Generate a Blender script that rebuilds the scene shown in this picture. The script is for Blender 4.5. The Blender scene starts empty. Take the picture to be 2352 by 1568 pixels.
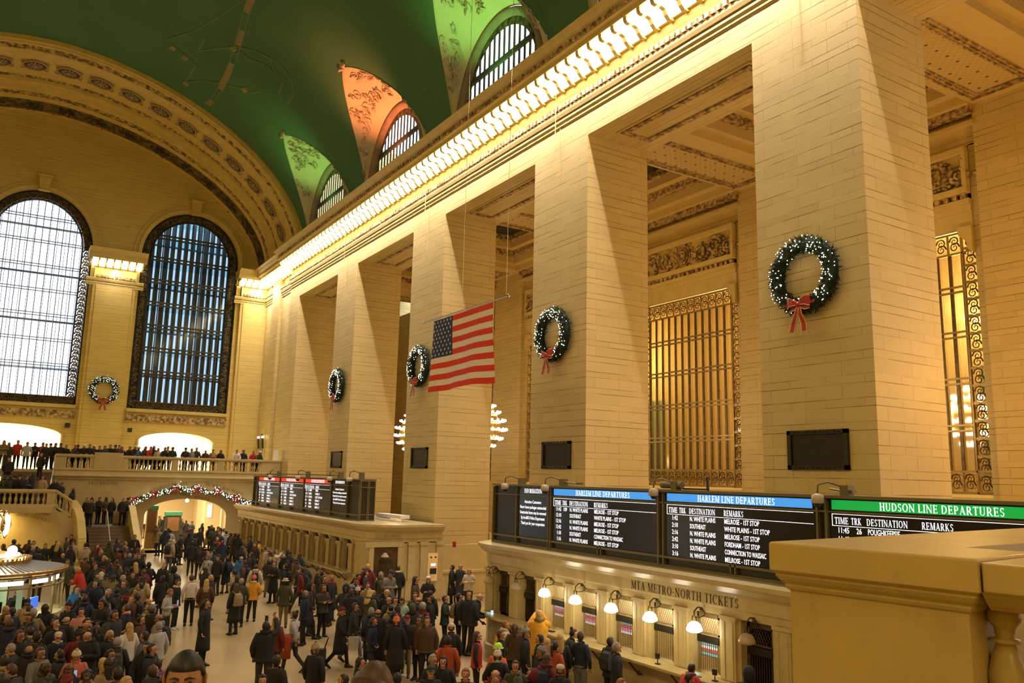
import bpy, bmesh, math, random
from math import sin, cos, pi, radians, sqrt
from mathutils import Vector, Matrix
random.seed(7)
C = bpy.context.scene.collection
# ------------------------------------------------------------------ camera, world, exposure
# lamp powers
CORN, WASH, NORTH, WEST, CHAND, BACKR, HOL, CLAMP, PASS = 22, 50, 3900, 1500, 1350, 2000, 2.6, 13, .8
CAMH = 5.5
YAW, PITCH, ROLL, FPX = radians(31.94), radians(9.54), radians(1.33), 1870.9
fw = Vector((cos(YAW)*cos(PITCH), -sin(YAW)*cos(PITCH), sin(PITCH)))
rt = Vector((-sin(YAW), -cos(YAW), 0)); up = rt.cross(fw)
r2 = rt*cos(ROLL)+up*sin(ROLL); u2 = -rt*sin(ROLL)+up*cos(ROLL)
camd = bpy.data.cameras.new('camera'); cam = bpy.data.objects.new('camera', camd); C.objects.link(cam)
camd.sensor_width = 36; camd.lens = FPX/2352*36; camd.clip_start = .05; camd.clip_end = 400
M = Matrix.Identity(4)
for i, v in enumerate((r2, u2, -fw)):
    for j in range(3): M[j][i] = v[j]
M[2][3] = CAMH
cam.matrix_world = M
bpy.context.scene.camera = cam
def at(px, py, **k):
    """point of the place seen at a pixel of the photo, on the plane x=, y= or z="""
    d = fw*FPX + r2*(px-1176) - u2*(py-784)
    (a, v), = k.items(); i = 'xyz'.index(a)
    o = Vector((0, 0, CAMH)); t = (v-o[i])/d[i]
    return o+d*t
S = bpy.context.scene
S.view_settings.view_transform = 'Standard'; S.view_settings.look = 'None'
S.view_settings.exposure = 0.0; S.view_settings.gamma = 1; S.view_settings.use_curve_mapping = False
try:
    S.cycles.max_bounces = 5; S.cycles.diffuse_bounces = 3; S.cycles.glossy_bounces = 2
    S.cycles.transparent_max_bounces = 8; S.cycles.transmission_bounces = 2
    S.cycles.sample_clamp_indirect = 4; S.cycles.caustics_reflective = False; S.cycles.caustics_refractive = False
    S.cycles.use_light_tree = True; S.cycles.use_adaptive_sampling = True; S.cycles.adaptive_threshold = .05
except Exception: pass
w = bpy.data.worlds.new('sky'); S.world = w; w.use_nodes = True
bg = w.node_tree.nodes['Background']; bg.inputs[0].default_value = (.80, .89, 1, 1); bg.inputs[1].default_value = 3.2

def area(name, loc, size, power, col, target=None, sy=None, shape='RECTANGLE', spread=180):
    l = bpy.data.lights.new(name, 'AREA'); l.shape = shape; l.size = size; l.size_y = sy or size
    l.energy = power; l.color = col; l.spread = radians(spread)
    o = bpy.data.objects.new(name, l); C.objects.link(o); o.location = loc
    if target is not None:
        o.rotation_euler = (Vector(target)-Vector(loc)).to_track_quat('-Z', 'Y').to_euler()
    return o
def point(name, loc, power, col, r=.15):
    l = bpy.data.lights.new(name, 'POINT'); l.energy = power; l.color = col; l.shadow_soft_size = r
    o = bpy.data.objects.new(name, l); C.objects.link(o); o.location = loc; return o
def spot(name, loc, target, power, col, ang=60, blend=.5, r=.1):
    l = bpy.data.lights.new(name, 'SPOT'); l.energy = power; l.color = col; l.shadow_soft_size = r
    l.spot_size = radians(ang); l.spot_blend = blend
    o = bpy.data.objects.new(name, l); C.objects.link(o); o.location = loc
    o.rotation_euler = (Vector(target)-Vector(loc)).to_track_quat('-Z', 'Y').to_euler(); return o
WARM = (1, .68, .32); ORANGE = (1, .48, .11); XE_ = 69.5; PALE = (1, .80, .52)
# lamps of the hall: cornice lamp rows (south row also stands as separate glowing boxes), the far pillars, then unseen fill
for x0 in range(8, 70, 6):
    area('cornice_row_light', (x0+3, (-17.30 if x0 < 60 else -17.6), 20.95), 6, WASH*6, (1, .85, .92), (x0+3, -17.30 if x0 < 60 else -17.6, 0), .07, spread=105)
area('pillar_cornice_light', (XE_-.95, -6.45, 20.85), 3, WASH*2, (1, .85, .92), (XE_-.95, -6.45, 0), .07)
area('corner_cornice_light', (XE_-.95, -17.2, 20.85), 1.6, WASH, (1, .85, .92), (XE_-.95, -17.2, 0), .07)
area('north_cornice_fill', (30, 15.4, 21.5), 66, NORTH, WARM, (30, 6, 0), 1.0)  # one broad unseen area for the north lamp row, main fill of the hall
area('west_fill', (-6, -1, 17), 3, WEST, WARM, (30, -3, 4), 22)  # unseen fill panel added at the west end to brighten the hall
# daylight coming through the tall windows in the side behind the camera
# chandeliers in the south aisle
for x in (55, 43.25, 31.45, 19.7, 8.0):
    point('chandelier_light', (x, -25.5, 8.6), CHAND, ORANGE, .9)
    point('aisle_upper_light', (x, -26.5, 17.3), CHAND*.06, ORANGE, .8)  # weak upper point in each bay, without a fixture of its own
# holiday colours on the lunettes over the cornice
GREEN = (.30, 1, .22); RED = (1, .25, .10)
for x, c, e in ((54.95, GREEN, 420), (43.25, RED, 1500), (31.4, GREEN, 620), (19.7, (1, .33, .1), 900)):
    spot('holiday_spot', (x-.2, -16.9, 22.5), (x, -17.3, 28.0), e*HOL, c, 84, .9, .12)
# ------------------------------------------------------------------ mesh helpers
def fr4(mb, x0, x1, y0, y1, w, z0, z1):
    mb.box(x0, x1, y0, y0+w, z0, z1); mb.box(x0, x1, y1-w, y1, z0, z1); mb.box(x0, x0+w, y0+w, y1-w, z0, z1); mb.box(x1-w, x1, y0+w, y1-w, z0, z1)
class MB:
    def __init__(s): s.v = []; s.f = []; s.m = []; s.cur = 0
    def quad(s, *p):
        n = len(s.v); s.v += [tuple(q) for q in p]; s.f.append(tuple(range(n, n+len(p)))); s.m.append(s.cur); return s
    def box(s, x0, x1, y0, y1, z0, z1):
        if x0 > x1: x0, x1 = x1, x0
        if y0 > y1: y0, y1 = y1, y0
        if z0 > z1: z0, z1 = z1, z0
        n = len(s.v)
        s.v += [(x, y, z) for z in (z0, z1) for y in (y0, y1) for x in (x0, x1)]
        for f in ((0,2,3,1),(4,5,7,6),(0,1,5,4),(2,6,7,3),(0,4,6,2),(1,3,7,5)):
            s.f.append(tuple(n+i for i in f)); s.m.append(s.cur)
        return s
    def obox(s, c, ax, sx, sy, sz):
        """box at c (base centre) turned by angle ax about z"""
        n = len(s.v); ca, sa = cos(ax), sin(ax)
        for z in (0, sz):
            for y in (-sy/2, sy/2):
                for x in (-sx/2, sx/2): s.v.append((c[0]+x*ca-y*sa, c[1]+x*sa+y*ca, c[2]+z))
        for f in ((0,2,3,1),(4,5,7,6),(0,1,5,4),(2,6,7,3),(0,4,6,2),(1,3,7,5)):
            s.f.append(tuple(n+i for i in f)); s.m.append(s.cur)
        return s
    def prism(s, poly, axis, a0, a1):
        """polygon (2D, in the two other axes in order) extruded along axis"""
        n = len(s.v); k = len(poly); i = 'xyz'.index(axis)
        for a in (a0, a1):
            for p in poly:
                q = list(p); q.insert(i, a); s.v.append(tuple(q))
        s.f.append(tuple(range(n, n+k))); s.f.append(tuple(reversed(range(n+k, n+2*k))))
        for j in range(k): s.f.append((n+j, n+k+j, n+k+(j+1) % k, n+(j+1) % k))
        s.m += [s.cur]*(k+2); return s
    def loft(s, rings, closed=True, caps=True):
        n = len(s.v); k = len(rings[0])
        for r in rings: s.v += [tuple(q) for q in r]
        for i in range(len(rings)-1):
            for j in range(k if closed else k-1):
                a = n+i*k+j; b = n+i*k+(j+1) % k
                s.f.append((a, b, b+k, a+k)); s.m.append(s.cur)
        if caps and closed:
            s.f.append(tuple(reversed(range(n, n+k)))); s.f.append(tuple(range(n+(len(rings)-1)*k, n+len(rings)*k))); s.m += [s.cur]*2
        return s
    def lathe(s, prof, c, n=16, sx=1, sy=1, caps=True, a0=0, a1=2*pi):
        full = abs(a1-a0-2*pi) < 1e-6
        m = n if full else n+1
        rings = [[(c[0]+r*sx*cos(a0+(a1-a0)*i/n), c[1]+r*sy*sin(a0+(a1-a0)*i/n), c[2]+z) for i in range(m)] for r, z in prof]
        return s.loft(rings, full, caps and full)
    def tube(s, pts, r, n=6, caps=True):
        pts = [Vector(p) for p in pts]; rr = r if isinstance(r, (list, tuple)) else [r]*len(pts)
        rings = []; t0 = None; ref = None
        for i, p in enumerate(pts):
            t = (pts[min(i+1, len(pts)-1)]-pts[max(i-1, 0)]).normalized()
            if ref is None:
                ref = Vector((0, 0, 1)) if abs(t.z) < .9 else Vector((1, 0, 0))
            u = (ref-t*ref.dot(t)).normalized(); v = t.cross(u); ref = u
            R = rr[i]; ra, rb = R if isinstance(R, (tuple, list)) else (R, R)
            rings.append([p+u*ra*cos(2*pi*j/n)+v*rb*sin(2*pi*j/n) for j in range(n)])
        return s.loft(rings, True, caps)
    def ball(s, c, r, n=8, m=6, sx=1, sy=1, sz=1):
        prof = [(r*sin(pi*i/m), -r*cos(pi*i/m)*sz) for i in range(m+1)]
        prof[0] = (r*.02, prof[0][1]); prof[-1] = (r*.02, prof[-1][1])
        return s.lathe(prof, c, n, sx, sy)
    def add(s, o, loc=(0, 0, 0), rz=0, sc=1):
        n = len(s.v); ca, sa = cos(rz), sin(rz)
        s.v += [(loc[0]+(x*ca-y*sa)*sc, loc[1]+(x*sa+y*ca)*sc, loc[2]+z*sc) for x, y, z in o.v]
        s.f += [tuple(i+n for i in f) for f in o.f]; s.m += o.m; return s
    def mesh(s, name, mats, loc=(0, 0, 0), smooth=False):
        me = bpy.data.meshes.new(name)
        lx, ly, lz = loc
        me.from_pydata([(x-lx, y-ly, z-lz) for x, y, z in s.v], [], s.f)
        me.update()
        if not isinstance(mats, (list, tuple)): mats = [mats]
        for m in mats: me.materials.append(m)
        if len(mats) > 1: me.polygons.foreach_set('material_index', s.m)
        uv = me.uv_layers.new(name='UVMap').data; buf = [0.]*(2*len(me.loops)); V = s.v
        for p in me.polygons:
            nx, ny, nz = (abs(c) for c in p.normal)
            for li in p.loop_indices:
                x, y, z = V[me.loops[li].vertex_index]
                if nz > nx and nz > ny: a, b = x, y
                elif ny >= nx: a, b = x, z
                else: a, b = y, z
                buf[2*li] = a; buf[2*li+1] = b
        uv.foreach_set('uv', buf)
        if smooth: me.polygons.foreach_set('use_smooth', [True]*len(me.polygons))
        return me
    def build(s, name, mats, parent=None, smooth=False, bevel=0):
        loc = (0, 0, 0)
        p = parent
        while p is not None: loc = tuple(a+b for a, b in zip(loc, p.location)); p = p.parent
        o = bpy.data.objects.new(name, s.mesh(name, mats, loc, smooth)); C.objects.link(o)
        if parent is not None: o.parent = parent
        if bevel:
            b = o.modifiers.new('bevel', 'BEVEL'); b.width = bevel; b.segments = 2; b.limit_method = 'ANGLE'
        return o
def tag(o, label, cat, group=None, kind=None):
    if label: o['label'] = label
    if cat: o['category'] = cat
    if group: o['group'] = group
    if kind: o['kind'] = kind
    return o
def thing(name, label, cat, loc=(0, 0, 0), group=None):
    o = bpy.data.objects.new(name, None); o.empty_display_size = .2; C.objects.link(o); o.location = loc
    return tag(o, label, cat, group)
def struct(o, label=None):
    o['kind'] = 'structure'
    if label: o['label'] = label
    return o
def copy_tree(o, parent=None):
    c = o.copy(); C.objects.link(c)
    if parent is not None: c.parent = parent
    for ch in list(o.children): copy_tree(ch, c)
    return c
# ------------------------------------------------------------------ materials
MAT = {}
def lin(c): return tuple((x/12.92 if x <= .04045 else ((x+.055)/1.055)**2.4) for x in c)
def nodes(name):
    m = bpy.data.materials.new(name); m.use_nodes = True; MAT[name] = m
    nt = m.node_tree; return m, nt, nt.nodes['Principled BSDF']
def mathn(nt, op, a, b=None, c=None):
    n = nt.nodes.new('ShaderNodeMath'); n.operation = op
    for i, x in enumerate((a, b, c)):
        if x is None: continue
        if isinstance(x, (int, float)): n.inputs[i].default_value = x
        else: nt.links.new(x, n.inputs[i])
    return n.outputs[0]
def mixc(nt, fac, a, b, mode='MIX'):
    n = nt.nodes.new('ShaderNodeMix'); n.data_type = 'RGBA'; n.blend_type = mode
    for i, x in ((0, fac), (6, a), (7, b)):
        if isinstance(x, (int, float)): n.inputs[i].default_value = x
        elif isinstance(x, tuple): n.inputs[i].default_value = (*x, 1)
        else: nt.links.new(x, n.inputs[i])
    return n.outputs[2]
def ramp(nt, fac, stops):
    n = nt.nodes.new('ShaderNodeValToRGB'); nt.links.new(fac, n.inputs[0])
    while len(n.color_ramp.elements) < len(stops): n.color_ramp.elements.new(.5)
    for e, (p, c) in zip(n.color_ramp.elements, stops): e.position = p; e.color = (*c, 1) if len(c) == 3 else c
    return n.outputs[0]
def noise(nt, scale, detail=3, vec=None, rough=.55):
    n = nt.nodes.new('ShaderNodeTexNoise'); n.inputs['Scale'].default_value = scale; n.inputs['Detail'].default_value = detail
    n.inputs['Roughness'].default_value = rough
    if vec is None:
        tc = nt.nodes.new('ShaderNodeTexCoord'); vec = tc.outputs['Object']
    nt.links.new(vec, n.inputs['Vector']); return n.outputs[0]
def bump(nt, b, h, strength=.3, dist=.02):
    n = nt.nodes.new('ShaderNodeBump'); n.inputs['Strength'].default_value = strength; n.inputs['Distance'].default_value = dist
    nt.links.new(h, n.inputs['Height']); nt.links.new(n.outputs[0], b.inputs['Normal'])
def plain(name, col, rough=.6, metal=0, var=0, vs=3, emis=0, ecol=None, bumps=0, spec=None):
    m, nt, b = nodes(name); col = tuple(col)
    b.inputs['Roughness'].default_value = rough; b.inputs['Metallic'].default_value = metal
    b.inputs['Base Color'].default_value = (*col, 1)
    if spec is not None: b.inputs['Specular IOR Level'].default_value = spec
    if var:
        f = noise(nt, vs); c = ramp(nt, f, [(.3, tuple(x*(1-var) for x in col)), (.7, tuple(min(1, x*(1+var)) for x in col))])
        nt.links.new(c, b.inputs['Base Color'])
        if bumps: bump(nt, b, f, bumps)
    if emis:
        b.inputs['Emission Color'].default_value = (*(ecol or col), 1); b.inputs['Emission Strength'].default_value = emis
    return m
def ashlar(name, col, mortar, P=.59, split=.64, W=1.05, var=.10, rough=.55, msize=.014):
    """coursed stone: tall and low courses in turn, joints of uneven strength"""
    m, nt, b = nodes(name); L = nt.links.new
    uv = nt.nodes.new('ShaderNodeUVMap'); uv.uv_map = 'UVMap'
    sp = nt.nodes.new('ShaderNodeSeparateXYZ'); L(uv.outputs[0], sp.inputs[0])
    q = mathn(nt, 'DIVIDE', sp.outputs[1], P); fl = mathn(nt, 'FLOOR', q); fr = mathn(nt, 'SUBTRACT', q, fl)
    lo = mathn(nt, 'MINIMUM', mathn(nt, 'DIVIDE', fr, split), 1)
    hi = mathn(nt, 'MAXIMUM', mathn(nt, 'DIVIDE', mathn(nt, 'SUBTRACT', fr, split), 1-split), 0)
    vv = mathn(nt, 'ADD', mathn(nt, 'MULTIPLY', fl, 2), mathn(nt, 'ADD', lo, hi))
    cb = nt.nodes.new('ShaderNodeCombineXYZ'); L(mathn(nt, 'DIVIDE', sp.outputs[0], W), cb.inputs[0]); L(vv, cb.inputs[1])
    br = nt.nodes.new('ShaderNodeTexBrick'); L(cb.outputs[0], br.inputs['Vector'])
    br.offset = .43; br.squash = 1; br.inputs['Scale'].default_value = 1
    br.inputs['Mortar Size'].default_value = msize; br.inputs['Mortar Smooth'].default_value = .3
    br.inputs['Brick Width'].default_value = 1; br.inputs['Row Height'].default_value = 1
    br.inputs['Color1'].default_value = (*tuple(x*(1-var) for x in col), 1)
    br.inputs['Color2'].default_value = (*tuple(x*(1+var) for x in col), 1)
    br.inputs['Mortar'].default_value = (0, 0, 0, 1)
    n1 = noise(nt, .9, 4, uv.outputs[0]); n2 = noise(nt, 14, 3, uv.outputs[0])
    body = nt.nodes.new('ShaderNodeTexBrick'); L(cb.outputs[0], body.inputs['Vector']); body.offset = .43; body.squash = 1
    for k in ('Scale', 'Brick Width', 'Row Height'): body.inputs[k].default_value = 1
    body.inputs['Mortar Size'].default_value = 0
    body.inputs['Color1'].default_value = br.inputs['Color1'].default_value; body.inputs['Color2'].default_value = br.inputs['Color2'].default_value
    body.inputs['Mortar'].default_value = (*col, 1)
    c = mixc(nt, .22, body.outputs['Color'], ramp(nt, n1, [(.3, tuple(x*.82 for x in col)), (.7, tuple(x*1.12 for x in col))]))
    c = mixc(nt, .12, c, ramp(nt, n2, [(.35, tuple(x*.7 for x in col)), (.65, tuple(x*1.15 for x in col))]))
    nj = noise(nt, .55, 2, uv.outputs[0])
    js = ramp(nt, nj, [(.36, (.12,)*3), (.62, (.85,)*3)])
    # long bed joints, darker than the upright ones, their shadow put into the colour
    d1 = mathn(nt, 'MINIMUM', fr, mathn(nt, 'SUBTRACT', 1, fr)); d2 = mathn(nt, 'ABSOLUTE', mathn(nt, 'SUBTRACT', fr, split))
    bed = mathn(nt, 'LESS_THAN', mathn(nt, 'MINIMUM', d1, d2), .017/P*.6)
    st = nt.nodes.new('ShaderNodeCombineXYZ'); L(mathn(nt, 'MULTIPLY', sp.outputs[0], .55), st.inputs[0]); L(mathn(nt, 'MULTIPLY', vv, 1.7), st.inputs[1])
    nb = noise(nt, 1, 2, st.outputs[0]); bs = ramp(nt, nb, [(.38, (.10,)*3), (.60, (1,)*3)])
    fac = mathn(nt, 'MAXIMUM', mathn(nt, 'MULTIPLY', mathn(nt, 'MULTIPLY', br.outputs['Fac'], js), .45), mathn(nt, 'MULTIPLY', bed, bs))
    c = mixc(nt, fac, c, tuple(mortar)); L(c, b.inputs['Base Color'])
    b.inputs['Roughness'].default_value = rough
    bump(nt, b, mathn(nt, 'SUBTRACT', mathn(nt, 'MULTIPLY', n2, .15), fac), .5, .02)
    return m
def carved(name, col, dark, scale=6, rough=.6, strength=.8, dist=.05, kind='V'):
    """stone or plaster carved with small foliage: swirls in the bump, darker colour in the hollows"""
    m, nt, b = nodes(name); tc = nt.nodes.new('ShaderNodeTexCoord')
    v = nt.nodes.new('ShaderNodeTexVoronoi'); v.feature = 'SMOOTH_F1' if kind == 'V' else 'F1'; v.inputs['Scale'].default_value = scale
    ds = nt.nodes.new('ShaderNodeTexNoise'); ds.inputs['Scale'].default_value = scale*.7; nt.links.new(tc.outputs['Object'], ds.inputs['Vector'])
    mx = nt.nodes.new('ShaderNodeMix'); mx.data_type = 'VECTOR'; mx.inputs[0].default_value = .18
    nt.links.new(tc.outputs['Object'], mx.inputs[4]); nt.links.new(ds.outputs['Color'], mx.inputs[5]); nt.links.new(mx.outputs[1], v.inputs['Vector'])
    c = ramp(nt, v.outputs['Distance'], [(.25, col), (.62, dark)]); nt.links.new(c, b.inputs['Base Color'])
    b.inputs['Roughness'].default_value = rough
    bump(nt, b, mathn(nt, 'SUBTRACT', 1, v.outputs['Distance']), strength, dist); return m
def lattice(name, col, dark):
    m, nt, b = nodes(name); uv = nt.nodes.new('ShaderNodeUVMap'); uv.uv_map = 'UVMap'; sp = nt.nodes.new('ShaderNodeSeparateXYZ'); nt.links.new(uv.outputs[0], sp.inputs[0])
    u, v = sp.outputs[0], sp.outputs[1]; out = []
    for k in ('ADD', 'SUBTRACT'):
        q = mathn(nt, 'FRACT', mathn(nt, 'MULTIPLY', mathn(nt, k, u, v), 3.2)); out.append(mathn(nt, 'ABSOLUTE', mathn(nt, 'SUBTRACT', q, .5)))
    line = mathn(nt, 'GREATER_THAN', mathn(nt, 'MAXIMUM', *out), .43); s = mathn(nt, 'ADD', *out)
    q = [mathn(nt, 'ABSOLUTE', mathn(nt, 'SUBTRACT', mathn(nt, 'FRACT', mathn(nt, 'MULTIPLY', w_, 1.6)), .5)) for w_ in (u, v)]
    dot = mathn(nt, 'LESS_THAN', mathn(nt, 'ADD', *q), .12)
    c = mixc(nt, mathn(nt, 'MULTIPLY', line, .35), col, dark); c = mixc(nt, dot, c, tuple(x*.35 for x in dark))
    nt.links.new(c, b.inputs['Base Color']); b.inputs['Roughness'].default_value = .7; bump(nt, b, mathn(nt, 'SUBTRACT', line, dot), .5, .03)
STONE = (.62, .495, .20)
ashlar('stone', STONE, (.20, .12, .015), W=1.12, var=.07)
ashlar('stone_far', (.66, .51, .15), (.30, .19, .03), P=.62, W=1.3, var=.05, msize=.012)
plain('stone_plain', (.62, .505, .20), .5, var=.07, vs=1.2)
plain('stone_trim', (.60, .48, .17), .5, var=.08, vs=2)
plain('arch_stone', (.66, .49, .14), .7, var=.10, vs=1.4)
carved('arch_carving', (.60, .44, .14), (.12, .075, .025), 5)
carved('arch_carving_dark', (.22, .16, .07), (.05, .035, .015), 4)
plain('rosette_dark', (.07, .05, .03), .8, var=.2, vs=9)
plain('rosette_light', (.42, .31, .15), .7)
plain('lunette_stone', (.50, .44, .27), .7, var=.08, vs=1)
plain('lunette_relief', (.47, .42, .27), .75, var=.2, vs=2)
plain('relief_dark_stone', (.30, .20, .12), .8, var=.2, vs=3)  # darker, browner stone for a random share of the leaves
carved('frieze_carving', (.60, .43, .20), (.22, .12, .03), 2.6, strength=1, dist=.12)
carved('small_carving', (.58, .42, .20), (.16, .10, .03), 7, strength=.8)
plain('bronze', (.13, .09, .035), .45, .6, var=.3, vs=8)
plain('bronze_light', (.34, .25, .10), .42, .55, var=.2, vs=8)
carved('bronze_scroll', (.36, .25, .10), (.03, .02, .008), 4.5, .5, 1, .05)
carved('iron_scroll', (.15, .12, .06), (.015, .012, .006), 5, .6, .6, .04)
plain('opening_dark', (.05, .032, .014), .6); plain('iron', (.035, .032, .022), .6, .2)
plain('window_iron', (.055, .055, .04), .6, .2)
plain('iron_blue', (.10, .13, .19), .6); plain('iron_glare', (.22, .27, .36), .6)  # the paler iron has window glare put into its colour
plain('dark_reveal', (.13, .10, .06), .8)
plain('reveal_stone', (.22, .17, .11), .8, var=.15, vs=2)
plain('black_frame', (.032, .030, .017), .35, .3)
plain('board_rail', (.17, .15, .07), .45, .3)
plain('screen_black', (.008, .007, .007), .25)
plain('screen_text', (.9, .9, .95), .5, emis=1.5, ecol=(.93, .93, 1))
plain('screen_blue', (.05, .25, .75), .5, emis=.85, ecol=(.06, .33, .86))
plain('screen_green', (.0, .30, .05), .5, emis=.85, ecol=(.004, .36, .05))
plain('screen_red', (.6, .05, .02), .5, emis=.9, ecol=(.74, .05, .02))
plain('plaque_bronze', (.030, .026, .016), .45, .5)
plain('plaque_rim', (.05, .042, .022), .4, .6)
plain('engraved', (.03, .018, .008), .8)
plain('engraved_soft', (.16, .10, .04), .8)
plain('fir', (.010, .022, .006), .8, var=.5, vs=9)
plain('fir_light', (.06, .11, .02), .8, var=.4, vs=9)
plain('bow_red', (.36, .010, .008), .45, var=.25, vs=6)
plain('bow_gold', (.75, .50, .18), .35, .3)
plain('fairy', (1, 1, .9), .5, emis=7, ecol=(1, .96, .82))
plain('flag_red', (.70, .045, .022), .8); plain('flag_white', (.80, .74, .72), .8); plain('flag_blue', (.022, .05, .16), .8)
plain('steel', (.5, .5, .48), .3, .9)
plain('opal', (1, .95, .85), .5, emis=9, ecol=(1, .88, .70))
plain('bulb', (1, .95, .85), .5, emis=16, ecol=(1, .88, .66))
plain('cornice_glow', (1, .95, .85), .5, emis=CORN, ecol=(1, .84, .56))
plain('shade_off', (.50, .42, .28), .4)
plain('brass', (.75, .50, .17), .22, .9)
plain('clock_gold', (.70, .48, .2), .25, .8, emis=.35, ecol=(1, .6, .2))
plain('wood', (.16, .075, .025), .45, var=.2, vs=6); plain('paper', (.8, .78, .7), .8); plain('green_sign', (.03, .16, .08), .5)
plain('counter_marble', (.56, .46, .22), .25, var=.08, vs=3)
plain('white_lit', (1, 1, 1), .6, emis=1.6, ecol=(1, .95, .85))
plain('cream_wall', (.72, .60, .36), .7)
plain('plaster_ceiling', (.60, .47, .17), .7, var=.04)
lattice('coffer_panel', (.58, .45, .17), (.34, .24, .07))
plain('coffer_dark', (.03, .035, .03), .35, .2)
plain('tv_red', (.55, .1, .1), .5, emis=.6); plain('tv_teal', (.1, .5, .55), .5, emis=.7, ecol=(.25, .6, .7)); plain('tv_magenta', (.6, .1, .5), .5, emis=.7, ecol=(.7, .25, .6)); plain('tv_blue', (.05, .15, .7), .5, emis=.8, ecol=(.06, .16, .8)); plain('tv_white', (.8, .8, .85), .5, emis=.9, ecol=(.7, .72, .8))
plain('roof_slate', (.42, .44, .48), .35, .3); plain('roof_line', (.04, .04, .045), .6); plain('booth_green', (.18, .25, .12), .5, emis=.5, ecol=(.35, .45, .25))
plain('rope', (.12, .12, .12), .7)
# floor: Tennessee-like beige slabs, slightly polished
def floor_mat():
    m, nt, b = nodes('floor_stone'); uv = nt.nodes.new('ShaderNodeUVMap'); uv.uv_map = 'UVMap'
    br = nt.nodes.new('ShaderNodeTexBrick'); nt.links.new(uv.outputs[0], br.inputs['Vector']); br.offset = .5
    br.inputs['Scale'].default_value = 1; br.inputs['Brick Width'].default_value = 1.2; br.inputs['Row Height'].default_value = .8
    br.inputs['Mortar Size'].default_value = .006
    br.inputs['Color1'].default_value = (.44, .335, .155, 1); br.inputs['Color2'].default_value = (.49, .375, .175, 1); br.inputs['Mortar'].default_value = (.33, .25, .15, 1)
    n = noise(nt, .5, 4, uv.outputs[0])
    c = mixc(nt, .35, br.outputs[0], ramp(nt, n, [(.35, (.30, .22, .10)), (.65, (.50, .38, .20))]))
    nt.links.new(c, b.inputs['Base Color']); b.inputs['Roughness'].default_value = .28
floor_mat()
# blue-green painted vault with small gold stars
def vault_mat():
    m, nt, b = nodes('vault_paint'); tc = nt.nodes.new('ShaderNodeTexCoord')
    n = noise(nt, .25, 4); base = ramp(nt, n, [(.3, (.058, .155, .062)), (.7, (.072, .182, .075))])
    v = nt.nodes.new('ShaderNodeTexVoronoi'); v.inputs['Scale'].default_value = .9; nt.links.new(tc.outputs['Object'], v.inputs['Vector'])
    star = mathn(nt, 'LESS_THAN', v.outputs['Distance'], .045)
    nt.links.new(mixc(nt, mathn(nt, 'MULTIPLY', star, .5), base, (.35, .30, .10)), b.inputs['Base Color'])
    b.inputs['Roughness'].default_value = .85
vault_mat()
plain('vault_gold', (.26, .22, .06), .7); plain('vault_gold_dim', (.16, .22, .07), .8)
# marble of the stair parapets: veined, with brown stains
def marble_mat(name, col, vein, rough=.35):
    m, nt, b = nodes(name)
    n = noise(nt, 1.6, 6, rough=.65); n2 = noise(nt, 4.5, 5, rough=.7); n3 = noise(nt, 1.1, 2)
    c = ramp(nt, n, [(.3, tuple(x*.86 for x in col)), (.7, tuple(min(1, x*1.08) for x in col))])
    v = ramp(nt, n2, [(.485, (0, 0, 0)), (.5, (1, 1, 1)), (.515, (0, 0, 0))])
    c = mixc(nt, mathn(nt, 'MULTIPLY', v, mathn(nt, 'MULTIPLY', ramp(nt, n3, [(.5, (0, 0, 0)), (.65, (1, 1, 1))]), .75)), c, vein)
    nt.links.new(c, b.inputs['Base Color']); b.inputs['Roughness'].default_value = rough; return m
marble_mat('marble', (.52, .395, .125), (.20, .10, .02)); marble_mat('marble_far', (.50, .40, .18), (.30, .2, .08))
# thin glass: mostly clear, some mirror
def glass_mat(name, tint, refl=.12, rough=.02):
    m = bpy.data.materials.new(name); m.use_nodes = True; MAT[name] = m; nt = m.node_tree; nt.nodes.remove(nt.nodes['Principled BSDF'])
    out = nt.nodes['Material Output']; t = nt.nodes.new('ShaderNodeBsdfTransparent'); t.inputs[0].default_value = (*tint, 1)
    g = nt.nodes.new('ShaderNodeBsdfGlossy'); g.inputs['Roughness'].default_value = rough; g.inputs[0].default_value = (1, 1, 1, 1)
    mx = nt.nodes.new('ShaderNodeMixShader'); mx.inputs[0].default_value = refl
    nt.links.new(t.outputs[0], mx.inputs[1]); nt.links.new(g.outputs[0], mx.inputs[2]); nt.links.new(mx.outputs[0], out.inputs[0])
glass_mat('glass', (.95, .97, 1), .02, .1); glass_mat('glass_blue', (.72, .84, .88), .06); glass_mat('glass_dimming', (.46, .54, .57), .0); glass_mat('glass_aisle', (.8, .72, .55), .30, .06)
def m_(n): return MAT[n]
# ------------------------------------------------------------------ the hall
YS = -17.96; YB = -20.96; YC = -.9        # front and back of the south piers, axis of the hall
NEAR = (12.03, 23.64, 35.44, 47.31); FAR = (15.55, 27.28, 39.17, 50.85)
XE = 69.5; XB = 60.6; ZB = 5.4            # east wall, front of the east balcony, its floor
f = MB(); f.box(-9, 84, -40, 17, -.3, 0)
struct(f.build('floor', m_('floor_stone')), 'pale polished stone floor of the hall')

def profile_run(mb, prof, axis, a0, a1, flip=1, off=0):
    """moulding: prof = [(out, z)...] drawn from wall outwards, extruded along axis; off = wall plane, flip = direction it projects"""
    poly = [(off+flip*o, z) for o, z in prof]; mb.prism(poly, axis, a0, a1)

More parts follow.
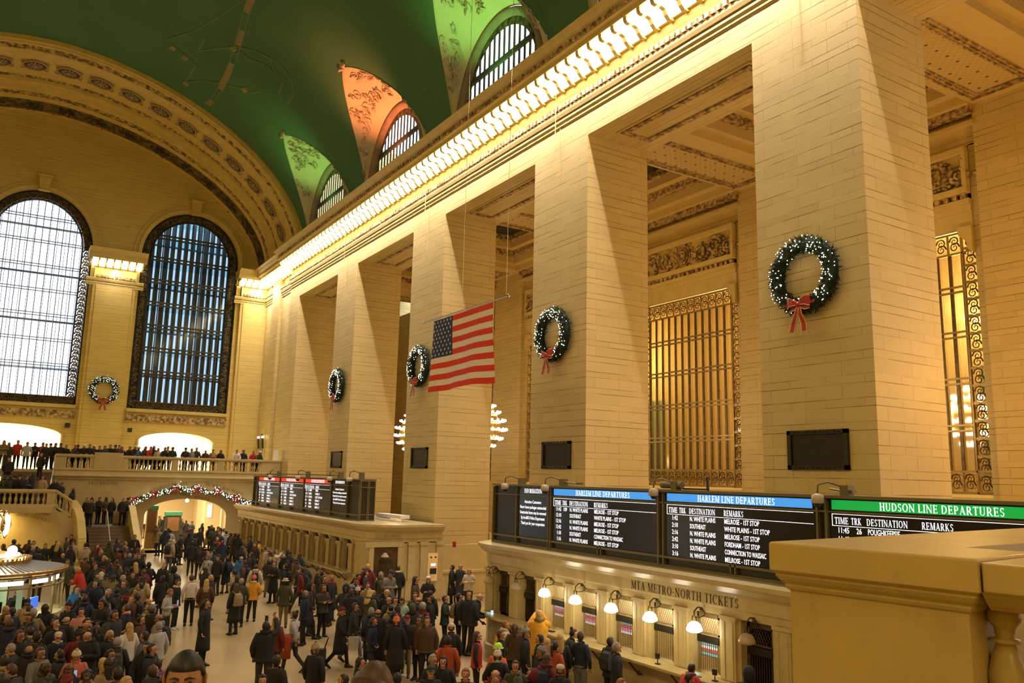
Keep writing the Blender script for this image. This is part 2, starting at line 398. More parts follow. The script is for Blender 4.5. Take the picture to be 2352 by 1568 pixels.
# south wall over the piers
b = MB(); b.box(-9.2, 61.3, YB, YS, 18.6, 21.9)
struct(b.build('wall_south', m_('stone')), 'stone entablature carried on the row of tall piers')
b = MB(); b.box(58.99, 61.3, YB, YS, 0, 18.6); b.box(61.3, 70.2, YB, YS-.35, 0, 21.9)
b.box(64.6, 66.6, YS-.4, YS-.1, 0, 21.9)
struct(b.build('wall_south', m_('stone')), 'stone corner wall between the last opening and the east wall')
# soffit panels of the openings, with a carved band framing each
t = MB(); sh = MB()
edges = [3.85]+[v for p in zip(NEAR, FAR) for v in p]+[58.99]
for i in range(0, len(edges), 2):
    a, c = edges[i], edges[i+1]
    fr4(t, a+.9, c-.9, YS-2.3, YS-.9, .2, 18.53, 18.62); fr4(sh, a+.76, c-.76, YS-2.44, YS-.76, .10, 18.56, 18.62)
struct(t.build('trim_1', m_('small_carving')), 'carved bands framing the undersides of the openings')
struct(sh.build('trim_1', m_('stone_trim')))
# cornice: architrave fillets, bead, frieze, consoles, corona
def cornice(mb, axis, a0, a1, off, flip, z=0):
    R = lambda pr: profile_run(mb, [(o, zz+z) for o, zz in pr], axis, a0, a1, flip, off)
    R([(-.05, 19.55), (.05, 19.55), (.05, 19.68), (.10, 19.72), (.10, 19.80), (-.05, 19.80)])
    R([(-.05, 19.88), (.13, 19.88), (.18, 20.02), (.18, 20.12), (-.05, 20.12)])
    R([(-.05, 21.02), (.12, 21.02), (.12, 21.12), (-.05, 21.12)])
    R([(-.05, 21.50), (1.02, 21.50), (1.02, 21.62), (1.22, 21.66), (1.22, 21.92), (1.34, 22.0), (1.44, 22.12), (1.58, 22.22), (-.3, 22.22)])
def bead(mb, axis, a0, a1, off, flip, z=20.17):
    n = int((a1-a0)/.26)
    for i in range(n):
        a = a0+.26*(i+.5)
        r = (a-.085, a+.085)
        if axis == 'x': mb.box(r[0], r[1], off, off+flip*.24, z, z+.2)
        else: mb.box(off, off+flip*.24, r[0], r[1], z, z+.2)
cm = MB(); cornice(cm, 'x', -9, 61.3, YS, 1); cornice(cm, 'x', 61.3, 69.4, YS-.35, 1)
struct(cm.build('trim_2', m_('stone_trim')), 'stone cornice running along the top of the south wall')
bm_ = MB(); bead(bm_, 'x', -3, 61.3, YS, 1); bead(bm_, 'x', 61.3, 69, YS-.35, 1)
profile_run(bm_, [(0, 20.12), (.10, 20.12), (.10, 20.4), (0, 20.4)], 'x', -3, 61.3, 1, YS)
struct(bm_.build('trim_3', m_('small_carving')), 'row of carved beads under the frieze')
# fine teeth on the cornice edge
eg = MB()
for i in range(int(64/.3)):
    x = -3+.3*i; eg.box(x, x+.17, YS+1.2, YS+1.30, 21.72, 21.90)
struct(eg.build('trim_4', m_('small_carving')), 'small teeth along the lip of the cornice')
# S-shaped consoles and the glowing lamps between them
def console(mb, p, axis, off, flip, wdt=.17):
    pr = [(-.02, 21.5), (.98, 21.5), (.98, 21.40), (.93, 21.30), (.80, 21.27), (.60, 21.30), (.45, 21.25), (.36, 21.08), (.22, 20.94), (.05, 20.93), (-.02, 21.0)]
    profile_run(mb, pr, axis, p-wdt/2, p+wdt/2, flip, off)
def lamp_mesh(axis, flip):
    mb = MB(); pr = [(.06, 21.48), (.93, 21.48), (.93, 21.42), (.85, 21.34), (.62, 21.36), (.47, 21.32), (.36, 21.18), (.24, 21.05), (.08, 21.04)]
    profile_run(mb, pr, axis, -.19, .19, flip, 0); return mb
STEP = .70
cs = MB(); lamps = []
x = 8.4
while x < 61.0:
    console(cs, x, 'x', YS, 1); lamps.append((x+STEP/2, YS)); x += STEP
x = 61.6
while x < 68.6:
    console(cs, x, 'x', YS-.35, 1); lamps.append((x+STEP/2, YS-.35)); x += STEP
struct(cs.build('trim_5', m_('stone_trim')), 'curled brackets carrying the cornice')
lp0 = None
ph = ['over the first pier from the right', 'over the second pier from the right', 'over the third pier', 'over the fourth pier']
for i, (x, y) in enumerate(lamps):
    if lp0 is None:
        lp0 = lamp_mesh('x', 1).build('cornice_lamp', m_('cornice_glow'))
    o = lp0 if i == 0 else lp0.copy()
    if i: C.objects.link(o)
    o.location = (x, y, 0)
    tag(o, 'white glowing lamp between two brackets of the long cornice on the right', 'lamp', 'cornice lamps along the south wall')

# piers
ords = ('nearest and widest of the stone piers, right of the picture', 'second stone pier from the right, behind the round wreath beside the flag',
        'third stone pier from the right, with the flag hanging partly before it', 'farthest and narrowest of the free-standing stone piers')
for i, (a, c) in enumerate(zip(NEAR, FAR)):
    t = thing('stone_pier', ords[i], 'pier', (a, YS, 0), 'stone piers of the south colonnade')
    b = MB(); b.box(a, c, YB, YS, 0, 18.6); b.build('shaft', m_('stone'), t)
    b = MB(); b.box(a-.10, c+.10, YB-.1, YS+.12, 0, 2.35); b.box(a-.16, c+.16, YB-.1, YS+.2, 0, 1.05)
    b.box(a-.20, c+.20, YB-.1, YS+.26, .98, 1.14); b.build('plinth', m_('stone_plain'), t, bevel=.03)
    cd = MB(); cx = (a+c)/2; cd.tube([(cx, YS+.26, 19.0), (cx, YS+.26, 21)], .02, 5); cd.tube([(cx, YS+.02, 17.2), (cx, YS+.02, 19.6)], .012, 5)
    cd.build('conduit', m_('stone_plain'), t)

# ------------------------------------------------------------------ painted vault with its lunettes
VA, VH, VZ, VN = 17.75, 11.9, 22.4, 1.80
def vault(th, a=VA, h=VH, n=VN, z0=VZ):
    ct, st = cos(th), sin(th)
    return (YC-a*math.copysign(abs(ct)**(2/n), ct), z0+h*abs(st)**(2/n))
BAYC = [(edges[i]+edges[i+1])/2 for i in range(0, 10, 2)]   # 7.9, 19.6, 31.4, 43.2, 54.9
HW = 4.62
def solve_th(z):
    lo, hi = 0, pi/2
    for _ in range(40):
        mid = (lo+hi)/2
        if vault(mid)[1] < z: lo = mid
        else: hi = mid
    return lo
THT = solve_th(29.0)
def th_edge(u):
    q = min(1, abs(u)/HW)
    return THT*max(0, 1-q**(1/.72))**(1/2.3)
NT = 46; xs = [-9, -4]
cols = []
x = -9.
bx = set([-9., 60.6])
for bc in BAYC:
    for i in range(29): bx.add(round(bc-HW+2*HW*(1-cos(pi*i/28))/2, 4))
bx = sorted(bx); vb = MB(); rows = []
for x in bx:
    t0 = 0
    for bc in BAYC:
        if abs(x-bc) < HW: t0 = th_edge(x-bc)
    col = []
    for j in range(NT+1):
        th = t0+(pi-t0)*(j/NT); y, z = vault(th); col.append((x, y, z))
    rows.append(col)
vb.loft(rows, False, False)
struct(vb.build('ceiling', m_('vault_paint'), smooth=True), 'green painted barrel vault with faint gold constellations')
# wall strip between cornice and vault
b = MB(); b.box(-9, 60.6, -18.8, -18.62, 21.9, 22.5)
struct(b.build('wall_south', m_('stone_plain')))
# gold line work painted on the vault (as thin ribbons lying on it)
gl = MB(); gd = MB()
def vpt(x, s, off=.03):
    th = s; y, z = vault(th, VA-off, VH-off); return Vector((x, y, z))
def hit(px, py):
    d = (fw*FPX+r2*(px-1176)-u2*(py-784)).normalized(); o = Vector((0, 0, CAMH)); t = 15.
    while t < 110:
        q = o+d*t; s = abs(q.y-YC)/(VA-.05)
        if q.z > VZ and (s >= 1 or q.z >= VZ+(VH-.05)*(1-s**VN)**(1/VN)): return q
        t += .05
    return q
def ribbon(mb, pts, w):
    for p, q in zip(pts, pts[1:]):
        d = (q-p)
        if d.length < 1e-4: continue
        n = Vector((0, YC-p.y, 12-p.z)).normalized(); s = d.normalized().cross(n).normalized()*w
        mb.quad(p-s, p+s, q+s, q-s)
ecl = [(578, -6), (566, 30), (556, 70), (546, 105), (533, 145), (520, 175), (505, 205), (488, 232), (476, 240)]
for k in (0, 2, 4, 5, 7): ribbon(gl, [hit(*ecl[k]), hit(*ecl[k+1])], .22)
for dx in (-7, 7): ribbon(gd, [hit(a+dx, b_) for a, b_ in ecl], .035)
ribbon(gd, [hit(560, 0), hit(500, 40), hit(440, 74), (hit(380, 92))], .03)
blob = [[(395, 105), (430, 128), (455, 118), (500, 112), (545, 108), (590, 118), (640, 145), (668, 178), (676, 215), (660, 240)],
        [(430, 128), (450, 150), (425, 190), (470, 185), (520, 195), (560, 205)], [(540, 110), (570, 135), (610, 150), (650, 190), (640, 215)],
        [(590, 118), (620, 135), (630, 165), (655, 185)], [(560, 205), (585, 195), (600, 210), (570, 215), (560, 205)], [(455, 118), (470, 90), (500, 112)],
        [(520, 105), (535, 125), (560, 120)]]
for l in blob: ribbon(gd, [hit(*p) for p in l], .045)
for p in ((400, 108), (428, 130), (540, 110), (430, 190), (565, 205)):
    q = hit(*p); ribbon(gl, [q, q+Vector((.5, .1, 0))], .18)
struct(gl.build('trim_6', m_('vault_gold')), 'gold dashes of a sky path painted on the vault')
struct(gd.build('trim_6', m_('vault_gold_dim')), 'faint gold outline figure painted on the vault')

# lunettes: shaped shells between the vault and each arched window
WR, WRZ, WZ0, WY = 3.62, 3.90, 23.6, -18.35
def lun_pt(bc, u, s, push=0):
    q = u/HW
    ax = bc+WR*1.12*sin(q*pi/2); az = WZ0-.4+(WRZ+.55)*cos(q*pi/2)**.9; ay = WY
    y, z = vault(th_edge(u)); k = s
    bow = .35*sin(pi*k)
    return Vector((ax+(bc+u-ax)*k, ay+(y-ay)*k-push*.3, az+(z-az)*k+bow*cos(q*pi/2)))
U = [HW*sin(pi/2*(i/18-1)) for i in range(37)]
def scroll(mb, c, ex, ey, r, turns, w, n=16, lift=.07, nrm=None):
    pts = []
    for i in range(n+1):
        k = i/n; a = 2*pi*turns*k; rr = r*(1-.8*k)
        pts.append(c+ex*rr*cos(a)+ey*rr*sin(a)+nrm*lift)
    mb.tube(pts, [w*(1-.5*i/n) for i in range(n+1)], 5)
def relief(bc, seed, mb, mb2):
    rnd = random.Random(seed)
    for side in (-1, 1):
        for k in range(26):
            u = side*HW*rnd.uniform(.02, .93)*(1 if k % 3 else .8); s = rnd.uniform(.22, .86)
            p = lun_pt(bc, u, s); ex = (lun_pt(bc, u+.02*(-side), s)-p).normalized(); ey = (lun_pt(bc, u, s+.02)-p)
            if ey.length < 1e-5: continue
            ey = ey.normalized(); nr = ex.cross(ey).normalized()
            if nr.y < 0: nr = -nr
            wid = (lun_pt(bc, u, 1)-lun_pt(bc, u, 0)).length
            r = min(.42, wid*.22)*rnd.uniform(.5, 1)
            a = rnd.uniform(0, 6.28); e1 = ex*cos(a)+ey*sin(a); e2 = (-ex*sin(a)+ey*cos(a))*rnd.choice((-1, 1))
            scroll(mb, p, e1, e2, r, rnd.uniform(.7, 1.3), .045*rnd.uniform(.8, 1.6), 10, .05, nr)
            for j in range(3):
                a2 = rnd.uniform(0, 6.28); q = p+(ex*cos(a2)+ey*sin(a2))*r*1.2
                (mb2 if rnd.random() < .3 else mb).tube([p+nr*.04, (p+q)/2+nr*.12, q+nr*.03], [.03, .07, .015], 5)
    # crowning tuft and a winged shape near the tip
    tip = lun_pt(bc, 0, 1)
    for j in range(13):
        a = pi*j/12-.0; d = Vector((cos(a)*.55, .18, .55*sin(a)))
        mb.tube([tip, tip+d*.5+Vector((0, .1, 0)), tip+d], [.07, .11, .03], 5)
    p = lun_pt(bc, 0, .62)
    for sgn in (-1, 1):
        for j in range(5):
            q = p+Vector((sgn*(.9+.25*j), .10+.02*j, .35-.16*j)); mb.tube([p, (p+q)/2+Vector((0, .2, .12)), q], [.10, .12, .03], 5)
    mb.ball(p+Vector((0, .12, 0)), .3, 8, 6); mb.ball(p+Vector((0, .15, .42)), .15, 8, 6)
for i, bc in enumerate(BAYC):
    if i == 0: continue
    rings = [[lun_pt(bc, u, s) for u in U] for s in (0, .12, .3, .5, .7, .86, 1)]
    b = MB(); b.loft(rings, False, False)
    o = b.build('wall_south', m_('lunette_stone'), smooth=True); struct(o, 'cream moulded lunette above the arched window number %d from the left' % (5-i))
    rb, rb2 = MB(), MB(); relief(bc, 40+i, rb, rb2)
    rb.build('relief', m_('lunette_relief'), o, True); rb2.build('relief_leaves', m_('relief_dark_stone'), o)
    bd = MB()
    ring = []
    for u in U:
        p = lun_pt(bc, u, 1); q = lun_pt(bc, u, .93); nn = Vector((0, .5, .2)); ring.append([p, p+nn*.16, q+nn*.16, q])
    bd.loft(ring, True, False); bd.build('border', m_('lunette_stone'), o)
    # the arched window, set back behind a rounded dark reveal
    wnd = thing('window_%d' % i, None, None, (bc, WY, WZ0));
    struct(wnd, 'half-round clerestory window %d over the cornice' % i)
    def arc(r, rz, y, n=24, cz=WZ0-.2, drop=1.2):
        return [(bc-r, y, cz-drop)]+[(bc+r*-cos(pi*k/n), y, cz+rz*sin(pi*k/n)) for k in range(n+1)]+[(bc+r, y, cz-drop)]
    rv = MB(); rv.loft([arc(WR*1.12, WRZ+.35, WY), arc(WR*1.08, WRZ+.30, WY+.10), arc(WR, WRZ+.2, WY+.08), arc(WR-.10, WRZ+.05, WY-.04), arc(WR-.13, WRZ, WY-.22)], False, False)
    rv.build('reveal', m_('reveal_stone'), wnd, True)
    sc = MB(); sc.loft([arc(WR-.13, WRZ, WY-.20), arc(WR-.42, WRZ-.42, WY-.20)], False, False)
    sc.build('scroll_border', m_('iron_scroll'), wnd)
    mu = MB(); nm = 13
    for k in range(nm+1):
        xx = bc-3.0+6.0*k/nm; q = (xx-bc)/(WR-.3); top = WZ0-.2+(WRZ-.3)*sqrt(max(0, 1-q*q))
        if top > WZ0-1: mu.box(xx-.075, xx+.075, WY-.25, WY-.21, WZ0-1.2, top)
    mu.build('mullions', m_('window_iron'), wnd)
    tr = MB(); zt = WZ0+1.55; hwid = (WR-.35)*sqrt(1-((zt-WZ0+.2)/(WRZ))**2)
    tr.box(bc-hwid, bc+hwid, WY-.24, WY-.12, zt, zt+.16); tr.box(bc-hwid, bc+hwid, WY-.24, WY-.16, zt+.24, zt+.3); tr.build('transom', m_('window_iron'), wnd)
    g = MB(); poly = [(bc+(WR-.15)*-cos(pi*k/16), WZ0-.2+WRZ*sin(pi*k/16)) for k in range(17)]
    g.prism([(bc-WR+.15, WZ0-1.2)]+poly+[(bc+WR-.15, WZ0-1.2)], 'y', WY-.23, WY-.225); g.build('glass_pane', m_('glass'), wnd)
# sloping stone behind the cornice so no gap shows under the windows
b = MB(); b.box(-9, 60.6, WY-.75, WY-.02, 21.9, 22.35)
struct(b.build('wall_south', m_('stone_plain')))

# ------------------------------------------------------------------ east arch of the vault
EA = [  # x, inset of the curve from the vault, material
    (60.52, -1.3, 0), (60.55, -.12, 0), (60.62, .30, 0), (60.75, .36, 0), (60.80, .46, 0), (60.95, .50, 1), (61.15, .74, 1), (61.2, .80, 0), (61.4, .86, 0), (61.62, .88, 3),
    (64.0, .99, 3), (64.1, 1.08, 0), (64.5, 1.12, 1), (64.8, 1.2, 1), (64.85, 1.42, 0), (66.2, 1.50, 0), (66.3, 1.62, 1), (66.8, 1.72, 1), (66.9, 1.9, 0), (67.1, 1.92, 2), (68.9, 2.0, 2), (69.0, 2.02, 0), (69.6, 2.02, 0)]
def ering(x, d, n=64):
    a = VA-.35-d*.5+(.25 if d < -1 else 0); h = VH-.0-d
    return [(x, *vault(pi*j/n, a, h)) for j in range(n+1)]
mats = [m_('arch_stone'), m_('arch_carving'), m_('arch_carving_dark'), m_('stone_trim')]
ar = MB()
for (p, q) in zip(EA, EA[1:]):
    ar.cur = q[2] if q[2] == p[2] or q[2] != 0 else 0
    if q[2] and p[2] != q[2]: ar.cur = 0
    if ar.cur == 3: ar.cur = 0
    ar.loft([ering(p[0], p[1]), ering(q[0], q[1])], False, False)
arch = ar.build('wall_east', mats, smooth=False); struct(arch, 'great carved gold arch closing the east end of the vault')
# rosettes set in the arch soffit, dark fan wheels with pale spokes; foliage knots between them; dark panels of the inner band
def soffit_frame(x, d, th):
    a = VA-.35-d*.5; h = VH-d
    y, z = vault(th, a, h); y2, z2 = vault(th+.01, a, h); e = Vector((0, y2-y, z2-z)).normalized()
    n = Vector((1, 0, 0)).cross(e); c = Vector((0, YC-y, 20-z))
    if n.dot(c) < 0: n = -n
    return Vector((x, y, z)), e, n
# equal steps along the curve
def arc_steps(d, step, start):
    L = 0; out = []; nxt = start; prev = None
    for k in range(2001):
        th = .02+(pi/2+.45)*k/2000; p = soffit_frame(0, d, th)[0]
        if prev is not None:
            L += (p-prev).length
            if L >= nxt: out.append(th); nxt += step
        prev = p
    return out
for k, th in enumerate(arc_steps(.92, 2.12, 1.9)):
    c, e, n = soffit_frame(63.0, .95, th); ex = Vector((1, 0, 0)); ro = MB(); rl = MB()
    ring = lambda r, l: [c+ex*r*cos(2*pi*j/24)*.95+e*r*1.0*sin(2*pi*j/24)+n*l for j in range(24)]
    ro.loft([ring(.66, .0), ring(.66, .05), ring(.1, .05)], True, True)
    rl.loft([ring(.80, .0), ring(.80, .10), ring(.70, .12), ring(.68, .03)], True, False)
    rl.loft([ring(.16, .0), ring(.16, .14), ring(.03, .16)], True, True)
    for j in range(12):
        a = 2*pi*j/12; d1 = ex*cos(a)+e*sin(a); d2 = ex*-sin(a)+e*cos(a)
        rl.quad(c+d1*.16+n*.09, c+d1*.40+d2*.085+n*.10, c+d1*.60+n*.09, c+d1*.40-d2*.085+n*.10)
    rr = ro.build('rosette', m_('rosette_dark'), arch); rl.build('rosette_petals', m_('rosette_light'), rr)
kn = MB(); rnd = random.Random(5)
for th in arc_steps(.92, 2.12, 1.9+1.06):
    c, e, n = soffit_frame(63.0, .95, th)
    for sx_ in (-1, 1):
        for se in (-1, 1):
            p = c+Vector((sx_*.34, 0, 0))+e*se*.22
            kn.tube([p+n*.02, p+Vector((sx_*.22, 0, 0))+n*.08, p+Vector((sx_*.30, 0, 0))+e*se*.2+n*.06, p+Vector((sx_*.12, 0, 0))+e*se*.28+n*.03], .035, 5)
kn.build('foliage_knots', m_('rosette_light'), arch)
dk = MB()
for th in arc_steps(1.96, 2.3, 1.2):
    c, e, n = soffit_frame(68.0, 1.96, th)
    for j in range(34):
        p = c+Vector((rnd.gauss(0, .34), 0, 0))+e*rnd.gauss(0, .38); r = rnd.uniform(.05, .13); a = rnd.uniform(0, 6)
        d = (Vector((1, 0, 0))*cos(a)+e*sin(a))*r*2
        dk.tube([p+n*.02, p+d*.5+n*.09, p+d+n*.02], [.03, .06, .02], 4)
dk.build('carved_bosses', m_('rosette_dark'), arch)

# ------------------------------------------------------------------ east wall with its tall windows
def wall_openings(mb, y0, y1, z0, z1, ops, x, depth, step=.2, outline=None):
    """front skin at x with openings (yc, hw, zbot, zspring, rise); soffits run back to x+depth"""
    ys = set([y0, y1])
    n = int((y1-y0)/step)
    for i in range(n+1): ys.add(y0+(y1-y0)*i/n)
    for (yc, hw, zb, zs, rise) in ops:
        for k in range(33): ys.add(yc+hw*-cos(pi*k/32))
    ys = sorted(ys)
    def top(op, y):
        yc, hw, zb, zs, rise = op; q = abs(y-yc)/hw
        return zs+rise*sqrt(max(0, 1-q*q))
    zmax = outline or (lambda y: z1)
    for a, c in zip(ys, ys[1:]):
        if c-a < 1e-6: continue
        mid = (a+c)/2; cuts = sorted([(op[2], top(op, a), top(op, c), op) for op in ops if abs(mid-op[0]) < op[1]], key=lambda t: t[0])
        la = lc = z0
        for zb, ta, tc, op in cuts:
            if zb > la+1e-6: mb.quad((x, a, la), (x, a, zb), (x, c, zb), (x, c, lc))
            mb.quad((x, a, ta), (x+depth, a, ta), (x+depth, c, tc), (x, c, tc))
            mb.quad((x, a, zb), (x, c, zb), (x+depth, c, zb), (x+depth, a, zb))
            la, lc = ta, tc
        mb.quad((x, a, la), (x, a, zmax(a)), (x, c, zmax(c)), (x, c, lc))
    for (yc, hw, zb, zs, rise) in ops:
        for s in (-1, 1): mb.quad((x, yc+s*hw, zb), (x, yc+s*hw, zs), (x+depth, yc+s*hw, zs), (x+depth, yc+s*hw, zb))
W1, W2 = -.98, -11.98
def etop(y):
    a = VA-.35-2.02*.5-.0; h = VH-2.02; q = min(1, abs(y-YC)/a)
    return VZ+h*(1-q**VN)**(1/VN)+.02
ew = MB()
wins = [(W1, 3.72, 10.2, 22.2, 4.15), (W2, 3.78, 10.2, 22.6, 3.95)]
doors = [(-.2, 3.75, 5.4, 7.9, .72), (-12.05, 2.75, 5.4, 7.75, .72)]
wall_openings(ew, -18.35, 16.2, 5.4, 33, wins+doors, XE, .7, outline=etop)
struct(ew.build('wall_east', m_('stone_far')), 'east end wall of coursed stone with tall arched windows')
b = MB()
for yc, hw, zb, zs, rise in wins:
    b.box(XE-.22, XE, yc-hw, yc+hw, 9.95, 10.2)
struct(b.build('trim_7', m_('stone_trim')), 'plain sills of the tall windows')
b = MB()
for yc, hw, zb, zs, rise in wins: b.box(XE-.12, XE, yc-hw-.0, yc+hw+.0, 9.2, 9.75)
struct(b.build('trim_8', m_('small_carving')), 'carved bands below the tall windows')
# archivolts and keystones
b = MB()
for yc, hw, zb, zs, rise in wins:
    rg = []
    for d, o in ((.02, 0), (.02, -.16), (.30, -.20), (.34, -.10), (.62, -.08), (.66, 0)):
        rg.append([(XE+o, yc+(hw+d)*-cos(pi*k/36), zs+(rise+d)*sin(pi*k/36)) for k in range(37)])
    b.loft(rg, False, False)
struct(b.build('trim_9', m_('stone_far'), smooth=False), 'arched mouldings round the window heads')
b = MB()
for yc, hw, zb, zs, rise in wins:
    z = zs+rise; b.prism([(yc-.32, z-.05), (yc+.32, z-.05), (yc+.42, z+.95), (yc-.42, z+.95)], 'x', XE-.45, XE)
    b.box(XE-.6, XE, yc-.5, yc+.5, z+.95, z+1.12); b.box(XE-.5, XE-.1, yc-.4, yc+.4, z-.15, z-.02)
struct(b.build('trim_10', m_('stone_far'), bevel=.03), 'scrolled keystones over the window heads')
# pillar strips
b = MB()
for y0, y1 in ((-7.95, -4.95), (-18.3, -16.1), (2.9, 5.9)):
    b.box(XE-.35, XE, y0, y1, 5.4, 20.9); b.box(XE-.42, XE-.3, y0+.22, y1-.22, 5.4, 19.5)
struct(b.build('wall_east', m_('stone_far')), 'flat pilasters between the tall windows')
# entablature blocks with lamps on top of the pilasters
e0 = MB(); e1 = MB(); e2 = MB()
P = [(-7.95, -4.95), (-18.3, -16.1), (2.9, 5.9)]
for y0, y1 in P:
    xo = XE-.35
    cornice(e0, 'y', y0-.55, y1+.55 if y1 != -16.1 else y1+.55, xo, -1, -.05); bead(e1, 'y', y0, y1, xo, -1, 20.12)
    e0.box(xo-.02, XE, y0, y1, 19.4, 21.6)
    n = 7 if y0 != -18.3 else 4
    for k in range(n+1 if n == 7 else n):
        yy = (y0-.33)+(y1-y0+.66)*k/n if n == 7 else y1+.33-k*.52
        console(e2, yy, 'y', xo, -1, .12)
struct(e0.build('trim_11', m_('stone_trim')), 'cornice blocks on top of the pilasters')
struct(e1.build('trim_12', m_('small_carving'))); struct(e2.build('trim_13', m_('stone_trim')))
lp1 = None
for y0, y1, n, wh in ((-7.95, -4.95, 7, 'crowning the pilaster between the two tall windows'), (-18.3, -16.1, 4, 'in the far right corner of the hall'), (2.9, 5.9, 7, '')):
    if not wh: continue
    for k in range(n):
        yy = (y0-.33)+(y1-y0+.66)*(k+.5)/n if n == 7 else y1+.07-k*.52
        if lp1 is None: o = lp1 = MB().add(lamp_mesh('y', -1)).build('cornice_lamp', m_('cornice_glow'))
        else: o = lp1.copy(); C.objects.link(o)
        o.location = (XE-.35, yy, -.05); o.scale = (1, .85, 1)
        tag(o, 'small white cornice lamp '+wh, 'lamp', 'cornice lamps '+wh)

def tall_window(n, yc, hw, zb, zs, rise, label, nm, dark):
    wd = thing('window_%d' % n, None, None, (XE+.5, yc, zb)); struct(wd, label)
    X = XE+.5
    def arc(d, x): return [(x, yc-hw+d, zb+d)]+[(x, yc-(hw-d)*cos(pi*k/28), zs+(rise-d)*sin(pi*k/28)) for k in range(29)]+[(x, yc+hw-d, zb+d)]
    b = MB(); b.loft([arc(0, X-.3), arc(.08, X-.34), arc(.12, X-.2)], False, False); b.loft([arc(.62, X-.22), arc(.70, X-.3), arc(.76, X-.15)], False, False)
    b.build('window_frame', m_('iron'), wd)
    b = MB()   # scroll panels round the edge
    n1 = 26; step = (zs-zb)/n1
    rnd = random.Random(n)
    for s in (-1, 1):
        for k in range(n1):
            c = Vector((X-.2, yc+s*(hw-.38), zb+step*(k+.5)))
            for q in (-1, 1): scroll(b, c+Vector((0, 0, q*step*.22)), Vector((0, q, 0)), Vector((0, 0, 1)), .22, 1.4, .06, 12, 0, Vector((1, 0, 0)))
            b.box(X-.22, X-.18, c.y-.3, c.y+.3, zb+step*k-.015, zb+step*k+.015)
    m = 24
    for k in range(m):
        a = pi*(k+.5)/m; c = Vector((X-.2, yc-(hw-.38)*cos(a), zs+(rise-.38)*sin(a)))
        for q in (-1, 1): scroll(b, c, Vector((0, q*sin(a), cos(a)*q)), Vector((0, cos(a), -sin(a))), .24, 1.25, .05, 10, 0, Vector((1, 0, 0)))
    b.build('scroll_border', m_('iron_scroll') if dark else m_('bronze'), wd)
    b = MB()
    for k in range(int(2*hw/.42)):
        for zz in (zb+.28, ):
            c = Vector((X-.22, yc-hw+.3+.42*k, zz)); scroll(b, c, Vector((0, 1, 0)), Vector((0, 0, 1)), .22, 1.4, .05, 10, 0, Vector((1, 0, 0)))
        if dark:
            c = Vector((X-.22, yc-hw+.3+.42*k, zb+2.72)); scroll(b, c, Vector((0, 1, 0)), Vector((0, 0, 1)), .17, 1.2, .045, 8, 0, Vector((1, 0, 0)))
    b.box(X-.24, X-.12, yc-hw, yc+hw, zb, zb+.06); b.box(X-.24, X-.12, yc-hw, yc+hw, zb+.56, zb+.63)
    b.build('scroll_base', m_('bronze'), wd)
    wl = hw-.72
    tp = lambda y: zs+(rise-.74)*sqrt(max(0, 1-((y-yc)/(hw-.72))**2))
    b = MB()
    for k in range(nm+1):
        y = yc-wl+2*wl*k/nm; b.box(X-.14, X-.02, y-(.035 if dark else .03), y+(.035 if dark else .03), zb+.6, tp(y) if 0 < k < nm else zs)
    b.build('mullions', m_('window_iron' if dark else 'iron_glare'), wd)
    b = MB(); z = zb+2.95; e_ = 0 if dark else .07
    while z < zs+rise-.9:
        ww = wl if z < zs else wl*sqrt(max(.05, 1-((z-zs)/(rise-.7))**2))
        b.box(X-.18, X-.04, yc-ww, yc+ww, z-.19+e_, z-.07); b.box(X-.18, X-.04, yc-ww, yc+ww, z+.07, z+.19-e_)
        z += 1.86
    b.build('transoms', m_('window_iron' if dark else 'iron_glare'), wd)
    # solid cast plate behind the scrolls round the head, thinner web down the sides
    b = MB(); b.loft([[(X-.12, yc-(hw-d)*cos(pi*k/28), zs+(rise-d)*sin(pi*k/28)) for k in range(29)] for d in (.05, .66 if dark else .60)], False, False)
    b.box(X-.13, X-.11, yc-hw, yc+hw, zb, zb+.6)
    if dark: b.box(X-.13, X-.11, yc-hw, yc-hw+.7, zb, zs); b.box(X-.13, X-.11, yc+hw-.7, yc+hw, zb, zs)
    b.build('cast_plate', m_('iron_scroll'), wd)
    if dark: MB().box(X+3.2, X+3.22, yc-hw-1.2, yc+hw+1.2, zb-1, zs+rise+1).build('outer_pane', m_('glass_dimming'), wd)  # outer glazing, its tint added to dim the sky behind
    g = MB(); poly = [(yc-(hw-.7)*cos(pi*k/16), zs+(rise-.7)*sin(pi*k/16)) for k in range(17)]
    g.prism([(yc-hw+.7, zb+.6)]+poly+[(yc+hw-.7, zb+.6)], 'x', X, X+.012); g.build('glass_pane', m_('glass'), wd)
    # outer skin of the double window: fins and walkways
    b = MB(); X2 = X+2.6
    for k in range(nm*1+5):
        y = yc-hw-1+(2*hw+2)*k/(nm+4)
        if dark: b.box(X2, X2+.4, y-.20, y+.10, zb-1, zs+rise)
        else: b.box(X2, X2+.06, y-.02, y+.02, zb-1, zs+rise)
    b.build('outer_mullions', m_('iron_blue' if dark else 'iron_glare'), wd)
    b = MB(); z = zb+2.95-.1
    while z < zs+rise:
        b.box(X+.25, X2, yc-hw, yc+hw, z-.03, z+.03) if (dark or int(z) % 2) else None
        z += 3.72 if not dark else 1.86
    b.build('walkways', m_('glass_blue'), wd)
    for zz in [zb+2.95+3.72*q for q in range(4)]: pass
    b = MB(); z = zb+2.95
    while z < zs+rise:
        b.box(X2-.1, X2+.05, yc-hw-1, yc+hw+1, z-.13, z+.02); z += 3.72
    b.build('outer_beams', m_('iron_blue' if dark else 'iron_glare'), wd)
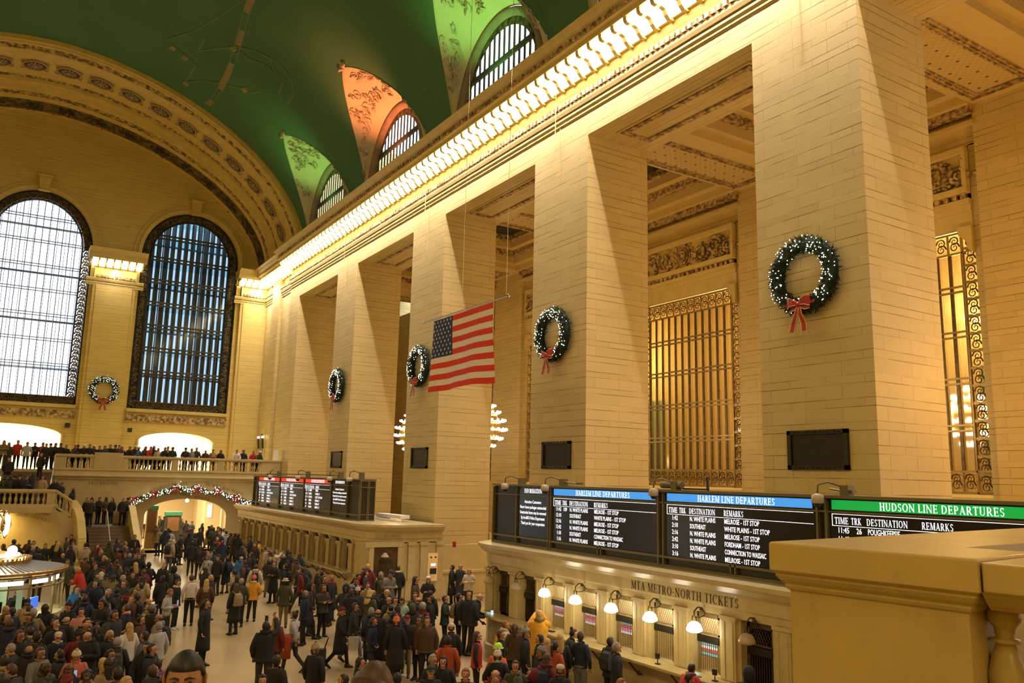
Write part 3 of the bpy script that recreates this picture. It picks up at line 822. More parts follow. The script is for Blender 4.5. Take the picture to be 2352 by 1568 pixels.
    bx2 = MB(); bx2.box(X+.1, X2+.3, yc-hw-.1, yc-hw, zb-1, zs+rise); bx2.box(X+.1, X2+.3, yc+hw, yc+hw+.1, zb-1, zs+rise); bx2.build('side_jambs', m_('reveal_stone'), wd)
tall_window(5, *wins[0], 'tall arched window full of white daylight', 13, False)
tall_window(6, *wins[1], 'tall arched window with darker striped glazing', 14, True)
# the street side beyond the right window: a shaded facade, striped
# ------------------------------------------------------------------ south aisle behind the piers
YW = -30.2; ZA = 20.0
bays = [(3.85, 12.03), (15.55, 23.64), (27.28, 35.44), (39.17, 47.31), (50.85, 58.99)]
# back wall: pilasters in line with the piers, recessed bays between
b = MB()
for a, c in list(zip(NEAR, FAR))+[(.3, 3.85), (58.99, 69)]: b.box(a-.05, c+.05, YW-.7, YW, 0, ZA)
for a, c in bays:
    b.box(a, c, YW-.7, YW-.25, 18.55, ZA); b.box(a, c, YW-.7, YW-.25, 0, 5.2)
    b.box(a, a+.42, YW-.7, YW-.25, 5.2, 18.6); b.box(c-.42, c, YW-.7, YW-.25, 5.2, 18.6)
b.box(-9, 69, YW-.9, YW-.7, 16, ZA)
struct(b.build('wall_back', m_('stone')), 'back wall of the south aisle with flat pilasters')
b = MB(); b.box(-9.2, 69, YW-8.3, YW-8, 0, 17); b.box(-9.2, 69, YW-8, YW-.7, 16.6, 16.8); 
struct(b.build('wall_back', m_('cream_wall')), 'lit room seen through the aisle grilles')
for i, (a, c) in enumerate(bays):
    if i == 4 or i == 0: wd_e = 1
    point('back_room_light', ((a+c)/2, YW-5.5, 13.5), BACKR, (1, .72, .35), .6)
# carved frieze panels, mouldings, corbels
for i, (a, c) in enumerate(bays):
    if i == 0: continue
    t = thing('carved_panel', ['', 'carved stone panel of scrolls behind the nearest pier, at the right edge', 'long carved stone panel with a round medallion above the tall bronze grille',
        'carved stone panel glimpsed right of the hanging flag', 'carved stone panel hidden far down the aisle'][i], 'relief', ((a+c)/2, YW-.25, 17), 'carved panels of the aisle wall')
    m = (a+c)/2; y = YW-.25
    b = MB(); b.box(a+.42, c-.42, y, y+.08, 16.75, 18.45)
    for z0_, z1_ in ((18.2, 18.5), (16.65, 16.9)): b.box(a+.43, c-.43, y-.01, y+.3, z0_, z1_)
    for x0, x1 in ((a+.44, a+.62), (c-.62, c-.44)): b.box(x0, x1, y-.02, y+.28, 16.8, 18.3)
    b.build('frame', m_('stone_trim'), t, bevel=.03)
    b = MB(); rnd = random.Random(3); nr = Vector((0, 1, 0))
    for s in (-1, 1):
        for k in range(3):
            cc = Vector((m+s*(1.35+.95*k), y+.1, 17.55+(.12 if k % 2 else -.1)))
            scroll(b, cc, Vector((s, 0, 0)), Vector((0, 0, 1 if k % 2 else -1)), .52-.06*k, 1.7, .10, 26, .06, nr)
            for j in range(14):
                an = rnd.uniform(0, 6.28); p = cc+Vector((cos(an), 0, sin(an)))*rnd.uniform(.15, .62); q = p+Vector((cos(an+.8), 0, sin(an+.8)))*.24
                p.z = min(18.15, max(16.95, p.z)); q.z = min(18.15, max(16.95, q.z))
                b.tube([p, (p+q)/2+nr*.13, q], [.04, .085, .02], 5)
    for r, l in ((.62, .10), (.42, .16), (.26, .20)):
        b.tube([Vector((m+r*.82*cos(2*pi*j/24), y+l, 17.55+r*sin(2*pi*j/24))) for j in range(25)], .06, 5)
    b.ball((m, y+.12, 17.55), .3, 10, 6, .7, .5, 1)
    for j in range(16):
        an = 2*pi*j/16; p = Vector((m+.62*cos(an), y+.1, 17.55+.68*sin(an))); b.tube([p, p+Vector((cos(an)*.16, .06, sin(an)*.12)), p+Vector((cos(an)*.24, -.02, sin(an)*.16))], [.06, .08, .02], 5)
    b.build('carving', m_('small_carving'), t, True)
b = MB(); d = MB()
for a, c in bays:
    y = YW-.25
    b.box(a+.42, c-.42, y, y+.22, 16.2, 16.42); b.box(a+.42, c-.42, y, y+.12, 15.95, 16.2); b.box(a+.42, c-.42, y-.1, y+.05, 15.3, 15.95)
    for k in range(int((c-a-1)/.34)): d.box(a+.55+.34*k, a+.55+.34*k+.2, y, y+.19, 16.44, 16.64)
    for s, xx in ((1, a+.42), (-1, c-.42)):   # corbel at each side of the grille head
        b.prism([(xx, 15.35), (xx+s*.55, 15.35), (xx+s*.5, 15.05), (xx+s*.22, 14.75), (xx+s*.18, 14.45), (xx, 14.3)], 'y', y-.25, y+.2)
struct(b.build('trim_14', m_('stone_trim')), 'mouldings and corbels over the aisle grilles')
struct(d.build('trim_15', m_('small_carving')), 'row of carved leaves under the panels')
# tall bronze grilles
glab = ['', 'tall bronze grille at the right edge of the picture', 'tall bronze grille between the two nearest piers, mirroring lit lamps', 'tall bronze grille seen as a dark sliver right of the flag', 'narrow strip of tall bronze grille left of the third pier']
ginst = None
for i, (a, c) in enumerate(bays):
    if i == 0: continue
    a2, c2 = a+.42, c-.42; y = YW-.5
    t = thing('bronze_grille', glab[i], 'window grille', ((a+c)/2, y, 5.2), 'bronze grilles of the aisle wall')
    W = c2-a2; fr = MB(); sc = MB(); mu = MB(); tr = MB()
    n = 10; pw = .62
    for x0 in (a2, c2-pw):
        fr.box(x0, x0+.05, y, y+.1, 5.3, 15.3); fr.box(x0+pw-.05, x0+pw, y, y+.1, 5.3, 15.3)
        for k in range(15):
            z = 5.35+.66*k; fr.box(x0, x0+pw, y, y+.08, z-.02, z+.03)
            for q in (-1, 1): scroll(sc, Vector((x0+pw/2, y+.05, z+.33+q*.12)), Vector((q, 0, 0)), Vector((0, 0, 1)), .20, 1.5, .032, 12, 0, Vector((0, 1, 0)))
            for q in (0, 1): fr.box(x0+.06+.32*q, x0+.24+.32*q, y, y+.07, z-.05, z+.06)
    for z0_ in (14.45, 5.35):
        fr.box(a2, c2, y, y+.1, z0_-.03, z0_+.05); fr.box(a2, c2, y, y+.1, z0_+.75, z0_+.83)
        k = 0
        while a2+pw+.52*k < c2-pw-.1:
            xx = a2+pw+.52*k; fr.box(xx-.02, xx+.03, y, y+.09, z0_, z0_+.8)
            for q in (-1, 1): scroll(sc, Vector((xx+.27, y+.05, z0_+.4+q*.12)), Vector((q, 0, 0)), Vector((0, 0, 1)), .20, 1.5, .032, 12, 0, Vector((0, 1, 0)))
            k += 1
    nm = 12
    for k in range(nm+1):
        xx = a2+pw+(W-2*pw)*k/nm; mu.box(xx-.06, xx+.06, y-.02, y+.05, 6.15, 14.45)
    for z in (13.05, 11.3, 9.52, 7.75):
        for q in (-.1, .1): tr.box(a2+pw, c2-pw, y, y+.10, z+q-.035, z+q+.035)
    fr.build('frame', m_('bronze_light'), t); sc.build('scrollwork', m_('bronze'), t); mu.build('mullions', m_('bronze'), t); tr.build('transoms', m_('bronze_light'), t)
    g = MB(); g.box(a2, c2, y-.06, y-.05, 5.3, 15.3); g.build('glass_pane', m_('glass_aisle'), t)
# small windows of the room behind, bluish
b = MB()
for k in range(5): b.box(18+11.7*k, 20.2+11.7*k, YW-7.98, YW-7.9, 6, 11)
struct(b.build('window_7', m_('glass_blue')))
# aisle ceiling: beams with patterned undersides, deep coffers between
b = MB(); pp = MB(); mo = MB(); cf = MB(); ft = MB()
for a, c in list(zip(NEAR, FAR))+[(.3, 3.85), (58.99, 62)]:
    b.box(a, c, YW, YB, ZA, ZA+.5)
    x0, x1, y0, y1 = a+1.05, c-.25, YW+.45, YB-.25
    pp.box(x0+.35, x1-.35, y0+.4, y1-.4, ZA-.01, ZA+.1)
    for q, dz in ((0, .07), (.16, .05), (.3, .04)):
        fr4(mo, x0+q, x1-q, y0+q, y1-q, .06, ZA-dz, ZA+.02)
    for k in range(4): ft.lathe([(.09, 0), (.09, -.05), (.02, -.06)], (a+.5, YB-1.2-1.9*k, ZA), 10)
for a, c in bays:
    b.box(a, c, YB-2.35, YB, ZA, ZA+.5); b.box(a, c, YW, YW+.5, ZA-.05, ZA+.5)
    y0, y1 = YW+.5, YB-2.35
    for k, (ins, z0_, z1_) in enumerate(((0, ZA+.3, ZA+.75), (.35, ZA+.75, ZA+1.1), (.8, ZA+1.1, ZA+1.5), (1.1, ZA+1.5, ZA+1.9))):
        tgt = mo if k % 2 else b
        nx = ins+.45
        fr4(tgt, a+ins-.1, c-ins+.1, y0+ins-.1, y1-ins+.1, .55, z0_, z1_)
    cf.box(a+1.3, c-1.3, y0+1.3, y1-1.3, ZA+1.85, ZA+1.95)
    # mouldings along the top of the back wall
    mo.box(a, c, YW-.25, YW+.25, ZA-.35, ZA-.05); b.box(a, c, YW-.25, YW+.12, ZA-.75, ZA-.6)
b.box(-9.3, 70, YW-1, YB+.3, ZA+1.95, ZA+2.2); b.box(-9.2, .3, YW, YB, ZA, ZA+.3)
struct(b.build('ceiling', m_('plaster_ceiling')), 'aisle ceiling of broad beams and deep coffers')
struct(pp.build('ceiling', m_('coffer_panel')), 'patterned panels under the aisle beams')
struct(mo.build('trim_16', m_('small_carving')), 'carved mouldings of the aisle ceiling')
struct(cf.build('ceiling', m_('coffer_dark')), 'dark skylight panels in the aisle coffers')
for k in range(4): pass
# doors and lower openings glimpsed in the aisle
t = thing('wooden_door', 'dark wooden glazed door standing in the aisle behind the small white hat', 'door', (38.4, YB-.9, 0))
b = MB(); b.box(37.3, 39.5, YB-1.0, YB-.85, 0, 2.2); b.build('leaf', m_('wood'), t)
b = MB(); b.box(37.6, 38.3, YB-.86, YB-.83, .9, 1.9); b.box(38.5, 39.2, YB-.86, YB-.83, .9, 1.9); b.build('glass_pane', m_('coffer_dark'), t)
b = MB(); b.box(37.9, 38.1, YB-.83, YB-.82, 1.35, 1.65); b.box(37.55, 37.7, YB-.83, YB-.82, 1.2, 1.4); b.build('notice', m_('paper'), t)
b = MB(); b.box(36.9, 39.9, YB-1.2, YB-.95, 0, 2.7); b.box(39.17, 40.2, YB-1.3, YB, 0, 2.7)
struct(b.build('wall_back', m_('stone_plain')))
# chandeliers: rings of bare bulbs on a melon-shaped brass body
clab = {55: 'far sparkling chandelier hanging left of the third wreath', 43.25: 'sparkling chandelier hanging just right of the flag', 31.45: 'chandelier hidden behind the second pier',
        19.7: 'chandelier mirrored in the bronze grille', 8.0: 'chandelier out of sight at the right'}
ch0 = None
for x in (43.25, 55, 31.45, 19.7):
    if ch0 is None:
        t = thing('chandelier', clab[x], 'chandelier', (x, -25.5, 7.3), 'round bulb chandeliers of the south aisle')
        b = MB(); b.lathe([(.04, -.1), (.25, .05), (.55, .5), (.72, 1.1), (.62, 1.7), (.38, 2.2), (.12, 2.6), (.05, 2.8)], (x, -25.5, 7.3), 16); b.build('brass_body', m_('brass'), t, True)
        b = MB(); b.tube([(x, -25.5, 10), (x, -25.5, 21.9)], .03, 5); b.build('rod', m_('brass'), t)
        b = MB()
        for z, r, n in ((.15, .35, 8), (.6, .8, 14), (1.15, 1.05, 18), (1.7, .95, 16), (2.2, .62, 11), (2.6, .3, 6)):
            for k in range(n): b.ball((x+r*cos(2*pi*k/n), -25.5+r*sin(2*pi*k/n), 7.3+z), .075, 6, 4)
            b.tube([(x+(r-.05)*cos(2*pi*k/18), -25.5+(r-.05)*sin(2*pi*k/18), 7.3+z-.08) for k in range(19)], .02, 4)
        b.build('bulbs', m_('bulb'), t); t.children[-1]['kind'] = 'stuff'
        ch0 = t
    else:
        t = copy_tree(ch0); t.location = (x, -25.5, 7.3); t['label'] = clab[x]
# ------------------------------------------------------------------ sides of the hall not in the photograph, closing the room
b = MB(); b.box(-9, 70, 16.2, 16.6, 0, 23); struct(b.build('wall_north', m_('stone')), 'stone side wall opposite')
b = MB(); b.box(-9.4, -9, -31, 17, 0, 36); struct(b.build('wall_west', m_('stone')), 'stone end wall')
b = MB(); b.box(69.2, 70.4, YW-9, YS-.3, 0, 36); struct(b.build('wall_east', m_('stone')), 'aisle end wall')

# ------------------------------------------------------------------ east balcony, passage below it, stairs
b = MB()
wall_openings(b, -17.95, -3.2, 0, 5.0, [(-12.2, 4.0, 0, 2.85, 1.35)], XB, 1.6)
struct(b.build('wall_east', m_('marble_far')), 'marble front of the east balcony with a wide low arch')
b = MB(); b.box(XB+.08, XE, -18.3, 16.2, ZB-.35, ZB); struct(b.build('floor', m_('marble_far')), 'floor of the east balcony')
b = MB(); b.box(XB+.3, XB+.5, -18.3, -3.2, 0, 5) if 0 else None
b2 = MB(); b2.prism([(XB+.03, 4.78), (XB-.08, 4.80), (XB-.12, 4.98), (XB-.22, 5.0), (XB-.22, 5.08), (XB-.05, 5.14), (XB-.02, 5.36), (XB-.08, 5.40), (XB-.08, 5.47), (XB+.03, 5.50), (XB+.38, 5.50), (XB+.38, 5.2), (XB+.03, 5.2)], 'y', -17.94, -3.22)
struct(b2.build('trim_17', m_('marble_far')), 'string course along the balcony front')
# inner face of the arch: lower lintel with lettering, corridor behind
b = MB()
wall_openings(b, -16.2, -8.2, 0, 4.6, [(-11.9, 2.75, 0, 2.35, 1.2)], XB+1.6, .6)
struct(b.build('wall_passage', m_('cream_wall')), 'inner lintel of the passage')
b = MB(); b.box(XB+2.2, 82, -17, -16.2, 0, 4.2); b.box(XB+2.2, 82, -8.4, -7.6, 0, 4.2); b.box(XB+2.2, 82, -17, -7.6, 4.1, 4.3); b.box(82, 82.3, -17, -7.6, 0, 4.2)
b.box(69, 72, -16.2, -14.6, 0, 4.2); b.box(72, 73, -10.2, -9.5, 0, 4.2); b.box(66, 66.4, -16.2, -15.2, 0, 4.2)
struct(b.build('wall_passage', m_('cream_wall')), 'lit passage leading out under the balcony')
area('passage_light', (66.5, -12, 4.0), 6, 900*PASS, PALE, (66.5, -12, 0), 3); area('passage_light', (76, -12, 4.0), 6, 900*PASS, PALE, (76, -12, 0), 3)
# corridors glowing behind the two low arches of the balcony
b = MB(); b.box(XE+.7, XE+9, -16, 5, ZB-.3, ZB); b.box(XE+.7, XE+9, -16.3, -16, ZB, 9.6); b.box(XE+.7, XE+9, 5, 5.3, ZB, 9.6); b.box(XE+9, XE+9.3, -16, 5, ZB, 9.6); b.box(XE+.7, XE+9, -16, 5, 9.5, 9.7)
b.box(XE+.7, XE+9, -7.5, -5.5, ZB, 9.6)
struct(b.build('wall_corridor', m_('cream_wall')), 'brightly lit corridor behind the balcony arches')
for yy in (-12, -.5): area('corridor_light', (XE+4.5, yy, 9.35), 6, 3600*PASS, (1, .93, .82), (XE+4.5, yy, 0), 6)
b = MB()
for yc, hw, zb, zs, rise in doors:
    b.box(XE-.18, XE, yc-hw-.12, yc-hw, 5.4, zs+.12); b.box(XE-.18, XE, yc+hw, yc+hw+.12, 5.4, zs+.12)
struct(b.build('trim_18', m_('cream_wall')), 'white jambs of the balcony arches')
for k, (y, z) in enumerate(((-4.3, 8.65), (-8.55, 8.5))):
    b = MB(); b.box(XE-.45, XE-.34 if k else XE-.02, y-.16, y+.16, z-.16, z+.16)
    o = b.build('wall_speaker', m_('iron')); tag(o, ['small square black loudspeaker left of the pilaster with the wreath', 'small square black loudspeaker right of the pilaster with the wreath'][k], 'loudspeaker', 'square loudspeakers on the east wall')
# balustrades: rail, pedestals, turned balusters
BAL = [(.075, 0), (.075, .06), (.045, .09), (.05, .13), (.085, .24), (.09, .30), (.055, .44), (.035, .52), (.045, .56), (.07, .60), (.07, .66)]
def balustrade(name, label, p, q, zf, cuts, mat, h=1.02, group=None, wide=.42, solid=()):
    """straight run from p to q (x, y) at floor zf (pair of heights for a slope); cuts = baluster groups as fractions"""
    P0 = Vector((p[0], p[1], zf[0])); P1 = Vector((q[0], q[1], zf[1])); d = P1-P0; L = Vector((d.x, d.y)).length; a = math.atan2(d.y, d.x)
    n = Vector((-sin(a), cos(a), 0))*wide/2
    t = thing(name, label, 'balustrade', tuple(P0), group)
    def bar(mb, f0, f1, z0_, z1_, w=1):
        A = P0+d*f0; B = P0+d*f1
        mb.loft([[A-n*w+Vector((0, 0, z0_)), A+n*w+Vector((0, 0, z0_)), A+n*w+Vector((0, 0, z1_)), A-n*w+Vector((0, 0, z1_))],
                 [B-n*w+Vector((0, 0, z0_)), B+n*w+Vector((0, 0, z0_)), B+n*w+Vector((0, 0, z1_)), B-n*w+Vector((0, 0, z1_))]])
    r = MB(); bar(r, 0, 1, h-.16, h); bar(r, 0, 1, h-.22, h-.16, .8); r.build('rail', mat, t, bevel=.02)
    s = MB(); bar(s, 0, 1, 0, .14); last = 0
    for f0, f1 in list(cuts)+[(1, 1)]:
        if f0 > last: bar(s, last, f0, .14, h-.2, .8)
        last = f1
    for f0, f1 in solid: bar(s, f0, f1, .0, h+.16, 1.12)
    s.build('pedestals', mat, t, bevel=.015)
    hh = h-.36
    for f0, f1 in cuts:
        k = max(2, int((f1-f0)*L/.27))
        for j in range(k):
            c = P0+d*(f0+(f1-f0)*(j+.5)/k)+Vector((0, 0, .14))
            if (name, id(mat), round(hh, 3)) not in BC:
                m = MB(); m.lathe([(rr, z*hh/.66) for rr, z in BAL], (0, 0, 0), 9); BC[(name, id(mat), round(hh, 3))] = m.mesh('baluster', mat, smooth=True)
            o = bpy.data.objects.new('baluster', BC[(name, id(mat), round(hh, 3))]); C.objects.link(o); o.parent = t; o.location = c-P0
    return t
BC = {}
BY = lambda y: (-3.3-y)/(17.9-3.3)
balustrade('balustrade', 'long pale balustrade of the east balcony with people leaning on it', (XB+.2, -3.3), (XB+.2, -17.9), (ZB, ZB),
           [(BY(-3.95), BY(-5.3)), (BY(-7.62), BY(-10.4)), (BY(-10.8), BY(-13.4)), (BY(-13.85), BY(-16.5))], m_('marble_far'), solid=((BY(-5.55), BY(-7.28)),))
# white upright panel at the end of the balcony
b = MB(); b.box(XB+.3, XB+.42, -17.75, -17.45, ZB+1.0, ZB+1.75); tag(b.build('sign_board', m_('paper')), 'small white upright board at the right end of the balcony rail', 'sign')
# niche door with lamps in the corner wall above the balcony
t = thing('bronze_doorway', 'narrow bronze doorway in the corner wall above the balcony', 'doorway', (66.4, YS-.33, ZB))
b = MB(); b.box(65.9, 66.9, YS-.36, YS-.05, ZB, 8.1); b.build('panel', m_('bronze_light'), t)
b = MB(); b.box(65.75, 65.9, YS-.36, YS+.0, ZB, 8.6); b.box(66.9, 67.05, YS-.36, YS+.0, ZB, 8.6); b.box(65.7, 67.1, YS-.36, YS+.05, 8.6, 8.9); b.build('frame', m_('stone_trim'), t)
for s in (-1, 1):
    o = MB().tube([(66.4+s*.62, YS+.05, 7.4), (66.4+s*.62, YS+.12, 8.2)], .07, 6).build('sconce', m_('iron'), t)
    MB().ball((66.4+s*.62, YS+.14, 8.3), .09, 8, 5).build('bulb', m_('opal'), o)
# stairs: upper flight from the balcony down to a landing, then a flight down to the right toward the hall
ZL = 3.3; XL = 55.6
b = MB(); st = MB()
n = 12; zt = ZB
for k in range(n):
    z = ZB-(k+1)*(ZB-ZL)/n; x = XB-.02-k*.32
    st.box(x-.32, XB+.05, -3.2, 3.0, z-.4, z)
b.box(XL-1.2, 57.2, -3.1, 3.0, ZL-.35, ZL)                          # landing
for k in range(7):                                                 # the lower flight starts to the south, then turns toward the hall
    z = ZL-(k+1)*.18; y = -3.1-k*.28
    st.box(56.6, 60.55, y-.28, y, 0, z)
st.box(56.6, 60.55, -7.75, -5.0, 0, 2.0)
for k in range(11):
    z = 2.0-(k+1)*.18; x = 56.6-k*.32
    st.box(x-.32, 56.7, -7.75, -5.25, 0, max(z, .03))
struct(st.build('floor', m_('plain_step') if 'plain_step' in MAT else plain('plain_step', (.15, .10, .055), .7)), 'dark stone steps of the east staircase')
struct(b.build('floor', m_('marble_far')), 'landing of the east staircase')
# front wall under the landing with the low arch to the lower level
CP = [at(130, 1124, x=55.25), at(150, 1133, x=55.25), at(167, 1148, x=55.2), at(179, 1166, x=55.0), at(186, 1192, x=54.5), at(189, 1236, x=53.9)]
def wall_out(y):
    if y > CP[0].y: return 3.42
    if y > CP[2].y: return CP[0].z-1.0+(CP[2].z-CP[0].z)*(CP[0].y-y)/(CP[0].y-CP[2].y)-.1
    return max(.3, CP[2].z-1.0)
def fw_top(y): return 4.36-.0 if y > -3.1 else max(1.05, 4.36-(-3.1-y)*.66)
b = MB()
ys_ = [-7.9+.2*k for k in range(56)]
ops = [(-.7, 2.95, 0, 2.12, .98)]
wall_openings(b, CP[3].y, 3.2, 0, 4.4, ops, XL-.6, .6, outline=lambda y: wall_out(y))
struct(b.build('wall_stair', m_('marble_far')), 'marble front of the east staircase with a low arch')
b = MB(); b.box(XL-.66, XL-.58, -3.4, 3.2, 3.3, 3.42); b.box(XL+4.4, XL+4.6, -3.2, 3.2, 0, 3.2)
struct(b.build('trim_19', m_('marble_far')))
b = MB(); b.box(56.42, 56.58, -4.95, 3.1, 0, 2.9)
struct(b.build('wall_stair', m_('stone_plain')), 'lit recess under the east staircase')
area('underpass_light', (XL+.6, -.5, 2.9), .8, 170*PASS, (1, .66, .25), (XL+1.8, -.5, 0), 3)
balustrade('balustrade', 'balustrade across the landing of the east staircase, left edge', (55.25, 3.0), (55.25, CP[0].y+.02), (CP[0].z-1.0, CP[0].z-1.0), [(.12, .93)], m_('marble_far'), 1.0)
balustrade('balustrade', 'short balustrade sloping down from the landing of the east staircase', (55.25, CP[0].y), (55.22, CP[2].y), (CP[0].z-1.0, CP[2].z-1.0), [(.06, .92)], m_('marble_far'), 1.0)
# curved lower end of the sloping parapet
t = thing('stair_parapet', 'smooth curved parapet at the foot of the east staircase', 'parapet', (55.2, CP[2].y, 0))
b = MB(); b.loft([[(p.x, p.y+.14, 0), (p.x, p.y-.10, 0), (p.x, p.y-.10, p.z-.1), (p.x, p.y+.14, p.z-.1)] for p in CP[2:]]); b.build('wall', m_('marble_far'), t)
b = MB(); b.loft([[(p.x-.02, p.y+.20, p.z-.14), (p.x-.02, p.y-.22, p.z-.14), (p.x+.02, p.y-.22, p.z), (p.x+.02, p.y+.20, p.z)] for p in CP[2:]]+[[(CP[5].x-.12, CP[5].y+.20, .2), (CP[5].x-.12, CP[5].y-.22, .2), (CP[5].x, CP[5].y-.22, .2), (CP[5].x, CP[5].y+.20, .2)]]); b.build('coping', m_('stone_trim'), t)
RP = [at(303, 1160, x=60.4), at(303, 1162, x=57.0), at(318, 1252, x=53.7)]; RP[0].y = RP[1].y; RP[0].z = RP[1].z
t = thing('stair_parapet', 'pale sloping parapet on the right side of the east stairs, under the garland', 'parapet', (58.2, RP[1].y, 0))
b = MB(); b.loft([[(p.x, p.y+.10, 0), (p.x, p.y-.16, 0), (p.x, p.y-.16, p.z-.1), (p.x, p.y+.10, p.z-.1)] for p in RP]); b.build('wall', m_('marble_far'), t)
b = MB(); b.loft([[(p.x, p.y+.16, p.z-.12), (p.x, p.y-.22, p.z-.12), (p.x, p.y-.22, p.z), (p.x, p.y+.16, p.z)] for p in RP]); b.build('coping', m_('stone_trim'), t)
for i, (pts, lb) in enumerate((([(60.4, -3.25, 6.35), (60.3, -3.25, 5.7), (58.6, -3.1, 4.75), (58.3, -3.1, 4.0)], 'pale handrail beside the upper flight of the east stairs'),
                 ([(60.2, -.4, 6.3), (58.0, -.4, 4.9), (57.6, -.4, 4.2)], 'thin handrail in the middle of the upper flight of stairs'),
                 ([(57.2, -6.2, 3.05), (56.6, -6.2, 2.9), (53.2, -6.2, 1.0), (53.2, -6.2, .1)], 'thin handrail in the middle of the lower flight of stairs'))):
    tag(MB().tube(pts, .035, 6).build('handrail', m_('steel')), lb, 'handrail')

# ------------------------------------------------------------------ ticket counters
def counter(label, x0, x1, wins_x, far_round, near_round, text=None, detail=True):
    yf = -14.25; yb = YS+.29
    t = thing('ticket_counter', label, 'ticket counter', ((x0+x1)/2, -16, 0), 'stone ticket counters')
    # plan outline offset by d from the body
    def plan(d):
        pts = []
        r = 1.3
        if near_round: pts += [(x0-d, yb), (x0-d, yf-r)] + [(x0+r-(r+d)*cos(a), yf-r+(r+d)*sin(a)) for a in (pi*k/12 for k in range(1, 6))]
        else: pts += [(x0, yb)]
        pts.append((x0+(r if near_round else 0), yf+d))
        pts.append((x1-(r if far_round else 0), yf+d))
        if far_round: pts += [(x1-r+(r+d)*sin(a), yf-r+(r+d)*cos(a)) for a in (pi*k/12 for k in range(1, 6))]+[(x1+d, yf-r), (x1+d, yb)]
        else: pts += [(x1, yb)]
        return pts
    def band(mb, d0, z0_, d1, z1_): 
        a = plan(d0); c = plan(d1); mb.loft([[(x, y, z0_) for x, y in a], [(x, y, z1_) for x, y in c]], False, False)
    b = MB(); prof = [(0, 2.72), (.04, 2.76), (.04, 3.02), (.10, 3.06), (.20, 3.12), (.30, 3.24), (.34, 3.26), (.34, 3.36)]
    for p, q in zip(prof, prof[1:]): band(b, p[0], p[1], q[0], q[1])
    pl = plan(.34); n = len(b.v); b.v += [(x, y, 3.36) for x, y in pl]; b.f.append(tuple(range(n, n+len(pl)))); b.m.append(0)
    band(b, 0, 2.56, 0, 2.72)
    b.build('cornice', m_('counter_marble'), t)
    b = MB()
    for p, q in zip([(.06, 0), (.06, .16), (.0, .2), (0, .95), (.03, 1.0)], [(.06, .16), (.0, .2), (0, .95), (.03, 1.0), (.03, 1.12)]): band(b, p[0], p[1], q[0], q[1])
    if not detail: b.box(x0+1.3, x1-1.3, yf-.35, yf-.3, 1.1, 2.7)
    b.build('base', m_('counter_marble'), t)
    b = MB(); b.box(min(wins_x)-.9, max(wins_x)+.9, yf-.05, yf+.52, 1.12, 1.20); b.build('counter_shelf', m_('counter_marble'), t, bevel=.02)
    b = MB()
    for wx in [min(wins_x)-.3]+[v+.55 for v in wins_x]:
        b.tube([(wx, yf+.02, .75), (wx, yf+.2, .85), (wx, yf+.42, 1.08)], .025, 5); b.ball((wx, yf+.12, .80), .06, 6, 4)
        b.build('shelf_bracket', m_('bronze'), t); b = MB()
    pil = []
    allx = sorted(wins_x)
    step = allx[1]-allx[0]
    for k in range(len(allx)+1):
        xx = allx[0]-step/2+step*k
        e = 0 if detail else -.10
        b = MB(); b.box(xx-.20-e, xx+.20+e, yf-.30, yf+.02, 1.12, 2.58); b.box(xx-.25-e, xx+.25+e, yf-.12, yf+.06, 2.5, 2.58)
        b.box(xx-.31-e, xx+.31+e, yf-.30, yf-.05, 1.12, 2.57); b.box(xx-.23-e, xx+.23+e, yf-.12, yf+.05, 1.12, 1.2)
        if detail:
            for q in (-.12, .12): b.box(xx+q-.02, xx+q+.02, yf, yf+.035, 1.25, 2.45)
        else:
            for q in (-.11, .11): b.lathe([(.08, 0), (.08, .08), (.06, .12), (.055, 1.0), (.07, 1.05), (.08, 1.12), (.11, 1.3)], (xx+q, yf+.10, 1.12), 8)
            b.ball((xx, yf+.2, 2.35), .08, 6, 4)
        b.build('pilaster', m_('counter_marble'), t)
    xa, xb_ = allx[0]-step/2, allx[-1]+step/2
    b = MB(); b.box(x0+1.3, max(xa, x0+1.4), yf-.15, yf-.02, 1.1, 2.6)
    b.box(xb_, x1-1.3, yf-.15, yf-.02, 1.1, 2.6) if xb_ < x1-1.3 else None
    b.build('flat_wall', m_('counter_marble'), t)
    return t, yf, plan
nearx = (23.5, 21.9, 20.35, 18.85, 17.3, 15.8, 14.3, 12.75, 11.2, 9.7)
tk, yf, nplan = counter('near stone ticket counter carved MTA METRO-NORTH TICKETS under the blue boards', 5.5, 25.0, nearx, True, False)
farx = [36.95+1.5*k for k in range(13)]
tf, _, fplan = counter('far stone ticket counter with columns under the red boards', 34.0, 57.2, farx, False, True, detail=False)
for s, p in ((1, fplan), (-1, nplan)):
    b = MB()
    yfr = -14.25
    if s == 1:   # curved and flat end wall of the far counter
        pl = p(0); pl2 = [q for q in pl if q[0] < 35.4]
        b.loft([[(x, y, 1.0) for x, y in pl2], [(x, y, 2.6) for x, y in pl2]], False, False)
    else:
        pl2 = [q for q in p(0) if q[0] > 23.6]
        b.loft([[(x, y, 1.0) for x, y in pl2], [(x, y, 2.6) for x, y in pl2]], False, False)
    b.build('rounded_end', m_('counter_marble'), tf if s == 1 else tk)
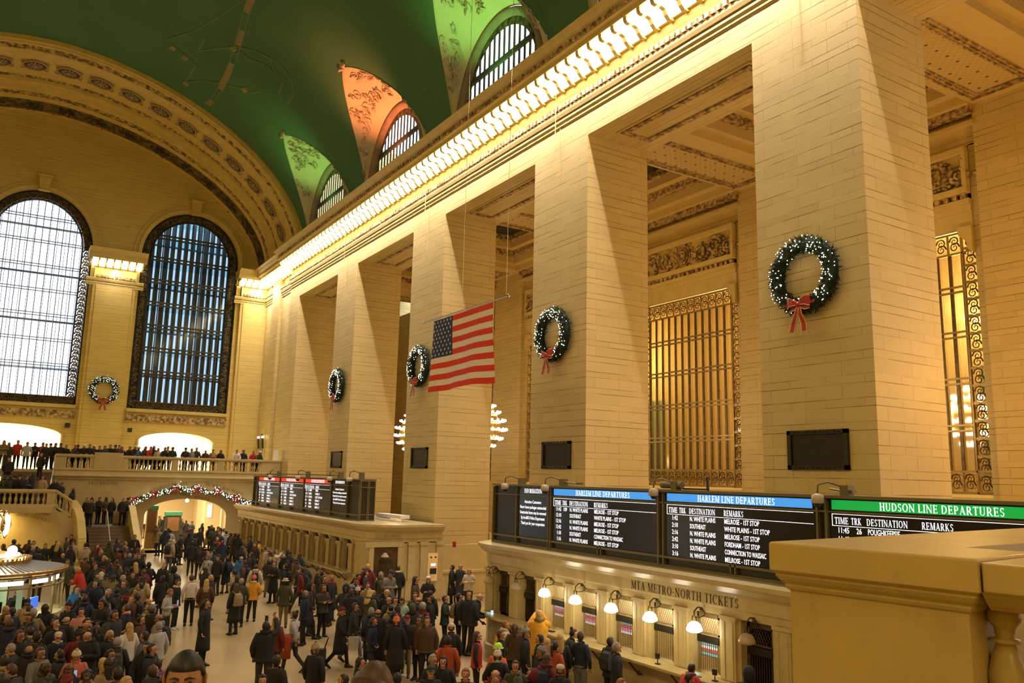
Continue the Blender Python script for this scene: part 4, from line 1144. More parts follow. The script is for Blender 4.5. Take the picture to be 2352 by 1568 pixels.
# end face of the far counter: pilasters, closed window, cash machine
b = MB(); X0 = 33.95
for y in (-16.15, -16.75, -17.55): b.box(X0-.06, X0+.1, y-.17, y+.17, .95, 2.5); b.box(X0-.1, X0+.1, y-.21, y+.21, 2.45, 2.6)
b.box(X0-.05, X0+.1, -17.9, -15.9, .1, .95)
b.box(X0-.12, X0+.1, -15.72, -13.9, 2.42, 2.62); b.build('end_pilasters', m_('counter_marble'), tf)
wf = MB(); wf.box(X0-.10, X0+.05, -15.70, -15.45, 1.0, 2.5); wf.box(X0-.10, X0+.05, -14.32, -14.1, 1.0, 2.5); wf.box(X0-.10, X0+.05, -15.7, -14.1, 2.42, 2.5); wf.box(X0-.14, X0+.05, -15.7, -14.1, 1.0, 1.12)
wf.build('window_surround', m_('counter_marble'), tf)
wf = MB(); wf.box(X0-.04, X0, -15.45, -14.32, 1.15, 2.42); o = wf.build('end_shutter', m_('bronze'), tf)
wf = MB(); wf.box(X0-.07, X0-.04, -15.15, -14.6, 1.72, 1.88); wf.build('plate', m_('iron'), o)
wf = MB(); 
for k in range(9): wf.box(X0-.06, X0-.04, -15.4+.12*k, -15.38+.12*k, 1.15, 1.6)
wf.build('bars', m_('iron'), o)
b = MB(); b.lathe([(.02, .18), (.09, .15), (.12, .08), (.16, .07), (.18, 0)], (X0-.3, -14.75, 2.02), 8); b.build('lamp_shade', m_('shade_off'), tf)
# gilt cash machine
t = thing('cash_machine', 'small gilt cash machine set in the end of the far ticket counter', 'cash machine', (X0-.1, -17.15, .9))
b = MB(); b.box(X0-.18, X0-.06, -17.38, -16.94, .9, 2.1); b.build('case', m_('clock_gold'), t, bevel=.02)
b = MB(); b.box(X0-.20, X0-.18, -17.28, -17.04, 1.55, 1.66); b.build('screen', m_('tv_white'), t)
b = MB(); b.box(X0-.20, X0-.18, -17.32, -17.0, 1.2, 1.45); b.build('keypad', m_('iron'), t)
b = MB(); b.ball((X0-.2, -17.26, 1.93), .045, 6, 4); b.ball((X0-.2, -17.04, 1.93), .045, 6, 4); b.build('lamp', m_('iron'), t)
tag(MB().box(33.7, 33.75, -18.25, -18.1, 2.35, 2.6).build('alarm_box', m_('bow_red')), 'small red fire alarm on the third pier', 'alarm')
# the windows of both counters
def ticket_window(wx, label, lit, tv, yf=-14.25, hinged=True):
    t = thing('ticket_window', label, 'ticket window', (wx, yf-.3, 1.12), 'ticket windows')
    y = yf-.26; x0, x1 = wx-.40, wx+.40
    b = MB(); b.box(x0-.02, x0+.10, y-.03, y+.03, 1.2, 2.5); b.box(x1-.10, x1+.02, y-.03, y+.03, 1.2, 2.5); b.box(x0, x1, y-.03, y+.03, 2.40, 2.5); b.box(x0, x1, y-.03, y+.03, 2.02, 2.06)
    b.build('frame', m_('bronze_light' if lit else 'bronze'), t)
    b = MB()
    for k in range(9):
        xx = x0+.14+(x1-x0-.28)*k/8
        b.box(xx-.006, xx+.006, y-.01, y+.01, 1.22, 1.90)
    b.build('bars', m_('bronze_light' if lit else 'bronze'), t)
    b = MB()
    for k in range(-6, 12):
        for s in (-1, 1):
            p0 = (x0+.1+k*.075, 2.06); p1 = (x0+.1+k*.075+.34*.5, 2.40)
            if s < 0: p0, p1 = (p0[0]+.17, p0[1]), (p1[0]-.17, p1[1])
            if min(p0[0], p1[0]) > x0+.08 and max(p0[0], p1[0]) < x1-.08: b.tube([(p0[0], y, p0[1]), (p1[0], y, p1[1])], .006, 4)
    b.build('lattice', m_('bronze_light' if lit else 'bronze'), t)
    b = MB(); b.box(x0+.06, x1-.06, y+.03, y+.05, 1.84, 2.00); b.build('name_plate', m_('plaque_bronze'), t)
    # the booth room behind
    b = MB(); b.box(x0-.1, x1+.1, y-1.2, y-1.15, 1.1, 2.6); b.box(x0-.14, x0-.1, y-1.2, y-.05, 1.1, 2.6); b.box(x1+.1, x1+.14, y-1.2, y-.05, 1.1, 2.6); b.box(x0-.1, x1+.1, y-1.2, y-.05, 1.08, 1.12)
    b.build('booth_interior', m_('cream_wall') if lit else m_('bronze'), t)
    if lit: point('booth_window_light', (wx+.1, y-.7, 2.3), CLAMP*.9, (1, .85, .6), .08)
    if tv:
        b = MB(); z0_ = 1.5
        cols = tv
        s = MB(); s.box(x0+.20, x1-.02, y-.17, y-.13, z0_, z0_+.34); s.build('monitor', m_('iron'), t)
        mt = [m_('tv_white'), m_('tv_teal'), m_('tv_red'), m_('tv_magenta'), m_('tv_blue')]; s = MB()
        for r, cidx in enumerate(cols): s.cur = cidx; s.box(x0+.22, x1-.04, y-.129, y-.125, z0_+.02+.30*r/len(cols), z0_+.02+.30*(r+.85)/len(cols))
        s.build('monitor_picture', mt, t.children[-1])
    # bracket lamp hanging before the window
    l = thing('counter_lamp', ' '.join((('glowing' if lit else 'unlit')+' glass lamp by the '+label).split()[:16]), 'lamp', (wx+.25, yf+.05, 2.6), 'counter lamps')
    lx = wx-.12; ly = yf+.33
    b = MB(); b.tube([(lx, yf-.02, 2.52), (lx, yf+.08, 2.66), (lx, yf+.22, 2.68), (lx, yf+.33, 2.60), (lx, ly, 2.45)], .018, 6); b.ball((lx, yf+.1, 2.62), .05, 6, 4); b.tube([(lx, yf+.0, 2.5), (lx, yf+.1, 2.46), (lx, ly, 2.46)], .012, 5)
    for s in (-1, 1): b.tube([(lx+s*.05, ly, 2.5), (lx+s*.07, ly, 2.42), (lx+s*.03, ly, 2.36)], .014, 5)
    b.build('bracket', m_('bronze'), l, True)
    b = MB(); n = 16; rings = []
    for r, z in ((.03, 2.38), (.09, 2.36), (.135, 2.31), (.155, 2.25), (.17, 2.22), (.165, 2.17), (.10, 2.14), (.02, 2.135)):
        rings.append([(lx+r*(1+.07*abs(cos(4*a)))*cos(a), ly+r*(1+.07*abs(cos(4*a)))*sin(a), z) for a in (2*pi*j/n for j in range(n))])
    b.loft(rings); b.build('glass_shade', m_('opal') if lit else m_('shade_off'), l, True)
    if lit: point('counter_lamp_light', (lx+.0, ly+.02, 2.05), CLAMP, (1, .80, .5), .12)
    return t
wl = ['ticket window at the far rounded end of the near counter, dark', 'second dark ticket window of the near counter', 'ticket window behind the yellow coat', 'ticket window with a pink and white screen, fourth from the far end',
      'ticket window with a blue striped screen, left of the carved M', 'ticket window under the carved word NORTH, bars only', 'ticket window with a red and teal screen near the counter end', 'dark ticket window beside the foreground parapet',
      'ticket window hidden by the foreground parapet', 'last ticket window hidden by the foreground parapet']
tvs = {2: (0, 2, 3, 0), 3: (0, 3, 2, 0), 4: (0, 3, 2, 1), 6: (1, 2, 0, 1)}
for k, wx in enumerate(nearx[:8]): ticket_window(wx, 'ticket window'.join([wl[k].split('ticket window')[0], wl[k].split('ticket window')[1]]), 2 <= k <= 6, tvs.get(k))
# the same on the far counter, seen at a steep angle: dark barred openings
fw0 = None
for k, wx in enumerate(farx):
    if k == 0:
        t = thing('ticket_window', 'dark barred ticket window of the far counter, between its columns', 'ticket window', (wx, -14.5, 1.12), 'ticket windows of the far counter')
        b = MB(); b.box(wx-.55, wx+.55, -14.54, -14.5, 1.14, 2.5); b.build('opening_sheet', m_('opening_dark'), t)  # near-black sheet stands for the darkness inside the opening
        b = MB()
        for q in range(9): b.box(wx-.4+.1*q, wx-.385+.1*q, -14.5, -14.47, 1.2, 2.4)
        b.build('bars', m_('iron'), t); fw0 = t
    else:
        t = copy_tree(fw0); t.location = (wx, -14.5, 1.12)
# card readers and small gear on the near shelf
for k, (x, lb) in enumerate(((17.0, 'small black card reader on the counter shelf under the carved M'), (15.45, 'small black card reader left of the red puffer jacket'), (13.6, 'small black card reader right of the red puffer jacket'))):
    t = thing('card_reader', lb, 'card reader', (x, -13.95, 1.2)); b = MB(); b.box(x-.05, x+.05, -14.0, -13.9, 1.2, 1.22); b.tube([(x, -13.95, 1.2), (x, -13.95, 1.34)], .012, 5); b.build('stand', m_('iron'), t)
    b = MB(); b.obox((x, -13.95, 1.33), .4, .10, .05, .12); b.build('terminal', m_('iron'), t)
for k, (x, lb) in enumerate(((20.0, 'flat keyboard tray on the counter behind the orange sweater'), (14.3, 'green glowing ticket display on the counter by the red puffer'), (23.4, 'small green lit display at the far end of the near counter'))):
    b = MB(); b.obox((x, -14.0, 1.205), .1, .26, .12, .03); tag(b.build('counter_display', m_('tv_teal' if k else 'iron')), lb, 'display')
tag(MB().obox((14.05, -13.9, 1.20), .5, .13, .07, .015).build('phone', m_('iron')), 'dark phone lying on the counter beside the red puffer jacket', 'phone')
tag(MB().lathe([(.035, 0), (.045, .12), (.048, .13)], (23.2, -13.95, 1.2), 10).build('paper_cup', m_('tv_white')), 'lit paper cup on the counter at its far end', 'cup')
b = MB()
for k in range(6): b.obox((36.4+.7*k, -16.4+.12*(k % 3), 3.36+.02*k), .3*k, 1.2, .10, .06)
b.obox((37.2, -16.6, 3.5), .1, 2.4, .5, .16); tag(b.build('stacked_planks', m_('paper')), 'loose pale boards lying on top of the far counter', 'boards')
b = MB(); b.obox((25.0, -15.6, 3.36), .3, .8, .35, .05); b.obox((24.9, -15.5, 3.41), .7, .5, .3, .03); tag(b.build('folded_cloth', m_('paper')), 'flat pale sheets on top of the near counter end', 'sheets')
# thin pole by the passage
tag(MB().tube([(57.3, -14.6, 0), (57.3, -14.6, 3.15)], .045, 6).build('pole', m_('paper')), 'thin pale pole at the far end of the far counter', 'pole')
# ------------------------------------------------------------------ foreground stair parapet
t = thing('foreground_parapet', 'large marble pedestal and coping filling the lower right corner', 'parapet', (3.4, -5.2, 4.0))
PA = Vector((4.07, -4.73)); PB = Vector((2.70, -4.91)); dirx = (PB-PA).normalized(); inn = Vector((dirx.y, -dirx.x)); inn = inn if inn.y < 0 else -inn
def P2(a, c): q = PA+dirx*a+inn*c; return (q.x, q.y)
L = (PB-PA).length
capz = 5.10
def capring(o, z): return [(*P2(-o, -o), z), (*P2(L+o, -o), z), (*P2(L+o, 1.1), z), (*P2(.85, 1.1), z), (*P2(.85, 6), z), (*P2(-o, 6), z)]
def ring4(o, z, L0=0, L1=L, w=.95): return [(*P2(L0-o, -o), z), (*P2(L1+o, -o), z), (*P2(L1+o, w+o), z), (*P2(L0-o, w+o), z)]
b = MB(); b.loft([ring4(-.005, capz-.20), ring4(0, capz-.19), ring4(0, capz-.01), ring4(-.01, capz)]); 
b.loft([[(*P2(0, .9), capz-.2), (*P2(.95, .9), capz-.2), (*P2(.95, 7), capz-.2), (*P2(0, 7), capz-.2)], [(*P2(0, .9), capz-.001), (*P2(.95, .9), capz-.001), (*P2(.95, 7), capz-.001), (*P2(0, 7), capz-.001)]])
b.build('cap', m_('marble'), t, bevel=.008)
b = MB(); pr = [(-.10, 3.9), (-.10, capz-.33), (-.085, capz-.32), (-.075, capz-.30), (-.075, capz-.285), (-.05, capz-.26), (-.03, capz-.23), (-.03, capz-.215), (-.015, capz-.20)]
b.loft([ring4(o, z, 0, L, .8) for o, z in pr])
b.box(P2(.1, .9)[0]-.75, P2(.1, .9)[0], -12, -5.7, 3.9, capz-.2)
b.build('die', m_('marble'), t)
b = MB(); w = .42
b.loft([[(*P2(L+.012, .03), z), (*P2(L+3.2, .03), z), (*P2(L+3.2, .85), z), (*P2(L+.012, .85), z)] for z in (capz-.19, capz-.02)]); b.build('rail_coping', m_('marble'), t, bevel=.01)
b = MB(); b.loft([[(*P2(L+.0, o), z), (*P2(L+3.2, o), z), (*P2(L+3.2, .8-o), z), (*P2(L+.0, .8-o), z)] for o, z in ((.16, capz-.30), (.12, capz-.27), (.07, capz-.22), (.05, capz-.19))]); b.build('rail_moulding', m_('marble'), t)
b = MB(); b.loft([[(*P2(L+.0, .1), z), (*P2(L+3.2, .1), z), (*P2(L+3.2, .7), z), (*P2(L+.0, .7), z)] for z in (3.9, 4.12)]); b.build('rail_base', m_('marble'), t)
hb = capz-.30-4.12; q_ = at(2308, 1450, y=-5.28)-Vector((PB.x, PB.y, 0)); BX0 = q_.x*dirx.x+q_.y*dirx.y; BY0 = q_.x*inn.x+q_.y*inn.y
for k in range(9):
    c = P2(L+BX0+.30*k, BY0); b = MB(); b.lathe([(rr*1.05, z*hb/.66) for rr, z in ((.09, 0), (.09, .05), (.055, .08), (.06, .12), (.10, .22), (.105, .28), (.07, .40), (.05, .455), (.078, .462), (.078, .478), (.05, .485), (.055, .54), (.085, .58), (.09, .60), (.085, .62), (.085, .66))], (*c, 4.12), 20)
    b.build('baluster', m_('marble'), t, True)
b = MB()   # west stairs running down before the camera, and the landing under it
for k in range(21): b.box(2.1, 2.1+.34*(k+1), -4.6, 6, 0, 3.85-.175*(k+1))
b.box(-3, 2.1, -13, 6, 3.6, 3.9); b.box(-3, 3.2, -13, -5.9, 3.6, 3.9)
b.box(4.3, 9.2, -5.3, -4.75, 0, 2.0)
struct(b.build('floor', m_('marble')), 'landing and steps of the near staircase')
# ------------------------------------------------------------------ lettering
def serif_glyphs():
    T, H, SL = .15, .055, .07      # thick, thin, serif reach
    G = {}
    def stem(x, y0=0, y1=1, w=T, s0=1, s1=1):
        q = [[(x-w/2, y0), (x+w/2, y0), (x+w/2, y1), (x-w/2, y1)]]
        if s0: q.append([(x-w/2-SL, y0), (x+w/2+SL, y0), (x+w/2+SL, y0+.035), (x+w/2, y0+.07), (x-w/2, y0+.07), (x-w/2-SL, y0+.035)])
        if s1: q.append([(x-w/2-SL, y1), (x-w/2-SL, y1-.035), (x-w/2, y1-.07), (x+w/2, y1-.07), (x+w/2+SL, y1-.035), (x+w/2+SL, y1)])
        return q
    def hb(x0, x1, y, h=H, tip=0):
        q = [[(x0, y-h/2), (x1, y-h/2), (x1, y+h/2), (x0, y+h/2)]]
        if tip: q.append([(x1-.035, y-h/2-(.14 if tip in (1, 3) else 0)), (x1+.01, y-h/2-(.14 if tip in (1, 3) else 0)), (x1, y+h/2+(.14 if tip in (2, 3) else 0)), (x1-.035, y+h/2+(.14 if tip in (2, 3) else 0))])
        return q
    def dg(x0, y0, x1, y1, w): return [[(x0-w/2, y0), (x0+w/2, y0), (x1+w/2, y1), (x1-w/2, y1)]]
    def arc(cx, cy, rx, ry, a0, a1, tx=T, ty=H, n=14):
        q = []
        for i in range(n):
            a, b = radians(a0+(a1-a0)*i/n), radians(a0+(a1-a0)*(i+1)/n)
            q.append([(cx+rx*cos(a), cy+ry*sin(a)), (cx+rx*cos(b), cy+ry*sin(b)), (cx+(rx-tx)*cos(b), cy+(ry-ty)*sin(b)), (cx+(rx-tx)*cos(a), cy+(ry-ty)*sin(a))])
        return q
    def ser(x, y, w=.2): return [[(x-w/2, y-.02), (x+w/2, y-.02), (x+w/2, y+.02), (x-w/2, y+.02)]]
    G['I'] = (.34, stem(.17)); G['H'] = (.82, stem(.17)+stem(.65)+hb(.17, .65, .5))
    G['E'] = (.66, stem(.17)+hb(.17, .58, .97, H, 1)+hb(.17, .5, .5, H, 3)+hb(.17, .6, .03, H, 2))
    G['F'] = (.62, stem(.17)+hb(.17, .57, .97, H, 1)+hb(.17, .48, .5, H, 3)); G['L'] = (.62, stem(.17)+hb(.17, .58, .03, H, 2))
    G['T'] = (.70, stem(.35, s1=0)+hb(.05, .65, .97, H, 1)+[[(.04, .8), (.075, .8), (.075, .99), (.05, .99)]])
    G['M'] = (.98, stem(.15, w=.06)+stem(.83)+dg(.20, 1, .49, .05, .14)+dg(.49, .05, .80, 1, .05))
    G['N'] = (.84, stem(.14, w=.06, s1=0)+stem(.70, w=.06, s0=0)+dg(.12, 1, .70, 0, .15)+ser(.08, .98)); 
    G['A'] = (.78, dg(.12, 0, .40, 1, .06)+dg(.64, 0, .38, 1, .16)+hb(.2, .56, .32)+ser(.12, .02)+ser(.65, .02, .26))
    G['V'] = (.78, dg(.12, 1, .40, 0, .16)+dg(.66, 1, .40, 0, .06)+ser(.12, .98, .26)+ser(.67, .98))
    G['W'] = (1.08, dg(.10, 1, .34, 0, .15)+dg(.54, 1, .34, 0, .05)+dg(.54, 1, .76, 0, .15)+dg(.98, 1, .76, 0, .05)+ser(.1, .98, .24)+ser(.98, .98))
    G['X'] = (.76, dg(.12, 1, .62, 0, .16)+dg(.64, 1, .10, 0, .055)+ser(.12, .98, .24)+ser(.65, .98)+ser(.1, .02)+ser(.64, .02, .24))
    G['Y'] = (.74, dg(.12, 1, .37, .45, .15)+dg(.62, 1, .40, .45, .055)+stem(.38, 0, .47, s1=0)+ser(.12, .98, .24)+ser(.62, .98))
    G['K'] = (.80, stem(.17)+dg(.62, 1, .24, .45, .055)+dg(.30, .58, .66, 0, .16)+ser(.62, .98)+ser(.67, .02, .24))
    G['P'] = (.66, stem(.17, s1=0)+hb(.1, .34, .97)+hb(.17, .34, .45)+arc(.34, .71, .26, .29, -90, 90)); G['D'] = (.82, stem(.17, s0=0, s1=0)+hb(.1, .36, .97)+hb(.1, .36, .03)+arc(.34, .5, .42, .5, -90, 90))
    G['R'] = (.76, G['P'][1]+dg(.36, .46, .64, 0, .16)+ser(.66, .02, .2)); G['B'] = (.70, stem(.17, s0=0, s1=0)+hb(.1, .34, .97)+hb(.1, .36, .03)+hb(.17, .34, .52)+arc(.32, .755, .24, .245, -90, 90)+arc(.34, .27, .29, .27, -90, 90))
    G['O'] = (.86, arc(.43, .5, .39, .52, 0, 360, T, H, 26)); G['C'] = (.78, arc(.43, .5, .39, .52, 45, 315, T, H, 20)+[[(.69, .70), (.73, .70), (.73, .98), (.70, .98)]]); G['G'] = (.84, G['C'][1][:-1]+stem(.70, 0, .42, .13, 0, 1)+[[(.69, .70), (.73, .70), (.73, .98), (.70, .98)]])
    G['S'] = (.60, arc(.30, .745, .22, .265, 20, 270, .12, H, 14)+arc(.30, .255, .24, .265, -160, 90, .12, H, 14)+[[(.47, .75), (.5, .75), (.5, .98), (.48, .98)]])
    G['U'] = (.80, stem(.17, .3, 1, T, 0)+stem(.63, .3, 1, .06, 0)+arc(.385, .32, .29, .33, 180, 360, .10, H)); G['-'] = (.36, hb(.05, .31, .42, .07)); G[' '] = (.30, []); G['.'] = (.2, [[(.05, 0), (.15, 0), (.15, .1), (.05, .1)]])
    return G
SG = serif_glyphs()
def serif(text, sp=.07):
    v = []; f = []; x = 0
    for ch in text:
        wd, polys = SG.get(ch, SG[' '])
        for p in polys:
            n = len(v); v += [(x+a, b) for a, b in p]; f.append(tuple(range(n, n+len(p))))
        x += wd+sp
    return v, f, max(.01, x-sp)
# plain lettering: the built-in face, turned to meshes once
TXT = {}
def prep(strings):
    obs = []
    for s in strings:
        c = bpy.data.curves.new('t', 'FONT'); c.body = s; c.resolution_u = 2; c.offset = .006; o = bpy.data.objects.new('t', c); C.objects.link(o); obs.append(o)
    dg = bpy.context.evaluated_depsgraph_get(); dg.update()
    for s, o in zip(strings, obs):
        me = bpy.data.meshes.new_from_object(o.evaluated_get(dg))
        v = [(p.co.x/.72, p.co.y/.72) for p in me.vertices]; f = [tuple(p.vertices) for p in me.polygons]
        TXT[s] = (v, f, max([p[0] for p in v] or [0])); bpy.data.meshes.remove(me)
    for o in obs: c = o.data; bpy.data.objects.remove(o); bpy.data.curves.remove(c)
def put(mb, glyphs, org, ex, ez, h, width=None, align='L', push=None):
    """lay flat lettering in the plane of ex, ez; h = cap height; width = exact run"""
    v, f, w = glyphs; sx = h if width is None else width/w
    off = 0 if align == 'L' else (-w*sx/2 if align == 'C' else -w*sx)
    n = len(mb.v); o = Vector(org)
    mb.v += [tuple(o+ex*(x*sx+off)+ez*(y*h)) for x, y in v]; mb.f += [tuple(i+n for i in q) for q in f]; mb.m += [mb.cur]*len(f)
info = ['Attention Customers:', 'Never leave packages unattended', 'Unattended items may be removed', 'By the MTA Police Department', 'Thank you for your cooperation']
h1 = [('11:42', '109', 'N. WHITE PLAINS', 'MELROSE - 1ST STOP'), ('12:10', '', 'SOUTHEAST', 'WHITE PLAINS - 1ST STOP'), ('12:16', '', 'N. WHITE PLAINS', 'MELROSE - 1ST STOP'),
      ('12:42', '', 'N. WHITE PLAINS', 'MELROSE - 1ST STOP'), ('1:10', '', 'SOUTHEAST', 'CONNECTION TO WASSAIC'), ('1:16', '', 'N. WHITE PLAINS', 'MELROSE - 1ST STOP')]
h2 = [('1:42', '', 'N. WHITE PLAINS', 'MELROSE - 1ST STOP'), ('2:10', '', 'SOUTHEAST', 'WHITE PLAINS - 1ST STOP'), ('2:16', '', 'N. WHITE PLAINS', 'MELROSE - 1ST STOP'),
      ('2:42', '', 'N. WHITE PLAINS', 'FORDHAM - 1ST STOP'), ('3:10', '', 'SOUTHEAST', 'CONNECTION TO WASSAIC'), ('3:16', '', 'N. WHITE PLAINS', 'MELROSE - 1ST STOP')]
h3 = [('11:45', '26', 'POUGHKEEPSIE', 'TARRYTOWN - 1ST STOP'), ('11:49', '30', 'CROTON-HARMON', 'YONKERS - 1ST STOP'), ('12:15', '', 'POUGHKEEPSIE', 'TARRYTOWN - 1ST STOP')]
n1 = [('11:50', '18', 'STAMFORD', 'STAMFORD'), ('12:04', '20', 'STAMFORD', 'FORDHAM - 1ST'), ('12:07', '14', 'NEW HAVEN', 'CONNECT TO NEW CANAAN'), ('12:34', '', 'STAMFORD', 'FORDHAM - 1ST'), ('1:04', '', 'STAMFORD', 'FORDHAM - 1ST'), ('1:07', '', 'NEW HAVEN', 'STAMFORD - 1ST')]
strs = sorted(set(info)|set(x for r in h1+h2+h3+n1 for x in r if x)|{'Thank', '4 5 6 7 S'})
prep(strs)
EXB, EZB = Vector((-1, 0, 0)), Vector((0, 0, 1))
YBD = -14.84
def board(label, x0, x1, panels, side):
    """departure board box between x0 < x1, face toward the hall (+y); panels = [(xl, xr, kind, rows)] with xl > xr (left and right as seen)"""
    t = thing('departure_board', label, 'departure board', ((x0+x1)/2, YBD-.4, 3.36), 'departure boards over the ticket counters')
    b = MB(); b.box(x0, x1, YBD-.75, YBD-.06, 3.38, 5.26); b.build('case', m_('black_frame'), t)
    b = MB(); b.box(x0-.03, x1+.03, YBD-.8, YBD+.05, 5.245, 5.31)
    for z in (3.36, 3.58): b.box(x0-.02, x1+.02, YBD-.06, YBD+.03, z, z+.06)
    b.box(x0, x1, YBD-.06, YBD+.02, 4.955, 4.99)
    vx = set([x0, x1-.06])
    for p in panels: vx |= {p[0]+.03, p[1]-.09}
    for x in sorted(vx): b.box(x, x+.05, YBD-.06, YBD+.04, 3.36, 5.22)
    for p in panels:
        m = (p[0]+p[1])/2
        if p[0]-p[1] > 2.6:
            for q in (-.08, .06): b.box(m+q, m+q+.04, YBD-.06, YBD+.03, 3.4, 3.66)
    for z in (3.36, 3.62, 4.9, 5.2):
        b.box(x0-.03, x0, YBD-.75, YBD+.02, z, z+.05)
    for y in (YBD-.75, YBD-.45, YBD-.38, YBD-.03): b.box(x0-.035, x0, y-.02, y+.02, 3.36, 5.22)
    b.build('frame', m_('board_rail'), t)
    for (xl, xr, kind, rows) in panels:
        s = MB(); s.box(xr+.02, xl-.02, YBD-.05, YBD-.02, 3.65, 5.23); sc = s.build('screen', m_('screen_black'), t)
        W = xl-xr-.12; yl = YBD-.012; X = lambda f: xl-.06-W*f
        tx = MB()
        if kind == 'info':
            put(tx, serif('INFORMATION'), (X(.5), yl, 5.05), EXB, EZB, .13, W*.62, 'C')
            for k, l in enumerate(info): put(tx, TXT[l], (X(.5), yl, 4.72-.17*k), EXB, EZB, .10, W*(.60 if k == 0 else .93 if k in (1, 2) else .84), 'C')
        else:
            h = MB(); h.box(X(.995), X(.0), YBD-.02, YBD-.015, 5.02, 5.215); h.build('header_band', m_(kind), sc)
            put(tx, serif({'screen_blue': 'HARLEM LINE DEPARTURES', 'screen_green': 'HUDSON LINE DEPARTURES', 'screen_red': 'NEW HAVEN LINE DEPARTURES'}[kind]), (X(.51), yl, 5.045), EXB, EZB, .145, W*.53, 'C')
            for z in (4.925, 4.69): tx.box(X(1), X(0), YBD-.02, yl, z, z+.010)
            tx.box(X(0)-.01, X(0), YBD-.02, yl, 4.69, 4.93)
            for f, wd, q in ((.014, .072, 'TIME'), (.10, .052, 'TRK'), (.178, .195, 'DESTINATION'), (.435, .135, 'REMARKS')): put(tx, serif(q), (X(f), yl, 4.735), EXB, EZB, .13, W*wd)
            for k, r in enumerate(rows):
                z = 4.555-.176*k
                put(tx, TXT[r[0]], (X(.088), yl, z), EXB, EZB, .115, W*.012*len(r[0]), 'R')
                if r[1]: put(tx, TXT[r[1]], (X(.152), yl, z), EXB, EZB, .115, W*.0135*len(r[1]), 'R')
                put(tx, TXT[r[2]], (X(.182), yl, z), EXB, EZB, .115, W*.0128*len(r[2])*(1.05 if len(r[2]) < 10 else 1))
                put(tx, TXT[r[3]], (X(.437), yl, z), EXB, EZB, .115, W*.0131*len(r[3]))
        tx.build('lettering', m_('screen_text'), sc)
    return t
board('near departure board with two blue headed screens and a green headed one', 5.6, 24.78,
      [(23.2, 21.45, 'info', None), (21.22, 16.42, 'screen_blue', h1), (16.12, 11.5, 'screen_blue', h2), (11.16, 6.55, 'screen_green', h3)], 1)
board('far departure board with three red headed screens', 37.1, 56.0,
      [(54.9, 50.2, 'screen_red', n1), (50.0, 45.6, 'screen_red', n1), (45.4, 41.2, 'screen_red', n1), (41.0, 38.8, 'info', None)], 1)
# cameras and gear on top of the boards
cl = ['far left end of the near board', 'blue screens of the near board, left', 'middle of the near board', 'joint of the blue and green screens']
def dome(x, z, label, s=1, y=YBD):
    t = thing('dome_camera', label, 'camera', (x, y, z), 'dome cameras on the departure boards')
    b = MB(); pts = [(x-.35*s, y-.2, z), (x-.32*s, y-.1, z+.22*s), (x-.15*s, y+.08, z+.3*s), (x, y+.2, z+.24*s), (x, y+.22, z+.05)]
    b.tube(pts, .022*s, 6); b.build('gooseneck', m_('board_rail'), t, True)
    b = MB(); b.lathe([(.05*s, .06), (.12*s, .02), (.13*s, -.06), (.13*s, -.14), (.02, -.15)], (x, y+.22, z), 12); b.build('housing', m_('shade_off'), t, True)
    b = MB(); b.ball((x, y+.22, z-.15), .085*s, 10, 6); b.build('lens_dome', m_('black_frame'), t, True)
    b = MB(); b.box(x-.5*s, x-.3*s, y-.3, y-.1, z-.02, z+.24*s); b.build('junction_box', m_('board_rail'), t)
for (px, py, lb) in ((1160, 1108, 'cream dome camera at the far left end of the near board'), (1252, 1112, 'cream dome camera left of the first blue header'),
                     (1501, 1128, 'grey dome camera hanging over the joint of the two blue screens'), (1878, 1143, 'squat dome camera between the blue and the green header')):
    p = at(px, py, y=YBD+.22); dome(p.x, 5.28, lb, 1)
for (px, lb) in ((620, 'dome camera over the first red screen of the far board'), (684, 'dome camera over the second red screen of the far board'), (757, 'dome camera over the third red screen of the far board'), (803, 'dome camera at the near end of the far board')):
    p = at(px, 1095, y=YBD+.22); dome(p.x, 5.32, lb, 1.25)
t = thing('equipment_arm', 'black tube and antenna arm on top of the middle of the near board', 'antenna', (15.4, YBD-.3, 5.3))
p = at(1545, 1112, y=YBD-.2)
b = MB(); b.tube([(p.x+.4, YBD-.2, 5.43), (p.x-.35, YBD-.2, 5.43)], .09, 10); b.build('tube', m_('board_rail'), t)
b = MB(); b.box(p.x-1.2, p.x-.3, YBD-.3, YBD-.26, 5.32, 5.36); b.box(p.x-1.2, p.x-1.15, YBD-.3, YBD-.25, 5.3, 5.62); b.build('arm', m_('black_frame'), t)
for (px0, px1, lb) in ((1290, 1330, 'thin conduit arm on the board top left of the first pier wreath bow'), (1905, 1950, 'thin conduit arm on the board top right of the last dome camera')):
    a = at(px0, 1100, y=YBD-.2); c = at(px1, 1104, y=YBD-.2); b = MB(); b.tube([(a.x, YBD-.2, 5.44), (c.x, YBD-.2, 5.38)], .022, 5); b.box(c.x-.1, c.x+.1, YBD-.28, YBD-.15, 5.36, 5.42); tag(b.build('conduit_arm', m_('board_rail')), lb, 'conduit')
tag(MB().tube([(54, YBD-.3, 5.32), (54, YBD-.3, 5.45), (41, YBD-.3, 5.45), (41, YBD-.3, 5.32)], .03, 5).build('cable_rail', m_('black_frame')), 'thin rail running over the far departure board', 'rail')
